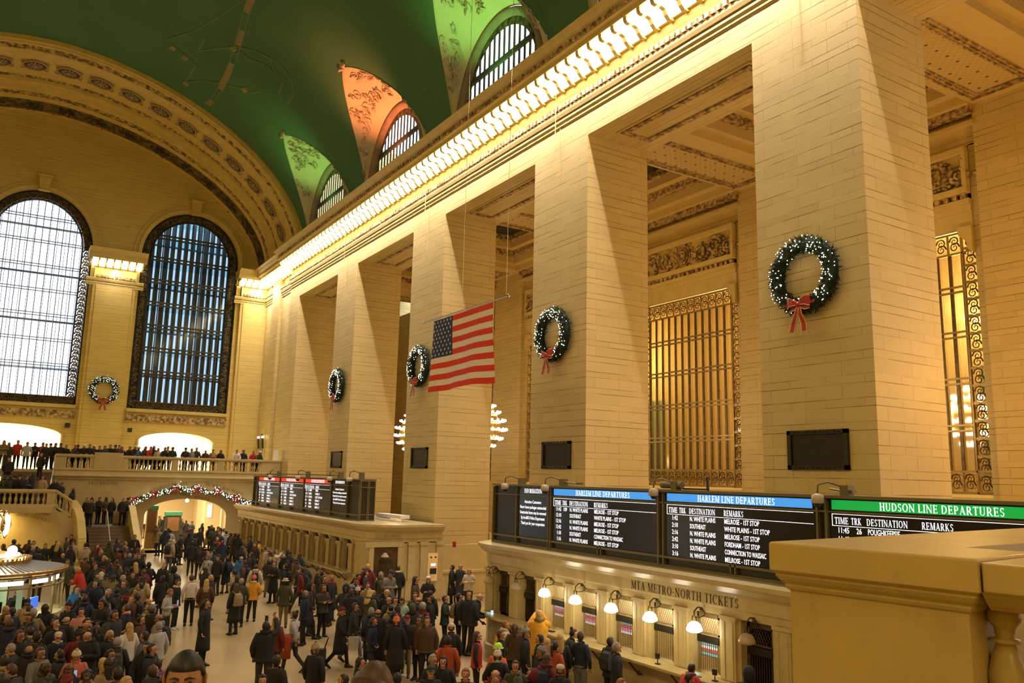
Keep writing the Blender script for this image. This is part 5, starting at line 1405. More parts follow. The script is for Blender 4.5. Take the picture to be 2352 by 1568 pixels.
# carved inscriptions
b = MB(); put(b, serif('MTA METRO-NORTH TICKETS', .10), (16.72, -14.25+.045, 2.79), EXB, EZB, .20, 3.62); b.build('inscription', m_('engraved'), tk)
b = MB(); put(b, serif('CUSTOMER SERVICE', .1), (33.90, -14.35, 2.80), Vector((0, -1, 0)), EZB, .14, 1.2); b.build('inscription', m_('engraved_soft'), tf)
EY = Vector((0, -1, 0))
def arc_text(mb, s, x, yc, zc, r, a0, a1, h, wsc=1):
    """letters along an arc in the plane x; angles from vertical, seen from the hall (y falls to the right)"""
    n = len(s)
    for i, ch in enumerate(s):
        if ch == ' ': continue
        a = a0+(a1-a0)*(i+.5)/n; g = serif(ch); ex = Vector((0, -cos(a), -sin(a))); ez = Vector((0, -sin(a), cos(a)))
        o = Vector((x, yc-r*sin(a), zc+r*cos(a))); put(mb, g, o, ex, ez, h, g[2]*h*wsc, 'C')
def path_text(mb, s, x, path, h):
    P = [at(px, py, x=x) for px, py in path]; seg = [(q-p).length for p, q in zip(P, P[1:])]; tot = sum(seg); g = [serif(c) for c in s]; W = sum(q[2]+.12 for q in g); acc = 0; sc = tot/W
    for c, q in zip(s, g):
        d = acc*sc; acc += q[2]+.12; k = 0
        while k < len(seg)-1 and d > seg[k]: d -= seg[k]; k += 1
        e = (P[k+1]-P[k]).normalized(); o = P[k]+e*d; n = Vector((0, e.z, -e.y)); n = n if n.z > 0 else -n
        if c != ' ': put(mb, q, o, e, n, h, q[2]*sc)
b = MB(); path_text(b, 'LEXINGTON AVE', XB-.02, [(348, 1130), (390, 1117), (433, 1113)], .20); path_text(b, 'TICKET MACHINES', XB-.02, [(471, 1114), (515, 1124), (558, 1137)], .20)
struct(b.build('trim_20', m_('engraved_soft')), 'carved words LEXINGTON AVE and TICKET MACHINES')
b = MB(); path_text(b, 'PASSAGE SUBWAY', XB+1.58, [(372, 1138), (391, 1135), (408, 1135), (440, 1141)], .17); q0, q1 = at(446, 1142, x=XB+1.57), at(480, 1149, x=XB+1.57); e = (q1-q0).normalized(); put(b, TXT['4 5 6 7 S'], q0, e, Vector((0, e.z, -e.y)), .16, (q1-q0).length)
struct(b.build('trim_21', m_('engraved_soft')), 'carved words PASSAGE SUBWAY over the inner arch')
b = MB(); put(b, serif('EAST BALCONY', .1), (XB-.02, -5.35, 4.50), EY, EZB, .17, 1.75)
struct(b.build('trim_22', m_('engraved_soft')), 'carved words EAST BALCONY')
b = MB(); path_text(b, 'DINING CONCOURSE', XL-.62, [(37, 1184), (71, 1188), (116, 1200)], .17)
struct(b.build('trim_23', m_('engraved_soft')), 'carved words DINING CONCOURSE')

# ------------------------------------------------------------------ plaques
pl = ['large dark bronze plaque low on the nearest pier', 'dark bronze plaque under the wreath on the second pier', 'dark bronze plaque low on the third pier', 'small dark plaque low on the farthest pier']
for i, (a, c) in enumerate(zip(NEAR, FAR)):
    m = (a+c)/2-.05; z0_, z1_ = 5.9, 6.92; t = thing('bronze_plaque', pl[i], 'plaque', (m, YS, z0_), 'bronze plaques on the piers')
    b = MB(); b.box(m-.90, m+.90, YS, YS+.04, z0_, z1_); b.build('plate', m_('plaque_bronze'), t)
    b = MB()
    for r in ((m-.92, m+.92, z1_-.11, z1_), (m-.92, m+.92, z0_, z0_+.11), (m-.92, m-.80, z0_, z1_), (m+.80, m+.92, z0_, z1_)): b.box(r[0], r[1], YS, YS+.09, r[2], r[3])
    for k in range(12):
        for zz in (z0_+.055, z1_-.055): b.tube([(m-.75+.135*k, YS+.1, zz-.03), (m-.70+.135*k, YS+.11, zz+.03), (m-.66+.135*k, YS+.1, zz-.03)], .012, 4)
    b.build('rim', m_('plaque_rim'), t)
    b = MB()
    for k in range(14):
        w_ = (.35, .62, .60, .64, .58, .6)[k % 6]; b.box(m-w_, m+w_, YS+.04, YS+.046, z1_-.19-.045*k, z1_-.18-.045*k)
    b.build('raised_lines', m_('plaque_rim'), t)

# ------------------------------------------------------------------ wreaths
def wreath_meshes(seed):
    rnd = random.Random(seed); R, r = .86, .23
    g1 = MB(); g2 = MB()
    core = [(R*cos(2*pi*k/40), 0, R*sin(2*pi*k/40)) for k in range(41)]
    g1.tube([(x, .2, z) for x, _, z in core], .17, 8, False)
    for k in range(1500):
        a = rnd.uniform(0, 2*pi); b_ = rnd.uniform(-.3, pi+.3) if rnd.random() < .8 else rnd.uniform(0, 2*pi)
        rad = Vector((cos(a), 0, sin(a))); n = rad*cos(b_)+Vector((0, 1, 0))*sin(b_); tan = Vector((-sin(a), 0, cos(a)))
        p = rad*R+Vector((0, .2, 0))+n*r*rnd.uniform(.5, .85); d = (n+tan*rnd.uniform(-1, 1)+Vector((rnd.gauss(0, .3), rnd.gauss(0, .3), rnd.gauss(0, .3)))).normalized()*rnd.uniform(.07, .17)
        s = d.cross(Vector((rnd.random(), rnd.random(), rnd.random()))).normalized()*.018; q = d.cross(s).normalized()*.018
        mb = g1; g1.cur = 1 if (rad.z > .6 and rnd.random() < .45) or rnd.random() < .05 else 0
        e = p+d; n0 = len(mb.v); mb.v += [tuple(p+s), tuple(p-s*.5+q), tuple(p-s*.5-q), tuple(e)]; mb.f += [(n0, n0+1, n0+3), (n0+1, n0+2, n0+3), (n0+2, n0, n0+3)]; mb.m += [g1.cur]*3
    L = MB()
    gap0 = rnd.uniform(0, 6.28)
    for k in range(190):
        a = rnd.uniform(0, 2*pi)
        if cos(a-gap0) > .93 and rnd.random() < .9: continue
        b_ = min(pi-.2, max(.2, rnd.gauss(pi/2, .55))); rad = Vector((cos(a), 0, sin(a))); n = rad*cos(b_)+Vector((0, 1, 0))*sin(b_)
        L.ball(tuple(rad*R+Vector((0, .2, 0))+n*(r+.03)), .0135, 5, 3)
    B = MB(); G = MB()
    c = Vector((0, .48, -R+.02))
    def rib(pts, w):
        pts = [c+Vector(p) for p in pts]
        for i in range(len(pts)-1):
            w0, w1 = w[i], w[i+1]; u = Vector((0, 0, 1)) if abs((pts[i+1]-pts[i]).x) > abs((pts[i+1]-pts[i]).z) else Vector((1, 0, 0))
            A, Bq = pts[i], pts[i+1]
            B.quad(A-u*w0, A+u*w0, Bq+u*w1, Bq-u*w1); B.quad(A-u*w0+Vector((0, -.012, 0)), Bq-u*w1+Vector((0, -.012, 0)), Bq+u*w1+Vector((0, -.012, 0)), A+u*w0+Vector((0, -.012, 0)))
            for sg in (-1, 1): G.quad(A+u*sg*w0+Vector((0, .004, 0)), A+u*sg*(w0-.02)+Vector((0, .004, 0)), Bq+u*sg*(w1-.02)+Vector((0, .004, 0)), Bq+u*sg*w1+Vector((0, .004, 0)))
    for s in (-1, 1):
        rib([(0, 0, .03), (s*.12, .09, .06), (s*.25, .06, .09), (s*.36, 0, .07)], [.05, .09, .13, .15])
        rib([(s*.36, 0, .07), (s*.30, -.06, .0), (s*.18, -.02, -.06), (0, 0, -.02)], [.15, .13, .09, .05])
        rib([(s*.02, .0, -.03), (s*.06, .03, -.25), (s*.16, .02, -.5), (s*.20, .05, -.72)], [.04, .07, .085, .09])
    B.ball(tuple(c), .075, 8, 6)
    return [g1.mesh('greenery', [m_('fir'), m_('fir_light')]), L.mesh('fairy_lights', m_('fairy')), B.mesh('bow', m_('bow_red')), G.mesh('bow_trim', m_('bow_gold'))]
WM = [wreath_meshes(1), wreath_meshes(2)]
def wreath(label, loc, rz, k, s=1):
    t = thing('wreath', label, 'wreath', loc, 'lit fir wreaths with red bows'); t.rotation_euler.z = rz; t.scale = (s, s, s); bow = None
    for nm, me in zip(('greenery', 'fairy_lights', 'bow', 'bow_trim'), WM[k]):
        o = bpy.data.objects.new(nm, me); C.objects.link(o); o.parent = t
        if nm == 'fairy_lights': o['kind'] = 'stuff'
        if nm == 'bow': bow = o
        if nm == 'bow_trim': o.parent = bow
wl_ = ['large lit wreath with a red bow on the nearest pier', 'lit wreath with a red bow on the second pier, right of the flag', 'lit wreath touching the left side of the flag, on the third pier', 'narrowest looking lit wreath, on the farthest pier']
for i, (a, c) in enumerate(zip(NEAR, FAR)): wreath(wl_[i], ((a+c)/2+.02, YS+.02, 11.02), 0, i % 2)
wreath('lit wreath on the flat pilaster between the two tall windows', (XE-.44, -6.45, 11.42), pi/2, 1, .98)

# ------------------------------------------------------------------ hanging flag
YF = -12.6
tl, trr, br_, bl = [at(*p, y=YF) for p in ((997, 738), (1133, 694), (1128, 880), (992, 902))]
FW = tl.x-trr.x; FH = tl.z-bl.z; t = thing('hanging_flag', 'large striped and starred flag hanging by wires in the middle of the hall', 'flag', ((tl.x+trr.x)/2, YF, bl.z))
def fpt(u, v):
    wv = .10*sin(9*u+2*v)*v+.05*sin(17*u+1)*v*v; return Vector((tl.x-FW*u+.02*sin(6*v)*v, YF+wv, tl.z-FH*v+.05*sin(pi*u)*v))
for nm, mt, sel in (('red_stripes', 'flag_red', lambda i, u: i % 2 == 0), ('white_stripes', 'flag_white', lambda i, u: i % 2 == 1)):
    b = MB()
    for i in range(13):
        if not sel(i, 0): continue
        u0 = .345 if i < 7 else 0
        v0, v1 = i/13, (i+1)/13; n = 24
        b.loft([[fpt(u0+(1-u0)*k/n, v0+(v1-v0)*q/2) for k in range(n+1)] for q in range(3)], False, False)
    b.build(nm, m_(mt), t, True)
b = MB(); b.loft([[fpt(.345*k/8, 7/13*q/12) for k in range(9)] for q in range(13)], False, False); b.build('blue_canton', m_('flag_blue'), t, True)
b = MB()
for r in range(9):
    n = 6 if r % 2 == 0 else 5
    for k in range(n):
        u = .345*((k+.5)/6+(0 if n == 6 else .5/6)); v = 7/13*(r+.7)/9.4; c = fpt(u, v); c.y += .02
        pts = [c+Vector((-(.062 if j % 2 == 0 else .026)*sin(pi*j/5), 0, (.062 if j % 2 == 0 else .026)*cos(pi*j/5))) for j in range(10)]
        b.quad(*pts); pts2 = [p-Vector((0, .04, 0)) for p in pts]; b.quad(*reversed(pts2))
b.build('stars', m_('flag_white'), t)
pa, pb = at(973, 742, y=YF), at(1167, 679, y=YF)
b = MB(); b.tube([pa, pb], .028, 8); b.ball(pb, .06, 6, 4); b.ball(pa, .045, 6, 4)
for k in range(8): q = tl+(trr-tl)*(k/7); b.ball(q+Vector((0, 0, .05)), .035, 5, 3)
b.build('pole', m_('steel'), t)
b = MB()
for px, py in ((1061, 713), (1163, 681)):
    q = at(px, py, y=YF); s = abs(q.y-YC)/VA; b.tube([q, (q.x, q.y, VZ+VH*(1-s**VN)**(1/VN))], .007, 4)
b.build('wires', m_('steel'), t)

# ------------------------------------------------------------------ garland over the passage arch
t = thing('garland', 'lit fir garland with red bows draped over the passage arch', 'garland', (XB-.15, -12.2, 4))
rnd = random.Random(9)
path = [(302, 1160), (312, 1148), (330, 1142), (352, 1134), (372, 1129), (388, 1128), (403, 1116), (418, 1122), (432, 1127), (444, 1121), (452, 1117), (466, 1126), (480, 1131), (492, 1130), (500, 1124), (514, 1136), (530, 1143), (545, 1139), (556, 1152), (568, 1156), (582, 1150)]
pts = [at(px, py, x=XB-.12) for px, py in path]
dense = []
for p, q in zip(pts, pts[1:]):
    for k in range(10): dense.append(p+(q-p)*k/10)
g = MB(); g.tube(pts, .10, 6)
for p in dense:
    for k in range(9):
        d = Vector((-abs(rnd.gauss(0, .6)), rnd.gauss(0, 1), rnd.gauss(0, 1))).normalized()*rnd.uniform(.12, .24); s = d.cross(Vector((1, .3, .2))).normalized()*.03
        g.quad(p-s, p+s, p+d); g.quad(p-s+Vector((.01, 0, 0)), p+d, p+s)
g.build('greenery', m_('fir'), t)
l = MB()
for p in dense:
    for k in range(2):
        if rnd.random() < .75: l.ball(p+Vector((-.16, rnd.gauss(0, .11), rnd.gauss(0, .10))), .024, 5, 3)
lo = l.build('fairy_lights', m_('fairy'), t); lo['kind'] = 'stuff'
for px, py in ((306, 1144), (353, 1132), (402, 1120), (452, 1122), (500, 1128), (543, 1142)):
    c = at(px, py, x=XB-.34); b = MB(); b.ball(c, .07, 6, 4)
    for s in (-1, 1):
        b.quad(c, c+Vector((0, s*.24, .16)), c+Vector((-.05, s*.28, .02)), c+Vector((0, s*.22, -.06)))
        b.quad(c+Vector((0, s*.03, 0)), c+Vector((-.02, s*.10, -.38)), c+Vector((-.02, s*.22, -.34)), c+Vector((0, s*.06, .02)))
    b.build('bow', m_('bow_red'), t)
# kiosk posts inside the passage with green heads, poster panels
for x, y, z0_, w_, h_, lb in ((64.5, -10.0, 1.0, .34, 1.7, 'tall kiosk panel with a green head at the left of the passage'), (67.0, -11.9, .3, .55, 1.85, 'dark ticket kiosk with a green head in the middle of the passage')):
    t = thing('kiosk', lb, 'kiosk', (x, y, 0))
    b = MB(); b.box(x-.2, x+.2, y-w_, y+w_, 0, z0_+h_); b.build('case', m_('iron') if z0_ < 1 else m_('bronze_light'), t)
    b = MB(); b.box(x-.25, x+.25, y-w_*1.1, y+w_*1.1, z0_+h_, z0_+h_+.28); b.build('head_sign', m_('green_sign'), t)
    b = MB(); b.box(x-.23, x-.2, y-w_*.75, y+w_*.75, z0_+(.1 if z0_ > .8 else .7), z0_+h_-.12); b.build('poster', m_('paper') if z0_ > 1 else m_('wood'), t)
tag(MB().box(66, 66.1, -10.3, -9.7, 1.6, 2.6).build('poster', m_('paper')), 'small pale poster hanging deep inside the passage', 'poster')
tag(MB().box(68.9, 69.0, -15.1, -14.8, 1.9, 2.9).build('poster', m_('tv_white')), 'narrow blue and white lit poster on the right of the passage', 'poster')
for k, y in enumerate((-9.9, -10.7)): tag(MB().ball((64.5, y, 3.55), .22, 10, 6).build('ceiling_globe', m_('bulb')), ['left', 'right'][k]+' one of two glowing globes at the top of the passage', 'lamp')
tag(MB().ball((66, -12.6, 3.3), .13, 10, 6).build('ceiling_globe', m_('bulb')), 'small single glowing globe farther right in the passage', 'lamp')

# ------------------------------------------------------------------ information booth with its clock, left edge
IX, IY, IR = 30.5, -.15, 2.22
t = thing('information_booth', 'round glazed information booth with a slate roof, cut by the left edge', 'booth', (IX, IY, 0))
b = MB(); b.lathe([(IR-.18, 0), (IR-.18, 1.0), (IR-.02, 1.05), (IR-.02, 1.12), (IR-.2, 1.14)], (IX, IY, 0), 28); b.build('counter', m_('counter_marble'), t)
b = MB(); b.lathe([(IR-.06, 2.31), (IR+.02, 2.35), (IR+.02, 2.42), (IR-.1, 2.44)], (IX, IY, 0), 28, caps=False); b.lathe([(IR-.16, 2.24), (IR-.06, 2.31)], (IX, IY, 0), 28, caps=False)
b.build('roof_rim', m_('brass'), t)
b = MB(); b.lathe([(IR-.05, 2.43), (1.15, 2.60), (.9, 2.62)], (IX, IY, 0), 28, caps=False); b.lathe([(IR-.1, 2.26), (.5, 2.26)], (IX, IY, 0), 28, caps=False); ro = b.build('roof', m_('roof_slate'), t)
b = MB()
for k in range(84):
    a = 2*pi*k/84; e = Vector((cos(a), sin(a), 0)); s = Vector((-sin(a), cos(a), 0))*.016
    p = Vector((IX, IY, 2.440))+e*(IR-.06); q = Vector((IX, IY, 2.610))+e*1.15; b.quad(p-s, p+s, q+s, q-s)
b.build('roof_seams', m_('roof_line'), ro)
b = MB(); b.lathe([(1.16, 2.58), (1.16, 2.68), (1.05, 2.68)], (IX, IY, 0), 28, caps=False)
for k in range(56): a = 2*pi*k/56; b.obox((IX+1.16*cos(a), IY+1.16*sin(a), 2.66), a, .04, .06, .09)
b.build('roof_cresting', m_('brass'), t)
b = MB()
for k in range(14):
    a = 2*pi*k/14+.12; b.obox((IX+(IR-.12)*cos(a), IY+(IR-.12)*sin(a), 1.1), a, .07, .05, 1.2)
b.lathe([(IR-.14, 1.95), (IR-.09, 1.95), (IR-.09, 1.99), (IR-.14, 1.99)], (IX, IY, 0), 28, caps=False); b.build('glazing_bars', m_('bronze_light'), t)
b = MB(); b.lathe([(IR-.13, 1.12), (IR-.13, 2.26)], (IX, IY, 0), 28, caps=False); b.build('glass', m_('glass'), t)
b = MB()
for k in (9, 10, 11, 12, 8): a = 2*pi*k/14-.1; b.obox((IX+(IR-.28)*cos(a), IY+(IR-.28)*sin(a), 2.06), a, .05, .62, .12)
b.build('light_strip', m_('white_lit'), t)
for k, a in enumerate((3.3, 3.8, 4.2)): 
    b = MB(); b.obox((IX+1.5*cos(a), IY+1.5*sin(a), 1.25), a, .05, .5, .32); b.build('monitor', m_('tv_blue' if k == 2 else 'screen_black'), t)
b = MB(); b.obox((IX-1.6, IY-.9, 1.12), 0, .2, .15, .8); b.box(IX-.6, IX+.6, IY-.6, IY+.6, 0, 2.0); b.build('inner_cabinet', m_('booth_green'), t)
point('booth_light', (IX-.9, IY-1.2, 1.85), 60*PASS, (.95, 1, .8), .1)
t = thing('brass_clock', 'glowing four-faced brass clock on top of the information booth, at the left edge', 'clock', (IX, IY, 2.62))
b = MB(); b.lathe([(.95, 0), (1.0, .06), (1.0, .12), (.82, .16), (.82, .2), (.74, .22), (.34, .30), (.22, .5), (.16, .62), (.3, .72), (.34, .78)], (IX, IY, 2.62), 24); b.build('pedestal', m_('clock_gold'), t, True)
b = MB(); b.lathe([(.84, .12), (.84, .2)], (IX, IY, 2.64), 24, caps=False)
for k in range(12): a = 2*pi*k/12; b.obox((IX+.99*cos(a), IY+.99*sin(a), 2.68), a, .03, .16, .06)
b.build('light_slots', m_('opal'), t)
zc = 3.72; b = MB()
for k in range(4):
    a = pi/2*k+pi/4+.55; e = Vector((cos(a), sin(a), 0)); s = Vector((-sin(a), cos(a), 0))
    b.loft([[Vector((IX, IY, zc))+e*.30+(s*cos(2*pi*j/20)+Vector((0, 0, 1))*sin(2*pi*j/20))*.36 for j in range(20)], [Vector((IX, IY, zc))+e*.42+(s*cos(2*pi*j/20)+Vector((0, 0, 1))*sin(2*pi*j/20))*.30 for j in range(20)]])
b.build('dial', m_('opal'), t)
b = MB()
for k in range(4):
    a = pi/2*k+pi/4+.55; e = Vector((cos(a), sin(a), 0)); s = Vector((-sin(a), cos(a), 0))
    b.tube([Vector((IX, IY, zc))+e*.34+(s*cos(2*pi*j/20)+Vector((0, 0, 1))*sin(2*pi*j/20))*.40 for j in range(21)], .045, 6)
b.lathe([(.3, -.42), (.1, -.5), (.05, -.52)], (IX, IY, zc), 12); b.lathe([(.34, .36), (.2, .46), (.08, .52), (.04, .6), (.10, .68), (.03, .78)], (IX, IY, zc), 12); b.build('brass_rings', m_('brass'), t, True)
for k in range(4): a = -pi/2+pi/2*k; MB().ball((IX+.62*cos(a), IY+.62*sin(a), 2.93), .14, 12, 8).build('globe_lamp', m_('opal'), t, True)
point('clock_light', (IX-.5, IY-.5, 2.9), 25*PASS, PALE, .2)
# ------------------------------------------------------------------ people
CLOTH = {'black': (.012, .012, .011), 'charcoal': (.03, .03, .028), 'navy': (.012, .018, .04), 'grey': (.16, .155, .14), 'light_grey': (.36, .35, .34), 'white': (.62, .58, .50),
         'cream': (.50, .42, .28), 'beige': (.36, .27, .15), 'khaki': (.17, .125, .055), 'olive': (.05, .052, .025), 'brown': (.07, .035, .015), 'camel': (.32, .18, .06), 'maroon': (.12, .012, .012),
         'red': (.42, .025, .015), 'orange': (.62, .13, .02), 'rust': (.34, .06, .015), 'yellow': (.66, .33, .02), 'blue': (.02, .12, .28), 'teal': (.03, .12, .10), 'mint': (.32, .44, .32),
         'pink': (.50, .22, .20), 'purple': (.25, .22, .36), 'denim': (.06, .08, .12), 'dark_denim': (.022, .028, .045), 'tan': (.28, .2, .1), 'lime': (.45, .75, .06), 'dark_green': (.015, .04, .02), 'salmon': (.5, .13, .08)}
HAIRC = {'black': (.008, .007, .006), 'dark': (.018, .011, .006), 'brown': (.06, .03, .012), 'blond': (.42, .27, .09), 'grey': (.25, .23, .19), 'ginger': (.22, .08, .02)}
for k, c in CLOTH.items(): plain('cloth_'+k, c, .85, var=.15, vs=5)
for k, c in HAIRC.items(): plain('hair_'+k, c, .55, var=.25, vs=30)
SK = [plain('skin_light', (.46, .24, .13), .55), plain('skin_mid', (.33, .16, .075), .55), plain('skin_dark', (.10, .045, .02), .5)]
plain('shoe_black', (.012, .011, .01), .4); plain('shoe_white', (.6, .58, .52), .6); plain('shoe_brown', (.10, .045, .015), .5); plain('eye_dark', (.02, .012, .01), .3); plain('lip', (.30, .10, .07), .5); plain('phone_lit', (.02, .02, .02), .3, emis=.6, ecol=(.5, .6, .8))
V3 = Vector
def arm(s, up_, fo): return (V3((0, s*.20, 1.40)), V3(up_), V3(fo))
POSES = {   # elbow L, wrist L, elbow R, wrist R, (knee, ankle) L, (knee, ankle) R, head pitch, lean
    'stand': ((-.03, .27, 1.14), (.04, .25, .90), (-.03, -.27, 1.14), (.04, -.25, .90), ((.02, .10, .50), (0, .11, .08)), ((.02, -.10, .50), (-.02, -.11, .08)), 0),
    'pockets': ((-.08, .31, 1.15), (.10, .20, .98), (-.08, -.31, 1.15), (.10, -.20, .98), ((.03, .11, .50), (.02, .14, .08)), ((.02, -.10, .50), (-.02, -.11, .08)), .05),
    'phone': ((-.02, .26, 1.16), (.26, .08, 1.20), (-.03, -.26, 1.15), (.24, -.05, 1.17), ((.02, .10, .50), (0, .11, .08)), ((.04, -.10, .50), (.05, -.12, .08)), .45),
    'photo': ((.16, .26, 1.34), (.34, .08, 1.62), (.16, -.26, 1.34), (.34, -.06, 1.62), ((.02, .10, .50), (0, .12, .08)), ((.02, -.10, .50), (-.03, -.12, .08)), -.25),
    'onearm': ((-.03, .27, 1.14), (.06, .24, .92), (.12, -.27, 1.50), (.22, -.20, 1.78), ((.02, .10, .50), (0, .12, .08)), ((.02, -.10, .50), (-.03, -.12, .08)), -.25),
    'walk': ((-.12, .26, 1.15), (-.14, .27, .91), (.08, -.26, 1.15), (.24, -.24, .95), ((.20, .09, .53), (.26, .09, .08)), ((-.06, -.09, .50), (-.34, -.09, .16)), 0),
    'stride': ((-.14, .26, 1.15), (-.10, .27, .92), (.06, -.26, 1.15), (.24, -.24, 1.0), ((.22, .09, .54), (.40, .09, .08)), ((-.10, -.09, .50), (-.40, -.09, .14)), 0),
    'fold': ((.02, .27, 1.16), (.20, -.04, 1.18), (.02, -.27, 1.16), (.21, .06, 1.15), ((.02, .10, .50), (0, .13, .08)), ((.02, -.10, .50), (0, -.13, .08)), -.05),
    'lookup': ((-.03, .27, 1.14), (.04, .25, .90), (-.05, -.28, 1.15), (.08, -.22, .95), ((.02, .10, .50), (0, .12, .08)), ((.02, -.10, .50), (-.02, -.12, .08)), -.45),
    'lean': ((.12, .27, 1.12), (.34, .20, 1.10), (.12, -.27, 1.12), (.34, -.18, 1.10), ((-.02, .10, .50), (-.06, .11, .08)), ((.02, -.10, .50), (-.10, -.11, .08)), .1),
}
def lean_of(pose): return .32 if pose == 'lean' else (.05 if pose in ('walk', 'stride') else 0)
def bend(p, pose):
    """tilt the upper body forward about the hips"""
    a = lean_of(pose)
    if p.z < .95 or not a: return p
    dz = p.z-.95; return V3((p.x*cos(a)+dz*sin(a), p.y, .95+dz*cos(a)-p.x*sin(a)*.3))
def headxf(pose):
    a = POSES[pose][6]; base = bend(V3((0, 0, 1.50)), pose); th = a+lean_of(pose)*.6
    def f(q):    # q relative to neck joint
        return base+V3((q[0]*cos(th)+q[2]*sin(th), q[1], -q[0]*sin(th)+q[2]*cos(th)))
    return f
BM = {}
def skin_mesh(name, verts, radii, edges, mat, sub=1, root=0):
    me = bpy.data.meshes.new(name); me.from_pydata([tuple(v) for v in verts], edges, []); me.update()
    o = bpy.data.objects.new(name, me); C.objects.link(o)
    md = o.modifiers.new('s', 'SKIN'); md.use_smooth_shade = True; sd = o.modifiers.new('d', 'SUBSURF'); sd.levels = sub; sd.render_levels = sub
    for i, r in enumerate(radii):
        d = me.skin_vertices[0].data[i]; d.radius = r if isinstance(r, tuple) else (r, r); d.use_root = (i == root)
    dg = bpy.context.evaluated_depsgraph_get(); dg.update()
    out = bpy.data.meshes.new_from_object(o.evaluated_get(dg)); bpy.data.objects.remove(o); bpy.data.meshes.remove(me)
    return out
def hand(mb, w, d, side, curl=.5, s=1.0):
    """palm and five unequal bent fingers from wrist w along d"""
    d = d.normalized(); u = V3((0, 0, 1)).cross(d); u = V3((0, 1, 0)) if u.length < .1 else u.normalized(); u = u*side; nrm = d.cross(u).normalized()
    mb.tube([w-d*.02*s, w+d*.02*s, w+d*.055*s, w+d*.085*s], [(.018*s, .026*s), (.016*s, .034*s), (.014*s, .04*s), (.011*s, .037*s)], 6)
    for k, (off, ln) in enumerate(((-.030, .062), (-.010, .074), (.010, .070), (.028, .054))):
        p = w+d*.082*s+u*off*s; q = p+(d*cos(curl)-nrm*sin(curl))*ln*.5*s; r = q+(d*cos(curl*2)-nrm*sin(curl*2))*ln*.5*s
        mb.tube([p-d*.012*s, q, r], [.0095*s, .0085*s, .0065*s], 5)
    p = w+d*.03*s-u*.032*s; mb.tube([p, p-u*.02*s+d*.025*s, p-u*.022*s+d*.055*s-nrm*.012*s], [.011*s, .010*s, .008*s], 5)
def body_mesh(pose):
    if ('body', pose) in BM: return BM['body', pose]
    eL, wL, eR, wR, lL, lR, hp = POSES[pose]; B = lambda *q: bend(V3(q), pose); H = headxf(pose)
    v = [V3((0, 0, .96)), B(0, 0, 1.10), B(0, 0, 1.28), B(0, 0, 1.42), B(0, 0, 1.50), H((.01, 0, .06)), H((.015, 0, .14)), H((.01, 0, .215))]
    r = [(.115, .15), (.10, .13), (.10, .135), (.055, .075), (.046, .046), (.072, .066), (.108, .092), (.07, .062)]
    e = [(i, i+1) for i in range(7)]
    for s, el, wr, (kn, an) in ((1, eL, wL, lL), (-1, eR, wR, lR)):
        n = len(v); v += [B(0, s*.15, 1.395), B(*el), B(*wr)]; r += [.045, .040, .028]; e += [(3, n), (n, n+1), (n+1, n+2)]
        n = len(v); v += [V3((0, s*.085, .88)), V3(kn), V3(an)]; r += [.085, .055, .035]; e += [(0, n), (n, n+1), (n+1, n+2)]
    me = skin_mesh('person', v, r, e, None)
    mb = MB(); mb.v = [tuple(p.co) for p in me.vertices]; mb.f = [tuple(p.vertices) for p in me.polygons]; mb.m = [0]*len(mb.f); bpy.data.meshes.remove(me)
    for s, el, wr in ((1, eL, wL), (-1, eR, wR)):
        hand(mb, B(*wr), B(*wr)-B(*el), s, .7)
    # face: nose, ears, brows, eyes, mouth
    mb.tube([H((.098, 0, .155)), H((.118, 0, .125)), H((.104, 0, .112))], [.008, .014, .010], 6)
    for s in (-1, 1):
        mb.ball(H((.0, s*.084, .135)), .022, 6, 4, .8, .35, 1.3)
        mb.ball(H((.072, s*.03, .165)), .02, 6, 4, .8, 1, .5)
    mb.tube([H((.088, -.03, .07)), H((.10, 0, .05)), H((.088, .03, .07))], [.02, .028, .02], 6)
    mb.cur = 1
    for s in (-1, 1): mb.ball(H((.094, s*.031, .145)), .010, 6, 4, .5, 1.2, .7)
    mb.cur = 2; mb.tube([H((.100, -.024, .083)), H((.108, 0, .082)), H((.100, .024, .083))], [.004, .007, .004], 5)
    BM['body', pose] = mb.mesh('person', [SK[0], m_('eye_dark'), m_('lip')], smooth=True); return BM['body', pose]
def ell(c, rx, ry, ang=0, n=12, tilt=0):
    return [V3((c.x+rx*cos(2*pi*j/n), c.y+ry*sin(2*pi*j/n), c.z-tilt*rx*cos(2*pi*j/n))) for j in range(n)]
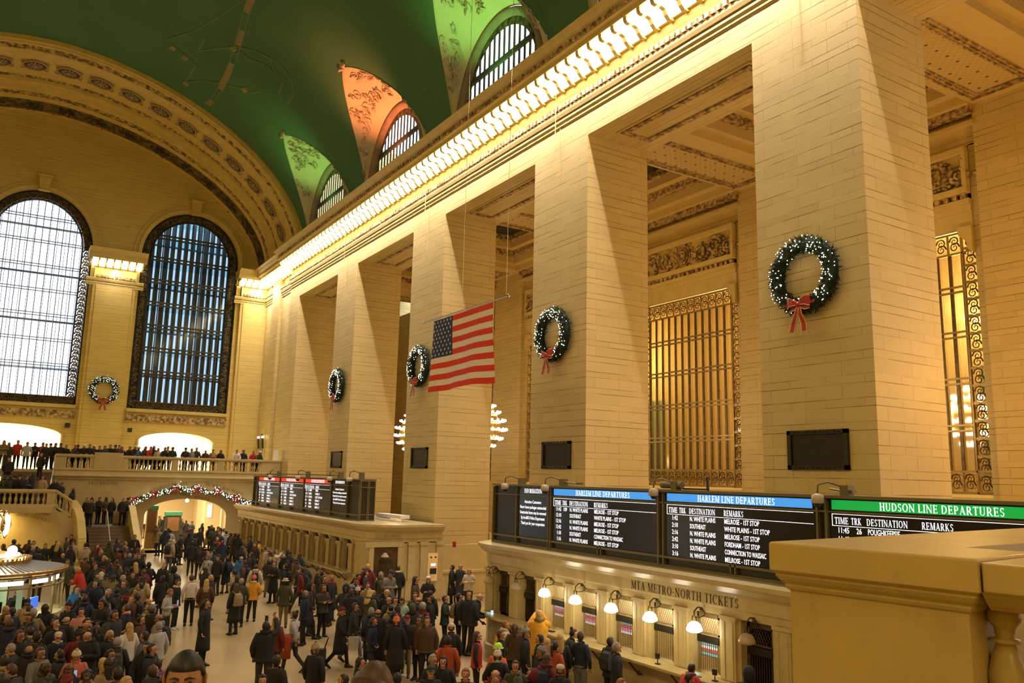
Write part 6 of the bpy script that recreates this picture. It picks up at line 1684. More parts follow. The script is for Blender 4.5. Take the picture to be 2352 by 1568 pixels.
def coat_mesh(pose, kind):
    key = ('coat', pose, kind)
    if key in BM: return BM[key]
    eL, wL, eR, wR, lL, lR, hp = POSES[pose]; B = lambda *q: bend(V3(q), pose); mb = MB()
    fat = {'puffer': 1.16, 'long': 1.05, 'sweater': .94, 'jacket': 1.04, 'hoodie': 1.06, 'vest': 1.04, 'fur': 1.12}[kind]
    hem = {'puffer': .84, 'long': .42, 'sweater': .90, 'jacket': .80, 'hoodie': .82, 'vest': .88, 'fur': .66}[kind]
    prof = [(1.485, .062, .068), (1.47, .085, .11), (1.43, .105, .175), (1.36, .125, .205), (1.24, .138, .205), (1.10, .130, .182), (.98, .138, .19), (.90, .142, .196)]
    if hem < .9: prof += [(hem+(.9-hem)*k, .145+.02*(1-k)*(1.6 if hem < .6 else 1), .20+.025*(1-k)*(1.5 if hem < .6 else 1)) for k in (.66, .33, 0)]
    rings = []
    swing = (lL[1][0]+lR[1][0])/2
    for i, (z, rx, ry) in enumerate(prof):
        k = fat*(1+(.05 if (kind == 'puffer' and i % 2) else 0)); c = B(0.005, 0, z)
        rings.append(ell(c, rx*k, ry*k, tilt=lean_of(pose) if z > .95 else 0))
    top = B(0, 0, hem)+V3((0, 0, .02)); rings.append(ell(B(0, 0, hem+.03), .10, .14))
    mb.loft(rings)
    if kind != 'vest':
        for s, el, wr in ((1, eL, wL), (-1, eR, wR)):
            a, b_, c = B(0, s*.155, 1.405), B(*el), B(*wr); f = fat*(1.08 if kind in ('puffer', 'fur') else 1)
            mb.tube([B(0, s*.08, 1.41), a, a+(b_-a)*.35, b_+(a-b_)*.12, b_+(c-b_)*.15, c-(c-b_)*.05], [.06*f, .078*f, .072*f, .062*f, .060*f, .044*f], 9)
    col = MB()
    mb.cur = 1
    if kind in ('hoodie', 'fur', 'puffer'):
        mb.tube([B(.075, .05, 1.47), B(.02, .105, 1.50), B(-.07, .07, 1.515), B(-.10, 0, 1.50), B(-.07, -.07, 1.515), B(.02, -.105, 1.50), B(.075, -.05, 1.47)], [.022, .034, .046, .055, .046, .034, .022], 7)
    else:
        mb.tube([B(.10, .02, 1.40), B(.07, .06, 1.48), B(-.02, .085, 1.515), B(-.06, 0, 1.52), B(-.02, -.085, 1.515), B(.07, -.06, 1.48), B(.10, -.02, 1.40)], [.010, .016, .018, .018, .018, .016, .010], 6)
    BM[key] = mb.mesh('coat', [m_('cloth_black'), m_('cloth_black')], smooth=True); return BM[key]
def trouser_mesh(pose, slim=0):
    key = ('tr', pose)
    if key in BM: return BM[key]
    lL, lR = POSES[pose][4:6]; mb = MB()
    mb.loft([ell(V3((0, 0, z)), rx, ry) for z, rx, ry in ((1.02, .115, .155), (.95, .13, .175), (.86, .125, .18), (.80, .10, .16), (.78, .04, .08))])
    for s, (kn, an) in ((1, lL), (-1, lR)):
        h = V3((0, s*.09, .90)); k = V3(kn); a = V3(an)
        mb.tube([h, h+(k-h)*.45, k, k+(a-k)*.5, a+V3((0, 0, .015))], [.095, .088, .068, .058, .055], 9)
    BM[key] = mb.mesh('trousers', m_('cloth_black'), smooth=True); return BM[key]
def shoe_mesh(pose, i):
    key = ('shoe', pose, i)
    if key in BM: return BM[key]
    an = V3(POSES[pose][4+i][1]); mb = MB(); t = .0 if an.z < .1 else .55
    def R(x, w, z0_, z1_):
        q = [V3((x, -w, z0_)), V3((x, w, z0_)), V3((x, w*.8, z1_)), V3((x, -w*.8, z1_))]
        return [an+V3((p.x*cos(t)+(p.z-.0)*sin(t)*0, p.y, p.z-p.x*sin(t)*1.0)) for p in q]
    mb.loft([R(-.075, .03, -.075, -.01), R(-.05, .042, -.08, .04), R(.03, .045, -.08, .035), R(.10, .05, -.08, -.02), R(.16, .045, -.08, -.035), R(.19, .02, -.075, -.055)])
    BM[key] = mb.mesh('shoe', m_('shoe_black'), smooth=True); return BM[key]
def cap_shell(mb, H, rx=.106, ry=.092, rz=.118, cz=.135, hairline=.055, n=14, m=10, side=-.02, noise_=0, seed=1):
    rnd = random.Random(seed); rings = []
    for i in range(m+1):
        ph = pi*.03+pi*.80*i/m; ring = []
        for j in range(n):
            a = 2*pi*j/n; d = V3((sin(ph)*cos(a), sin(ph)*sin(a), cos(ph))); k = 1+rnd.uniform(-noise_, noise_)
            p = V3((d.x*rx*k-.004, d.y*ry*k, cz+d.z*rz*k))
            front = cos(a)
            lim = cz+hairline-(.0 if front > .45 else (.10 if front > -.15 else .16))
            if p.z < lim: q = .55; p = V3((d.x*rx*q, d.y*ry*q, cz+d.z*rz*q))
            ring.append(H(p))
        rings.append(ring)
    mb.loft(rings, True, True)
def hair_mesh(pose, kind):
    key = ('hair', pose, kind)
    if key in BM: return BM[key]
    H = headxf(pose); mb = MB(); B = lambda *q: bend(V3(q), pose); mats = [m_('hair_dark'), m_('hair_dark')]
    if kind == 'short': cap_shell(mb, H)
    elif kind == 'curly': cap_shell(mb, H, .118, .108, .128, noise_=.08, n=16, m=12)
    elif kind == 'bald':
        for s in (-1, 1): mb.tube([H((.02, s*.078, .13)), H((-.05, s*.07, .12)), H((-.092, 0, .11))], [.012, .02, .024], 6)
    elif kind in ('long', 'bun', 'tail'):
        cap_shell(mb, H, .108, .096, .120)
        if kind == 'bun': mb.ball(H((-.085, 0, .235)), .05, 8, 6)
        elif kind == 'tail': mb.tube([H((-.09, 0, .19)), H((-.15, 0, .14)), H((-.14, 0, -.02)), H((-.11, .01, -.12))], [.02, .034, .03, .01], 7)
        else:
            rings = []
            for z, r1, w, x in ((.16, .09, .085, -.02), (.08, .085, .092, -.035), (.0, .07, .10, -.05), (-.10, .062, .112, -.075), (-.20, .04, .10, -.095), (-.24, .015, .05, -.10)):
                rings.append([H((x-r1*sin(pi*j/9)*.9+ .035*0, w*cos(pi*j/9), z)) for j in range(10)]+[H((x-r1*.35*sin(pi*j/9), w*.8*cos(pi*j/9), z)) for j in range(9, -1, -1)])
            mb.loft(rings)
    elif kind == 'beanie':
        rings = []
        for z, r in ((.15, 1.05), (.155, 1.14), (.195, 1.13), (.20, 1.04), (.235, .92), (.265, .62), (.275, .2)): rings.append([H((.100*r*cos(2*pi*j/14)-.006, .088*r*sin(2*pi*j/14), z+.03*(cos(2*pi*j/14))*(1 if z < .21 else .3))) for j in range(14)])
        mb.loft(rings); mb.ball(H((-.0, 0, .30)), .03, 8, 5); mb.cur = 1
        for s in (-1, 1): mb.tube([H((-.02, s*.075, .15)), H((-.05, s*.075, .08)), H((-.06, s*.05, .02))], [.02, .028, .01], 6)
    elif kind == 'cap':
        rings = []
        for z, r in ((.165, 1.06), (.20, 1.05), (.235, .88), (.255, .5), (.26, .1)): rings.append([H((.100*r*cos(2*pi*j/14)-.004, .088*r*sin(2*pi*j/14), z)) for j in range(14)])
        mb.loft(rings); mb.loft([[H((.08, -.065, .175)), H((.08, .065, .175)), H((.08, .065, .185)), H((.08, -.065, .185))], [H((.16, -.05, .16)), H((.16, .05, .16)), H((.16, .05, .166)), H((.16, -.05, .166))]])
        mb.cur = 1
        for s in (-1, 1): mb.tube([H((-.0, s*.08, .16)), H((-.06, s*.07, .10)), H((-.08, 0, .08))], [.012, .02, .02], 6)
    elif kind == 'hardhat':
        rings = []
        for z, r in ((.165, 1.45), (.172, 1.45), (.178, 1.18), (.22, 1.14), (.265, .92), (.29, .5), (.296, .1)): rings.append([H((.100*r*cos(2*pi*j/16)+(.015 if r > 1.4 else 0), .088*r*sin(2*pi*j/16), z)) for j in range(16)])
        mb.loft(rings)
    elif kind == 'hat':
        rings = []
        for z, r in ((.185, 1.55), (.192, 1.55), (.196, 1.06), (.25, .98), (.275, .9), (.28, .2)): rings.append([H((.100*r*cos(2*pi*j/16), .092*r*sin(2*pi*j/16), z)) for j in range(16)])
        mb.loft(rings); mb.cur = 1; cap_shell(mb, H)
    elif kind == 'hood':
        rings = []
        for i in range(9):
            ph = pi*(.02+.86*i/8); rings.append([])
            for j in range(14):
                a = 2*pi*j/14; k = 1.26; x = sin(ph)*cos(a)*.105*k-.015; z = .13+cos(ph)*.125*k
                if cos(a) > .5 and .02 < ph/pi < .9 and sin(ph) > .45: x = min(x, .075); k2 = .72
                else: k2 = 1
                rings[-1].append(H((x, sin(ph)*sin(a)*.095*k, z)))
        mb.loft(rings)
    BM[key] = mb.mesh('hair' if kind not in ('beanie', 'cap', 'hat', 'hardhat', 'hood') else 'hat', mats, smooth=kind not in ('hat',)); return BM[key]
def bag_mesh(kind):
    if ('bag', kind) in BM: return BM['bag', kind]
    mb = MB()
    if kind == 'backpack':
        mb.loft([[V3((x, y, z)) for x, y in ((-.14, -w), (-.14, w), (-.14-d, w*.85), (-.14-d, -w*.85))] for z, w, d in ((.98, .12, .06), (1.0, .15, .13), (1.25, .15, .14), (1.38, .13, .10), (1.42, .08, .04))])
        for s in (-1, 1): mb.tube([(-.14, s*.10, 1.40), (.0, s*.12, 1.49), (.14, s*.12, 1.34), (.05, s*.17, 1.08), (-.14, s*.13, 1.02)], .018, 6)
        mb.box(-.30, -.27, -.09, .09, 1.02, 1.16)
    elif kind == 'shopping':
        mb.loft([[V3((x, y, z)) for x, y in ((-.05-a, -.30-a), (.22+a, -.30-a), (.22+a, -.22+a), (-.05-a, -.22+a))] for z, a in ((.38, 0), (.62, .01), (.78, .012))]); mb.tube([(.02, -.26, .78), (.06, -.26, .88), (.12, -.26, .78)], .006, 5)
    elif kind == 'suitcase':
        mb.box(-.72, -.34, -.36, -.12, .06, .58); mb.tube([(-.40, -.30, .5), (-.28, -.29, .90)], .012, 5); mb.tube([(-.40, -.18, .5), (-.28, -.19, .90)], .012, 5); mb.tube([(-.28, -.29, .90), (-.28, -.19, .90)], .014, 5)
        for y in (-.32, -.16): mb.ball((-.45, y, .035), .035, 8, 5); mb.ball((-.66, y, .035), .035, 8, 5)
    elif kind == 'scarf':
        mb.tube([(.075, .04, 1.49), (.0, .09, 1.50), (-.08, 0, 1.52), (.0, -.09, 1.50), (.075, -.04, 1.49), (.08, .03, 1.47)], .034, 7); mb.tube([(.10, .03, 1.46), (.15, .05, 1.30), (.15, .06, 1.12)], [(.015, .04)]*3, 6)
    elif kind == 'coat_over_arm':
        mb.loft([[V3((x, y, z)) for x, y in ((.0, .16), (.26, .14), (.26, .34), (.0, .32))] for z in (1.12, 1.0)]+[[V3((x, y, z)) for x, y in ((.02, .18), (.30, .16), (.30, .33), (.02, .31))] for z in (.8, .45)])
    elif kind == 'phone': mb.box(.33, .342, -.045, .045, 1.24, 1.38)
    elif kind == 'phone_up': mb.box(.395, .405, -.04, .04, 1.66, 1.80)
    BM['bag', kind] = mb.mesh(kind, m_('cloth_black'), smooth=kind in ('scarf', 'coat_over_arm')); return BM['bag', kind]
def part(root, me, mats, smat=None):
    o = bpy.data.objects.new(me.name.split('.')[0], me); C.objects.link(o); o.parent = root
    for i, m in enumerate(mats):
        if i < len(o.material_slots): o.material_slots[i].link = 'OBJECT'; o.material_slots[i].material = m
    return o
NPEOPLE = []
FACE = {'cam': 0, 'away': pi, 'right': None, 'left': None}
def heading(p, face):
    if isinstance(face, (int, float)): return face
    tc = math.atan2(-p[1], -p[0]); r = math.atan2(rt.y, rt.x)
    base = {'cam': tc, 'away': tc+pi, 'right': r, 'left': r+pi, 'camright': tc+.7, 'camleft': tc-.7, 'awayright': tc+pi-.6, 'awayleft': tc+pi+.6}[face]
    return base
def person(label, pos, coat=('jacket', 'black'), hair=('short', 'dark'), pose='stand', face='cam', h=1.72, skin=0, trous='black', shoes='shoe_black', extra=(), collar=None, group=None, hat=None):
    s = h/1.745
    root = bpy.data.objects.new('person', body_mesh(pose)); C.objects.link(root)
    root.location = pos; root.rotation_euler.z = heading(pos, face); root.scale = (s, s, s)
    root.material_slots[0].link = 'OBJECT'; root.material_slots[0].material = SK[skin]
    tag(root, label, 'person', group)
    cm = m_('cloth_'+coat[1]); part(root, coat_mesh(pose, coat[0]), [cm, m_('cloth_'+collar) if collar else cm])
    if coat[0] == 'vest': part(root, coat_mesh(pose, 'sweater'), [m_('cloth_black')]*2)
    part(root, trouser_mesh(pose), [m_('cloth_'+trous)])
    for i in (0, 1): part(root, shoe_mesh(pose, i), [m_(shoes)])
    hm = m_('hair_'+hair[1]) if hair[1] in HAIRC and not hat else None
    if hair[0] in ('beanie', 'cap', 'hat', 'hood', 'hardhat'): part(root, hair_mesh(pose, hair[0]), [m_('cloth_'+(hat or 'black')), m_('hair_'+hair[1])])
    else: part(root, hair_mesh(pose, hair[0]), [m_('hair_'+hair[1])]*2)
    for k, c in extra:
        if pose in ('lean',) and k == 'scarf': continue
        part(root, bag_mesh(k), [m_(c if c in MAT else 'cloth_'+c)])
    NPEOPLE.append((root, Vector(pos))); return root
def at_head(px, py, h=1.72, floor=0):
    p = at(px, py, z=floor+h*.995)
    if p.y < -13.35 and (p.x < 25.4 or p.x > 33.2): p = at(px, py, y=-13.3)
    return (p.x, p.y, floor)
# people one can pick out in the photograph: head pixel, then what they wear
J, L_, PU, SW, HO, VE, FU = 'jacket', 'long', 'puffer', 'sweater', 'hoodie', 'vest', 'fur'
SPEC = [
 (1096, 1450, (VE, 'red'), ('long', 'brown'), 'stand', 'right', {}, 'woman with long brown hair in a red vest over black sleeves'),
 (1144, 1481, (J, 'orange'), ('hardhat', 'black'), 'stand', 'awayright', dict(hat='lime', collar='lime', skin=2), 'worker in a lime hard hat and orange safety vest'),
 (1184, 1517, (J, 'olive'), ('short', 'brown'), 'stand', 'cam', dict(collar='tan'), 'brown bearded man in an olive jacket near the bottom edge'),
 (1138, 1556, (J, 'brown'), ('short', 'ginger'), 'stand', 'away', {}, 'ginger head at the bottom edge beside the safety vest'),
 (1190, 1556, (J, 'olive'), ('beanie', 'dark'), 'stand', 'away', dict(hat='olive'), 'small olive beanie at the bottom edge below the bearded man'),
 (1150, 1447, (J, 'black'), ('short', 'brown'), 'stand', 'right', {}, 'short haired woman in a dark coat left of the yellow backpack'),
 (1161, 1425, (HO, 'cream'), ('short', 'ginger'), 'stand', 'right', dict(extra=(('backpack', 'yellow'),)), 'person in a cream hoodie carrying a yellow backpack'),
 (1183, 1432, (J, 'brown'), ('tail', 'brown'), 'stand', 'away', {}, 'person with a brown ponytail left of the yellow fur-hooded coat'),
 (1206, 1444, (J, 'black'), ('beanie', 'dark'), 'stand', 'right', dict(hat='grey'), 'person in a grey beanie and black jacket before the yellow coat'),
 (1239, 1400, (FU, 'yellow'), ('long', 'blond'), 'photo', 'away', dict(h=1.86, collar='khaki'), 'blonde woman in a yellow fur-hooded coat with both arms up at the counter'),
 (1240, 1457, (J, 'black'), ('long', 'dark'), 'stand', 'left', {}, 'dark haired woman below the yellow fur-hooded coat'),
 (1257, 1466, (J, 'charcoal'), ('long', 'blond'), 'stand', 'away', {}, 'long blonde hair over a charcoal coat left of the orange sweater'),
 (1275, 1472, (SW, 'rust'), ('tail', 'dark'), 'stand', 'awayright', dict(h=1.7), 'person in an orange sweater standing in the ticket line'),
 (1287, 1456, (J, 'black'), ('long', 'blond'), 'stand', 'away', {}, 'curly blonde woman just right of the orange sweater'),
 (1299, 1441, (J, 'black'), ('bun', 'dark'), 'lean', 'right', {}, 'dark haired person leaning on the near ticket counter'),
 (1334, 1450, (SW, 'navy'), ('short', 'brown'), 'stand', 'awayright', dict(h=1.78, trous='grey'), 'man in a navy sweater at the near ticket counter'),
 (1402, 1462, (J, 'black'), ('short', 'dark'), 'stand', 'awayright', dict(extra=(('backpack', 'charcoal'),)), 'person with a large dark backpack at the counter'),
 (1416, 1475, (J, 'black'), ('short', 'grey'), 'stand', 'right', dict(h=1.76), 'grey haired man in a black jacket in profile near the counter'),
 (1287, 1527, (J, 'black'), ('cap', 'dark'), 'stand', 'away', dict(hat='cream'), 'person in a cream cap at the bottom edge'),
 (1427, 1558, (J, 'brown'), ('short', 'ginger'), 'stand', 'right', {}, 'red haired head at the bottom edge below the grey haired man'),
 (1577, 1522, (PU, 'red'), ('short', 'dark'), 'lean', 'awayright', dict(h=1.55), 'dark haired person in a red puffer jacket at the counter'),
 (1583, 1546, (J, 'charcoal'), ('curly', 'dark'), 'stand', 'right', dict(h=1.5), 'curly dark head below the red puffer jacket'),
 (1720, 1532, (J, 'black'), ('hood', 'dark'), 'stand', 'away', dict(h=1.66), 'dark hooded figure beside the foreground parapet'),
 (972, 1384, (J, 'maroon'), ('curly', 'grey'), 'stand', 'awayright', dict(extra=(('backpack', 'olive'),)), 'grey curly haired person in maroon with a dark backpack'),
 (911, 1417, (L_, 'black'), ('beanie', 'dark'), 'stand', 'away', dict(hat='salmon', h=1.75), 'person in a salmon hat and long black coat'),
 (869, 1397, (L_, 'black'), ('bald', 'dark'), 'stand', 'away', dict(h=1.8), 'balding man in a long black coat seen from behind'),
 (1029, 1459, (SW, 'rust'), ('short', 'dark'), 'stand', 'away', dict(h=1.78), 'man in a rust red sweater seen from behind'),
 (994, 1503, (J, 'black'), ('short', 'grey'), 'stand', 'camright', {}, 'grey haired man with glasses near the bottom edge'),
 (1018, 1507, (J, 'black'), ('long', 'black'), 'stand', 'cam', {}, 'woman with long black hair and sunglasses'),
 (990, 1529, (J, 'black'), ('cap', 'grey'), 'stand', 'cam', dict(hat='dark_green'), 'man in a dark green cap at the bottom edge'),
 (1070, 1535, (J, 'charcoal'), ('short', 'ginger'), 'stand', 'cam', {}, 'ginger bearded man at the bottom edge'),
 (1037, 1432, (J, 'black'), ('cap', 'dark'), 'stand', 'away', dict(hat='cream'), 'person in a cream cap and black jacket behind the rust sweater'),
 (1055, 1362, (J, 'black'), ('tail', 'black'), 'stand', 'right', dict(extra=(('backpack', 'khaki'),)), 'woman with a black ponytail near the end of the near counter'),
 (1085, 1355, (J, 'black'), ('bald', 'grey'), 'lean', 'right', {}, 'bald man in black leaning at the far end of the near counter'),
 (1023, 1367, (J, 'dark_green'), ('short', 'brown'), 'fold', 'right', {}, 'brown haired woman in a dark green jacket on the open floor'),
 (923, 1371, (SW, 'mint'), ('long', 'dark'), 'phone', 'cam', dict(trous='mint'), 'woman in a pale mint sweater'),
 (909, 1371, (SW, 'cream'), ('long', 'brown'), 'stand', 'cam', {}, 'woman in cream beside the pale mint sweater'),
 (893, 1369, (J, 'black'), ('bald', 'grey'), 'stand', 'camright', {}, 'bald man in black left of the pale mint sweater'),
 (948, 1388, (PU, 'black'), ('hood', 'dark'), 'stand', 'away', dict(hat='olive'), 'person with an olive fur hood up'),
 (991, 1368, (J, 'black'), ('short', 'dark'), 'stand', 'left', {}, 'dark haired man below the white pompom beanie'),
 (984, 1324, (J, 'black'), ('beanie', 'blond'), 'fold', 'cam', dict(hat='white'), 'blonde woman in a white pompom beanie beside the third pier'),
 (956, 1295, (L_, 'brown'), ('long', 'dark'), 'stand', 'right', {}, 'long haired woman in dark brown before the gilt cash machine'),
 (915, 1300, (PU, 'black'), ('short', 'dark'), 'stand', 'away', dict(collar='cream', h=1.7), 'person in a black coat with a pale fur collar'),
 (897, 1293, (J, 'grey'), ('cap', 'dark'), 'phone', 'camright', dict(hat='charcoal'), 'man in a grey jacket and dark cap looking at his phone'),
 (845, 1293, (PU, 'maroon'), ('short', 'blond'), 'stand', 'away', {}, 'blonde person in a maroon jacket before the closed end window'),
 (841, 1310, (J, 'charcoal'), ('short', 'black'), 'stand', 'right', dict(collar='light_grey'), 'man in a charcoal jacket with a pale scarf collar'),
 (820, 1316, (SW, 'red'), ('short', 'black'), 'phone', 'right', dict(h=1.62), 'dark haired person in a bright red top'),
 (822, 1349, (J, 'charcoal'), ('beanie', 'dark'), 'stand', 'away', dict(hat='light_grey'), 'person in a pale grey beanie in the counter crowd'),
 (845, 1338, (J, 'camel'), ('short', 'brown'), 'stand', 'cam', dict(extra=(('scarf', 'cream'),)), 'person in a camel coat with a cream scarf'),
 (1058, 1294, (L_, 'charcoal'), ('bald', 'dark'), 'pockets', 'camleft', dict(collar='tan', h=1.78), 'man in a charcoal parka with a fur collar before the dark door'),
 (1080, 1275, (J, 'black'), ('short', 'dark'), 'stand', 'cam', {}, 'man in black standing before the aisle door'),
 (1078, 1305, (J, 'cream'), ('long', 'blond'), 'phone', 'cam', {}, 'blonde woman in a cream coat near the lit lamp'),
 (1039, 1297, (L_, 'black'), ('short', 'black'), 'stand', 'left', {}, 'figure in a long black coat half hidden by the charcoal parka'),
 (889, 1355, (J, 'black'), ('curly', 'blond'), 'stand', 'cam', {}, 'curly blonde head in the middle of the crowd'),
 (954, 1360, (J, 'olive'), ('short', 'brown'), 'stand', 'cam', {}, 'brown haired man in olive behind the fur hood'),
 (828, 1509, (J, 'grey'), ('long', 'dark'), 'stand', 'right', {}, 'woman with shoulder length dark hair near the bottom edge'),
 (913, 1545, (J, 'purple'), ('short', 'black'), 'stand', 'away', {}, 'person in pale purple at the bottom edge'),
 (965, 1414, (J, 'brown'), ('short', 'black'), 'stand', 'camleft', dict(skin=1), 'bearded man in a brown jacket below the maroon coat'),
 (894, 1411, (J, 'blue'), ('short', 'blond'), 'stand', 'cam', dict(h=1.25), 'small child in blue beside the long black coat'),
 (679, 1404, (SW, 'light_grey'), ('bun', 'dark'), 'walk', 'left', dict(h=1.66, skin=1, trous='charcoal', extra=(('coat_over_arm', 'rust'),)), 'woman in a pale grey sweater carrying a rust red coat'),
 (635, 1414, (J, 'maroon'), ('long', 'blond'), 'stand', 'awayright', dict(trous='dark_denim', collar='cream'), 'blonde woman in a patterned dark shirt beside the man taking a photo'),
 (612, 1426, (PU, 'black'), ('short', 'dark'), 'onearm', 'away', dict(h=1.84, trous='charcoal', extra=(('phone_up', 'charcoal'),)), 'tall man in a black puffer jacket holding a phone up'),
 (725, 1479, (L_, 'black'), ('beanie', 'brown'), 'stand', 'awayright', dict(hat='tan', h=1.66), 'person in a tan beanie and black coat near the bottom edge'),
 (637, 1504, (J, 'black'), ('short', 'dark'), 'stand', 'awayright', dict(h=1.75), 'man in black with short dark hair near the bottom edge'),
 (604, 1549, (J, 'black'), ('short', 'black'), 'stand', 'cam', {}, 'black haired head at the bottom edge under the tall photographer'),
 (790, 1548, (J, 'charcoal'), ('short', 'dark'), 'stand', 'left', {}, 'short haired man at the bottom edge right of the tan beanie'),
 (783, 1395, (L_, 'black'), ('beanie', 'blond'), 'walk', 'right', dict(hat='maroon', h=1.68, extra=(('suitcase', 'charcoal'),)), 'person in a dark red beanie pulling a dark suitcase'),
 (814, 1384, (J, 'charcoal'), ('short', 'brown'), 'walk', 'right', dict(trous='grey', extra=(('shopping', 'white'),)), 'person in dark grey carrying a white shopping bag'),
 (584, 1322, (HO, 'yellow'), ('beanie', 'dark'), 'pockets', 'away', dict(hat='salmon', collar='cream', h=1.66), 'person in a yellow coat and salmon hat seen from behind'),
 (543, 1340, (L_, 'black'), ('long', 'brown'), 'stand', 'awayleft', dict(extra=(('backpack', 'tan'),), trous='dark_denim'), 'woman in a black coat with a tan backpack'),
 (555, 1328, (J, 'olive'), ('short', 'grey'), 'stand', 'away', {}, 'grey haired person in olive between the tan backpack and the yellow coat'),
 (555, 1276, (PU, 'blue'), ('bald', 'grey'), 'stand', 'away', dict(h=1.76), 'bald man in a bright blue jacket seen from behind'),
 (441, 1320, (SW, 'white'), ('short', 'brown'), 'stand', 'away', dict(h=1.78), 'man in a white sweater and black trousers'),
 (475, 1330, (J, 'brown'), ('long', 'blond'), 'stand', 'away', {}, 'woman with long blonde hair in a brown coat'),
 (474, 1376, (L_, 'black'), ('short', 'dark'), 'stand', 'right', dict(h=1.86), 'large man in a long black coat in the open floor, left of centre'),
 (695, 1302, (J, 'maroon'), ('short', 'dark'), 'stride', 'left', dict(h=1.78, trous='dark_denim', shoes='shoe_brown', extra=(('backpack', 'black'),)), 'man in a maroon jacket and jeans striding left'),
 (656, 1330, (J, 'olive'), ('hat', 'dark'), 'stand', 'away', dict(hat='cream', trous='khaki'), 'person in a small cream hat and khaki trousers'),
 (743, 1322, (J, 'black'), ('short', 'dark'), 'stand', 'right', dict(h=1.8, shoes='shoe_brown'), 'tall man in black with brown boots'),
 (761, 1322, (J, 'black'), ('short', 'ginger'), 'stand', 'left', dict(h=1.8, extra=(('scarf', 'red'),)), 'person in black with a red scarf facing the tall man'),
 (588, 1296, (PU, 'cream'), ('short', 'brown'), 'stand', 'away', dict(extra=(('backpack', 'black'),)), 'person in a cream puffer jacket'),
 (500, 1234, (J, 'red'), ('short', 'blond'), 'stand', 'awayright', dict(extra=(('backpack', 'black'),)), 'person in a red jacket with a black backpack, back in the hall'),
 (515, 1213, (J, 'white'), ('short', 'brown'), 'stand', 'right', {}, 'person in a white jacket near the far counter end'),
 (442, 1242, (J, 'black'), ('short', 'dark'), 'stand', 'away', dict(h=1.8), 'man in black, left of a couple seen from behind'),
 (460, 1253, (J, 'black'), ('long', 'brown'), 'stand', 'away', {}, 'long haired woman in black, right of a couple seen from behind'),
 (538, 1222, (L_, 'brown'), ('beanie', 'blond'), 'walk', 'cam', dict(hat='camel', extra=(('scarf', 'orange'),)), 'person in a camel beanie and long brown coat walking toward us'),
 (576, 1230, (J, 'black'), ('cap', 'dark'), 'stand', 'left', dict(hat='black'), 'person in a black cap and jacket by the far counter columns'),
 (595, 1240, (J, 'yellow'), ('short', 'dark'), 'phone', 'left', {}, 'person in a mustard yellow jacket by the far counter'),
 (635, 1262, (J, 'cream'), ('short', 'brown'), 'photo', 'right', {}, 'person in a cream coat raising both hands by the far counter'),
 (612, 1255, (FU, 'beige'), ('long', 'brown'), 'stand', 'right', {}, 'long haired person in beige fur by the far counter'),
 (387, 1351, (SW, 'light_grey'), ('short', 'ginger'), 'phone', 'right', dict(h=1.76, extra=(('phone', 'phone_lit'),)), 'man in a light grey sweater reading a lit phone'),
 (408, 1331, (HO, 'black'), ('short', 'dark'), 'stand', 'right', dict(collar='cream', shoes='shoe_white'), 'person in a black and cream hoodie with white shoes'),
 (323, 1338, (J, 'khaki'), ('short', 'dark'), 'stand', 'left', {}, 'person in a khaki coat seen from the side'),
 (263, 1402, (PU, 'red'), ('short', 'dark'), 'fold', 'right', {}, 'person in a bright red jacket in the dense left crowd'),
 (188, 1396, (L_, 'pink'), ('long', 'dark'), 'stand', 'cam', {}, 'smiling woman with dark hair in a pink coat'),
 (153, 1414, (J, 'black'), ('bald', 'grey'), 'stand', 'awayright', {}, 'bald man in black in front of the pink coat'),
 (176, 1346, (PU, 'blue'), ('short', 'dark'), 'stand', 'camright', {}, 'person in a blue jacket beside the information booth'),
 (192, 1300, (PU, 'red'), ('short', 'blond'), 'lean', 'left', {}, 'person in an orange red coat behind the information booth'),
 (63, 1376, (J, 'beige'), ('cap', 'dark'), 'stand', 'away', dict(hat='black', extra=(('backpack', 'beige'),)), 'person in a beige jacket and black cap in front of the booth'),
 (298, 1430, (J, 'white'), ('long', 'blond'), 'stand', 'awayleft', {}, 'woman with long blonde hair in white'),
 (291, 1388, (HO, 'black'), ('short', 'brown'), 'stand', 'left', dict(collar='pink'), 'person in black with a pale pink hood down'),
 (177, 1492, (J, 'salmon'), ('beanie', 'brown'), 'phone', 'cam', dict(hat='cream', extra=(('phone', 'phone_lit'),)), 'woman in a cream beanie holding a lit phone near the bottom edge'),
 (362, 1513, (J, 'denim'), ('short', 'dark'), 'stand', 'awayleft', dict(extra=(('backpack', 'red'),)), 'person with a shiny red backpack near the bottom edge'),
 (87, 1450, (L_, 'black'), ('short', 'dark'), 'stand', 'awayright', dict(h=1.8, trous='denim'), 'tall man in a long black coat and pale jeans, lower left'),
 (366, 1428, (J, 'light_grey'), ('short', 'grey'), 'stand', 'awayleft', {}, 'grey haired person with pale grey sleeves'),
 (333, 1450, (J, 'denim'), ('short', 'dark'), 'stand', 'left', {}, 'person in a blue denim jacket, lower left'),
 (41, 1352, (J, 'black'), ('bald', 'ginger'), 'stand', 'away', {}, 'bald man from behind in front of the booth windows'),
 (245, 1366, (J, 'grey'), ('short', 'dark'), 'stand', 'left', {}, 'grey jacketed person bending over the crowd right of the booth'),
 (307, 1350, (J, 'camel'), ('long', 'brown'), 'stand', 'right', {}, 'long haired woman in a camel jacket looking right'),
 (78, 1242, (J, 'black'), ('short', 'dark'), 'stand', 'cam', dict(h=1.8, collar='white', extra=(('scarf', 'white'),)), 'man in a black coat with a long white scarf under the low arch'),
 (105, 1248, (J, 'black'), ('short', 'black'), 'stand', 'cam', {}, 'man in black at the right side of the low arch'),
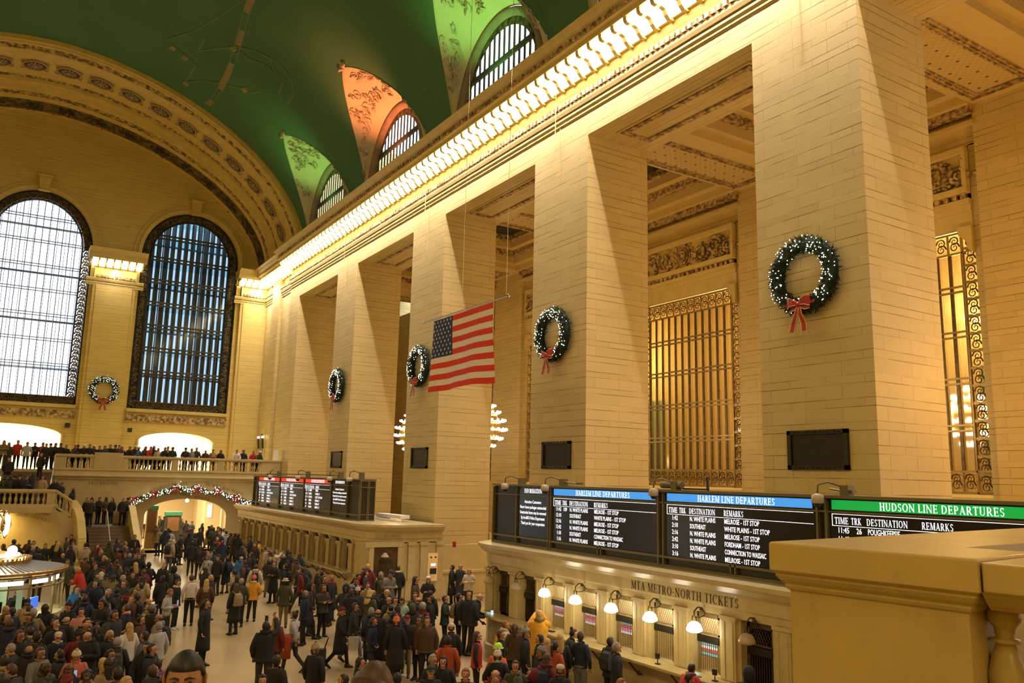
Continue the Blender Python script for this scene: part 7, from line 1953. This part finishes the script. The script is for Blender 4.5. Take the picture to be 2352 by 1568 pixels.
 (92, 1290, (J, 'maroon'), ('short', 'grey'), 'lean', 'cam', {}, 'person in dark red leaning behind the booth roof'),
 (219, 1294, (J, 'black'), ('short', 'black'), 'stand', 'camright', {}, 'dark haired man facing us behind the orange red coat'),
 (145, 1268, (J, 'black'), ('bald', 'grey'), 'phone', 'cam', {}, 'bald man in black left of the stair foot'),
 (165, 1228, (J, 'black'), ('short', 'dark'), 'stand', 'cam', {}, 'officer in black at the foot of the parapet'),
]
WM_ = {'jacket': 'jacket', 'long': 'long coat', 'puffer': 'puffer jacket', 'sweater': 'sweater', 'hoodie': 'hooded top', 'fur': 'fur coat'}
for px, py, coat, hair, pose, face, kw, label in SPEC:
    h = kw.pop('h', 1.70); q = at_head(px, py, h)
    if abs(q[1]+13.3) < 1e-4: h = min(1.95, max(1.3, at(px, py, y=-13.3).z))
    person(label, q, coat, hair, pose, face, h, **kw)
# fill the crowd: darker figures between them
rnd = random.Random(21)
REG = [((0, 140), (1232, 1262), 9, 'under the low arch on the left'), ((150, 320), (1215, 1300), 26, 'at the foot of the east stairs'), ((0, 175), (1350, 1555), 26, 'in the crowd before the information booth'),
       ((175, 385), (1310, 1555), 40, 'in the dense crowd of the lower left'), ((225, 400), (1255, 1320), 18, 'in the crowd right of the booth roof'), ((305, 420), (1170, 1262), 18, 'under the left half of the garland'), ((420, 560), (1172, 1225), 20, 'under the right half of the garland'),
       ((440, 560), (1230, 1330), 13, 'in the middle of the hall'), ((560, 700), (1238, 1300), 14, 'along the columns of the far counter'), ((690, 900), (1298, 1360), 16, 'before the near end of the far counter'), ((850, 1000), (1352, 1420), 9, 'in the group before the third pier'), ((1100, 1260), (1445, 1560), 5, 'in the line at the near counter')]
cols = ['black']*14+['charcoal']*6+['navy']*3+['olive', 'brown', 'grey', 'maroon', 'khaki', 'dark_green', 'beige', 'brown', 'light_grey', 'tan']
hk = [('short', 'dark'), ('short', 'black'), ('long', 'dark'), ('short', 'brown'), ('long', 'brown'), ('long', 'blond'), ('bun', 'dark'), ('tail', 'brown'), ('short', 'grey'), ('beanie', 'dark'), ('cap', 'dark'), ('curly', 'dark'), ('hood', 'dark'), ('bald', 'dark')]
hn = {'short': '{} short hair', 'long': 'long {} hair', 'bun': 'a {} bun', 'tail': 'a {} ponytail', 'beanie': 'a {} beanie', 'cap': 'a {} cap', 'curly': 'curly {} hair', 'hood': 'a {} hood up', 'bald': 'a bald head'}
used = {}
def px_of(p):
    d = Vector(p)-Vector((0, 0, CAMH)); w_ = d.dot(fw); return 1176+FPX*d.dot(r2)/w_, 784-FPX*d.dot(u2)/w_
spec_pos = [(Vector(p), r['label']) for r, p in NPEOPLE]
def autolabel(pos, coat, hair, hat, where, pose):
    a = hn[hair[0]].format((hat or hair[1]) if hair[0] in ('beanie', 'cap', 'hood') else ('dark' if hair[1] == 'dark' else hair[1]))
    base = '%s with %s in a %s %s' % ('person', a, coat[1].replace('_', ' '), WM_[coat[0]])
    base = base.replace('with a bald head', 'with a bald head')
    x, _ = px_of(Vector(pos)+Vector((0, 0, 1.6)))
    near = sorted(((Vector(pos)-p).length, px_of(p+Vector((0, 0, 1.6)))[0], l) for p, l in spec_pos)
    opts = [where]
    for d_, nx, l in near[:6]:
        core = l.split(',')[0]
        words = core.split()
        opts.append(('just right of the ' if x > nx else 'just left of the ')+' '.join(words[:7] if len(words) > 7 else words))
    for o_ in opts:
        t = base+' '+o_; t = ' '.join(t.split()[:16])
        if t not in used: used[t] = 1; return t
    t = base+' '+where; t = t.replace(' with ', ' having ', 1); k = 0
    used[t] = used.get(t, 0)+1; return t
allpos = [p for _, p in NPEOPLE]
def free(p, dmin):
    if abs(p.x-IX) < IR+.35 and (Vector((p.x-IX, p.y-IY))).length < IR+.35: return False
    if p.y < -13.4 and (p.x > 33.3 and p.x < 58 or p.x < 25.6): return False
    if p.x > 53.2 and p.y > -8.3: return False
    if p.x > 60.2 and not (-15.6 < p.y < -8.9): return False
    return all((p-q).length > dmin for q in allpos)
for (xa, xb_), (ya, yb_), n, where in REG:
    k = 0; tries = 0
    while k < n and tries < 600:
        tries += 1; h = rnd.uniform(1.60, 1.84); px, py = rnd.uniform(xa, xb_), rnd.uniform(ya, yb_); q = Vector(at_head(px, py, h))
        if q.x > 78 or not free(q, .52): continue
        if 330 < px < 430 and 1240 < py < 1290: continue      # strip of open floor
        coat = (rnd.choice([J, J, L_, PU, PU, HO]), rnd.choice(cols)); hair = rnd.choice(hk); hat = rnd.choice(['black', 'charcoal', 'grey', 'maroon', 'cream', 'navy']) if hair[0] in ('beanie', 'cap', 'hood') else None
        pose = rnd.choice(['stand', 'pockets', 'phone', 'fold', 'lookup', 'walk', 'stand', 'pockets']); face = rnd.choice(['cam', 'away', 'left', 'right', 'camleft', 'camright', 'awayright', 'awayleft'])
        ex = ()
        if rnd.random() < .18: ex = (('backpack', rnd.choice(['black', 'charcoal', 'navy', 'olive'])),)
        elif rnd.random() < .15: ex = (('scarf', rnd.choice(['cream', 'grey', 'maroon', 'camel'])),)
        person(autolabel(q, coat, hair, hat, where, pose), tuple(q), coat, hair, pose, face, h, skin=rnd.choice([0, 0, 0, 1, 1, 2]), trous=rnd.choice(['black', 'black', 'dark_denim', 'charcoal', 'denim', 'khaki']), extra=ex, hat=hat)
        allpos.append(q); k += 1
# along the balcony rail and at the head of the stairs
BALC = [(8, 'khaki', 'long'), (20, 'brown', 'long'), (40, 'red', 'short'), (62, 'light_grey', 'short'), (80, 'black', 'short'), (98, 'red', 'short'), (106, 'black', 'short'), (116, 'black', 'cap'), (126, 'black', 'short'),
        (139, 'black', 'cap'), (152, 'black', 'short'), (168, 'olive', 'short'), (179, 'black', 'cap'), (193, 'black', 'cap'), (206, 'navy', 'short'), (216, 'black', 'cap'), (229, 'black', 'short'), (241, 'charcoal', 'long'), (253, 'black', 'short'),
        (265, 'black', 'cap'), (274, 'brown', 'short'), (280, 'black', 'long'), (294, 'black', 'short'), (306, 'black', 'cap'), (318, 'blue', 'beanie'), (330, 'brown', 'long'), (342, 'red', 'short'), (354, 'black', 'long'), (364, 'cream', 'long'), (375, 'black', 'short'),
        (386, 'tan', 'short'), (397, 'dark_green', 'curly'), (427, 'charcoal', 'cap'), (441, 'grey', 'short'), (452, 'charcoal', 'short'), (473, 'brown', 'bald'), (490, 'camel', 'short'), (508, 'black', 'long'), (545, 'white', 'short'), (560, 'black', 'curly'), (583, 'red', 'short'), (594, 'dark_green', 'beanie')]
for i, (px, c, hr) in enumerate(BALC):
    tall = px in (40, 62, 386, 452, 80); x = XB+(.95 if px > 130 else .45+.5*(i % 3)); fl = ZB; p = at(px, 1030, x=x)
    if px > 130 and not tall: x = XB+.66; p = at(px, 1030, x=x)
    pose = 'lean' if (px > 130 and not tall and i % 3) else ('phone' if i % 4 == 0 else 'stand')
    hc = rnd.choice(['dark', 'black', 'brown']); hat = rnd.choice(['black', 'white', 'charcoal']) if hr in ('cap', 'beanie') else None
    side = 'at the head of the east stairs' if px < 130 else ('at the balcony rail left of the right arch' if px < 310 else ('at the balcony rail before the bright right arch' if px < 480 else 'at the right end of the balcony rail'))
    coat = (L_ if hr == 'long' and i % 2 else J, c); q = Vector((p.x, p.y, fl))
    person(autolabel(q, coat, (hr, hc), hat, side, pose), tuple(q), coat, (hr, hc), pose, 'cam' if px % 3 else 'camright', rnd.uniform(1.62, 1.76)+(.08 if tall else 0), hat=hat, skin=i % 2, trous='black')
# on the stairs
def stair_floor(x, y):
    if y < -3.1 and x < 56.6: return max(0, 2.0-(int((56.6-x)/.32)+1)*.18)
    if y < -3.1: return max(2.0, ZL-(int((-3.1-y)/.28)+1)*.18)
    if x > XB-.0-12*.32: return ZB-(int((XB-.02-x)/.32)+1)*(ZB-ZL)/12
    return ZL
STP = [(58.9, 14, 'black', 'short', 'dark figure low on the upper flight at the left edge'), (57.0, 30, 'charcoal', 'cap', 'person in charcoal on the landing, left'), (56.5, 8, 'olive', 'long', 'person in olive at the landing rail, at the very left edge'),
       (59.6, 88, 'black', 'short', 'person in black standing in the middle of the upper flight'), (56.8, 44, 'black', 'beanie', 'dark figure with a beanie on the landing'), (56.4, 58, 'navy', 'short', 'person in navy at the landing rail'), (57.2, 72, 'black', 'long', 'long haired dark figure on the landing'),
       (56.4, 98, 'beige', 'long', 'person in a beige jacket behind the landing rail'), (57.5, 127, 'black', 'short', 'back of a person in black behind the beige jacket'), (56.7, 142, 'black', 'short', 'first officer in black on the stairs, upper'), (56.6, 169, 'black', 'short', 'second officer in black on the stairs, lower'),
       (57.6, 204, 'black', 'long', 'person in black with raised hand on the lower flight'), (56.9, 207, 'black', 'bald', 'person with a yellow jacket on the shoulders on the lower flight'), (59.5, 232, 'black', 'short', 'person in black beside the bright white light on the stairs'), (59.2, 247, 'brown', 'short', 'person in brown turning right on the stairs'),
       (57.8, 262, 'black', 'long', 'small dark figure with white shoes on the lower flight'), (57.5, 288, 'black', 'short', 'person in black at the right edge of the stairs'), (58.6, 296, 'charcoal', 'cap', 'person in a cap beside the garland end'), (55.9, 20, 'black', 'short', 'dark haired person at the landing rail near the left edge'), (56.9, 215, 'charcoal', 'beanie', 'person in charcoal low on the lower flight')]
for i, (x, px, c, hr, lb) in enumerate(STP):
    p = at(px, 1110, x=x); z = stair_floor(x, p.y); hat = 'black' if hr in ('cap', 'beanie') else None
    person(lb, (p.x, p.y, z), (J if i % 2 else PU, c), (hr, 'dark'), ['stand', 'phone', 'fold', 'stand'][i % 4], ['cam', 'camright', 'left', 'camleft'][i % 4], 1.72, hat=hat, collar='yellow' if 'yellow' in lb else None, shoes='shoe_white' if 'white shoes' in lb else 'shoe_black')
# two people close by on the near stairs: only the tops of their heads reach into the picture
def ray(px, py, d):
    v = (fw*FPX+r2*(px-1176)-u2*(py-784)).normalized(); return Vector((0, 0, CAMH))+v*d
def close_head(px, py, dist, label, yaw, hairc, longhair, floor_h=1.76):
    top = ray(px, py, dist); floor = top.z-floor_h
    r = person(label, (top.x, top.y, floor), (J, 'black' if not longhair else 'brown'), ('bald', 'dark'), 'stand', math.atan2(-top.y, -top.x)+yaw, floor_h/1.0*1.745/1.745, skin=1 if not longhair else 0)
    for c in list(r.children):
        if c.data.name.startswith('hair'): bpy.data.objects.remove(c)
    s = floor_h/1.745; H = headxf('stand')
    # a finer head over the plain one
    b = MB(); n, m = 36, 26; rings = []
    def surf(ph, a):
        d = V3((sin(ph)*cos(a), sin(ph)*sin(a), cos(ph))); x, y, z = d.x*.100, d.y*.079, .13+d.z*.118
        f = max(0, cos(a))*sin(ph)
        if z < .10: x -= .018*(.10-z)/.1*(1 if f < .2 else -.3); y *= 1-.28*(.10-z)/.11
        fy = y/.079
        x += f**3*(.007*math.exp(-((z-.158)/.012)**2)*(1-.5*fy*fy)-.012*math.exp(-((z-.136)/.012)**2)*math.exp(-((abs(y)-.032)/.016)**2)+.026*math.exp(-((z-.108)/.017)**2)*math.exp(-(y/.013)**2)+.012*math.exp(-((z-.132)/.022)**2)*math.exp(-(y/.009)**2)+.007*math.exp(-((z-.072)/.010)**2)*math.exp(-(y/.026)**2)+.006*math.exp(-((z-.038)/.014)**2)*math.exp(-(y/.022)**2))
        return V3((x+.006, y, z))
    for i in range(m+1):
        ph = pi*(.01+.98*i/m); rings.append([H(surf(ph, 2*pi*j/n)) for j in range(n)])
    b.loft(rings)
    for sg in (-1, 1):
        b.loft([[H((.0+k*.012+rr*.018*cos(t), sg*(.080+k*.012), .135+rr*.034*sin(t))) for t in (2*pi*j/12 for j in range(12))] for k, rr in ((-.6, .5), (0, .8), (.7, 1), (1.1, .9), (.8, .55), (.3, .4))])
    hd = b.mesh('head', SK[1] if not longhair else SK[0], smooth=True); part(r, hd, [])
    b = MB()
    for sg in (-1, 1):
        b.ball(H((.0945, sg*.031, .138)), .0095, 10, 8, .8, 1.3, .6)
    part(r, b.mesh('eyes', m_('eye_dark'), smooth=True), [])
    b = MB()
    for sg in (-1, 1): b.tube([H((.112, sg*.012, .163)), H((.111, sg*.030, .170)), H((.097, sg*.052, .163))], [(.004, .006), (.004, .007), (.002, .004)], 6)
    part(r, b.mesh('eyebrows', m_('hair_black' if not longhair else 'hair_brown'), smooth=True), [])
    b = MB(); rings = []
    rn = random.Random(3)
    for i in range(19):
        ph = pi*(.01+.72*i/18); ring = []
        for j in range(40):
            a = 2*pi*j/40; d = V3((sin(ph)*cos(a), sin(ph)*sin(a), cos(ph))); k = 1+rn.uniform(-.008, .008); up_ = .019 if not longhair else .03
            p = V3((d.x*(.100+up_*.6)*k+.003, d.y*(.079+up_*.55)*k, .13+d.z*(.118+up_)*k)); fr = cos(a)
            hl = .205-.022*abs(sin(a*1.0))*(fr > 0)-(.012 if abs(sin(a)) < .18 and fr > 0 else 0) if fr > .38 else (.155 if fr > .12 else (.09 if fr > -.2 else .04))
            if p.z < hl: p = V3((d.x*.09, d.y*.070, .13+d.z*.105))
            ring.append(H(p))
        rings.append(ring)
    b.loft(rings)
    if longhair:
        b.tube([H((-.06, 0, .2)), H((-.11, 0, .1)), H((-.12, 0, -.05)), H((-.12, 0, -.2))], [(.05, .09), (.05, .10), (.04, .11), (.02, .08)], 12)
    part(r, b.mesh('hair', m_('hair_'+hairc), smooth=True), [])
close_head(430, 1503, 4.25, 'man with cropped black hair close by at the bottom edge, face cut at the eyes', -.12, 'black', False)
close_head(860, 1533, 4.1, 'brown haired head close by at the bottom edge, seen from behind', pi-.4, 'brown', True, 1.64)
print('people', len(NPEOPLE))
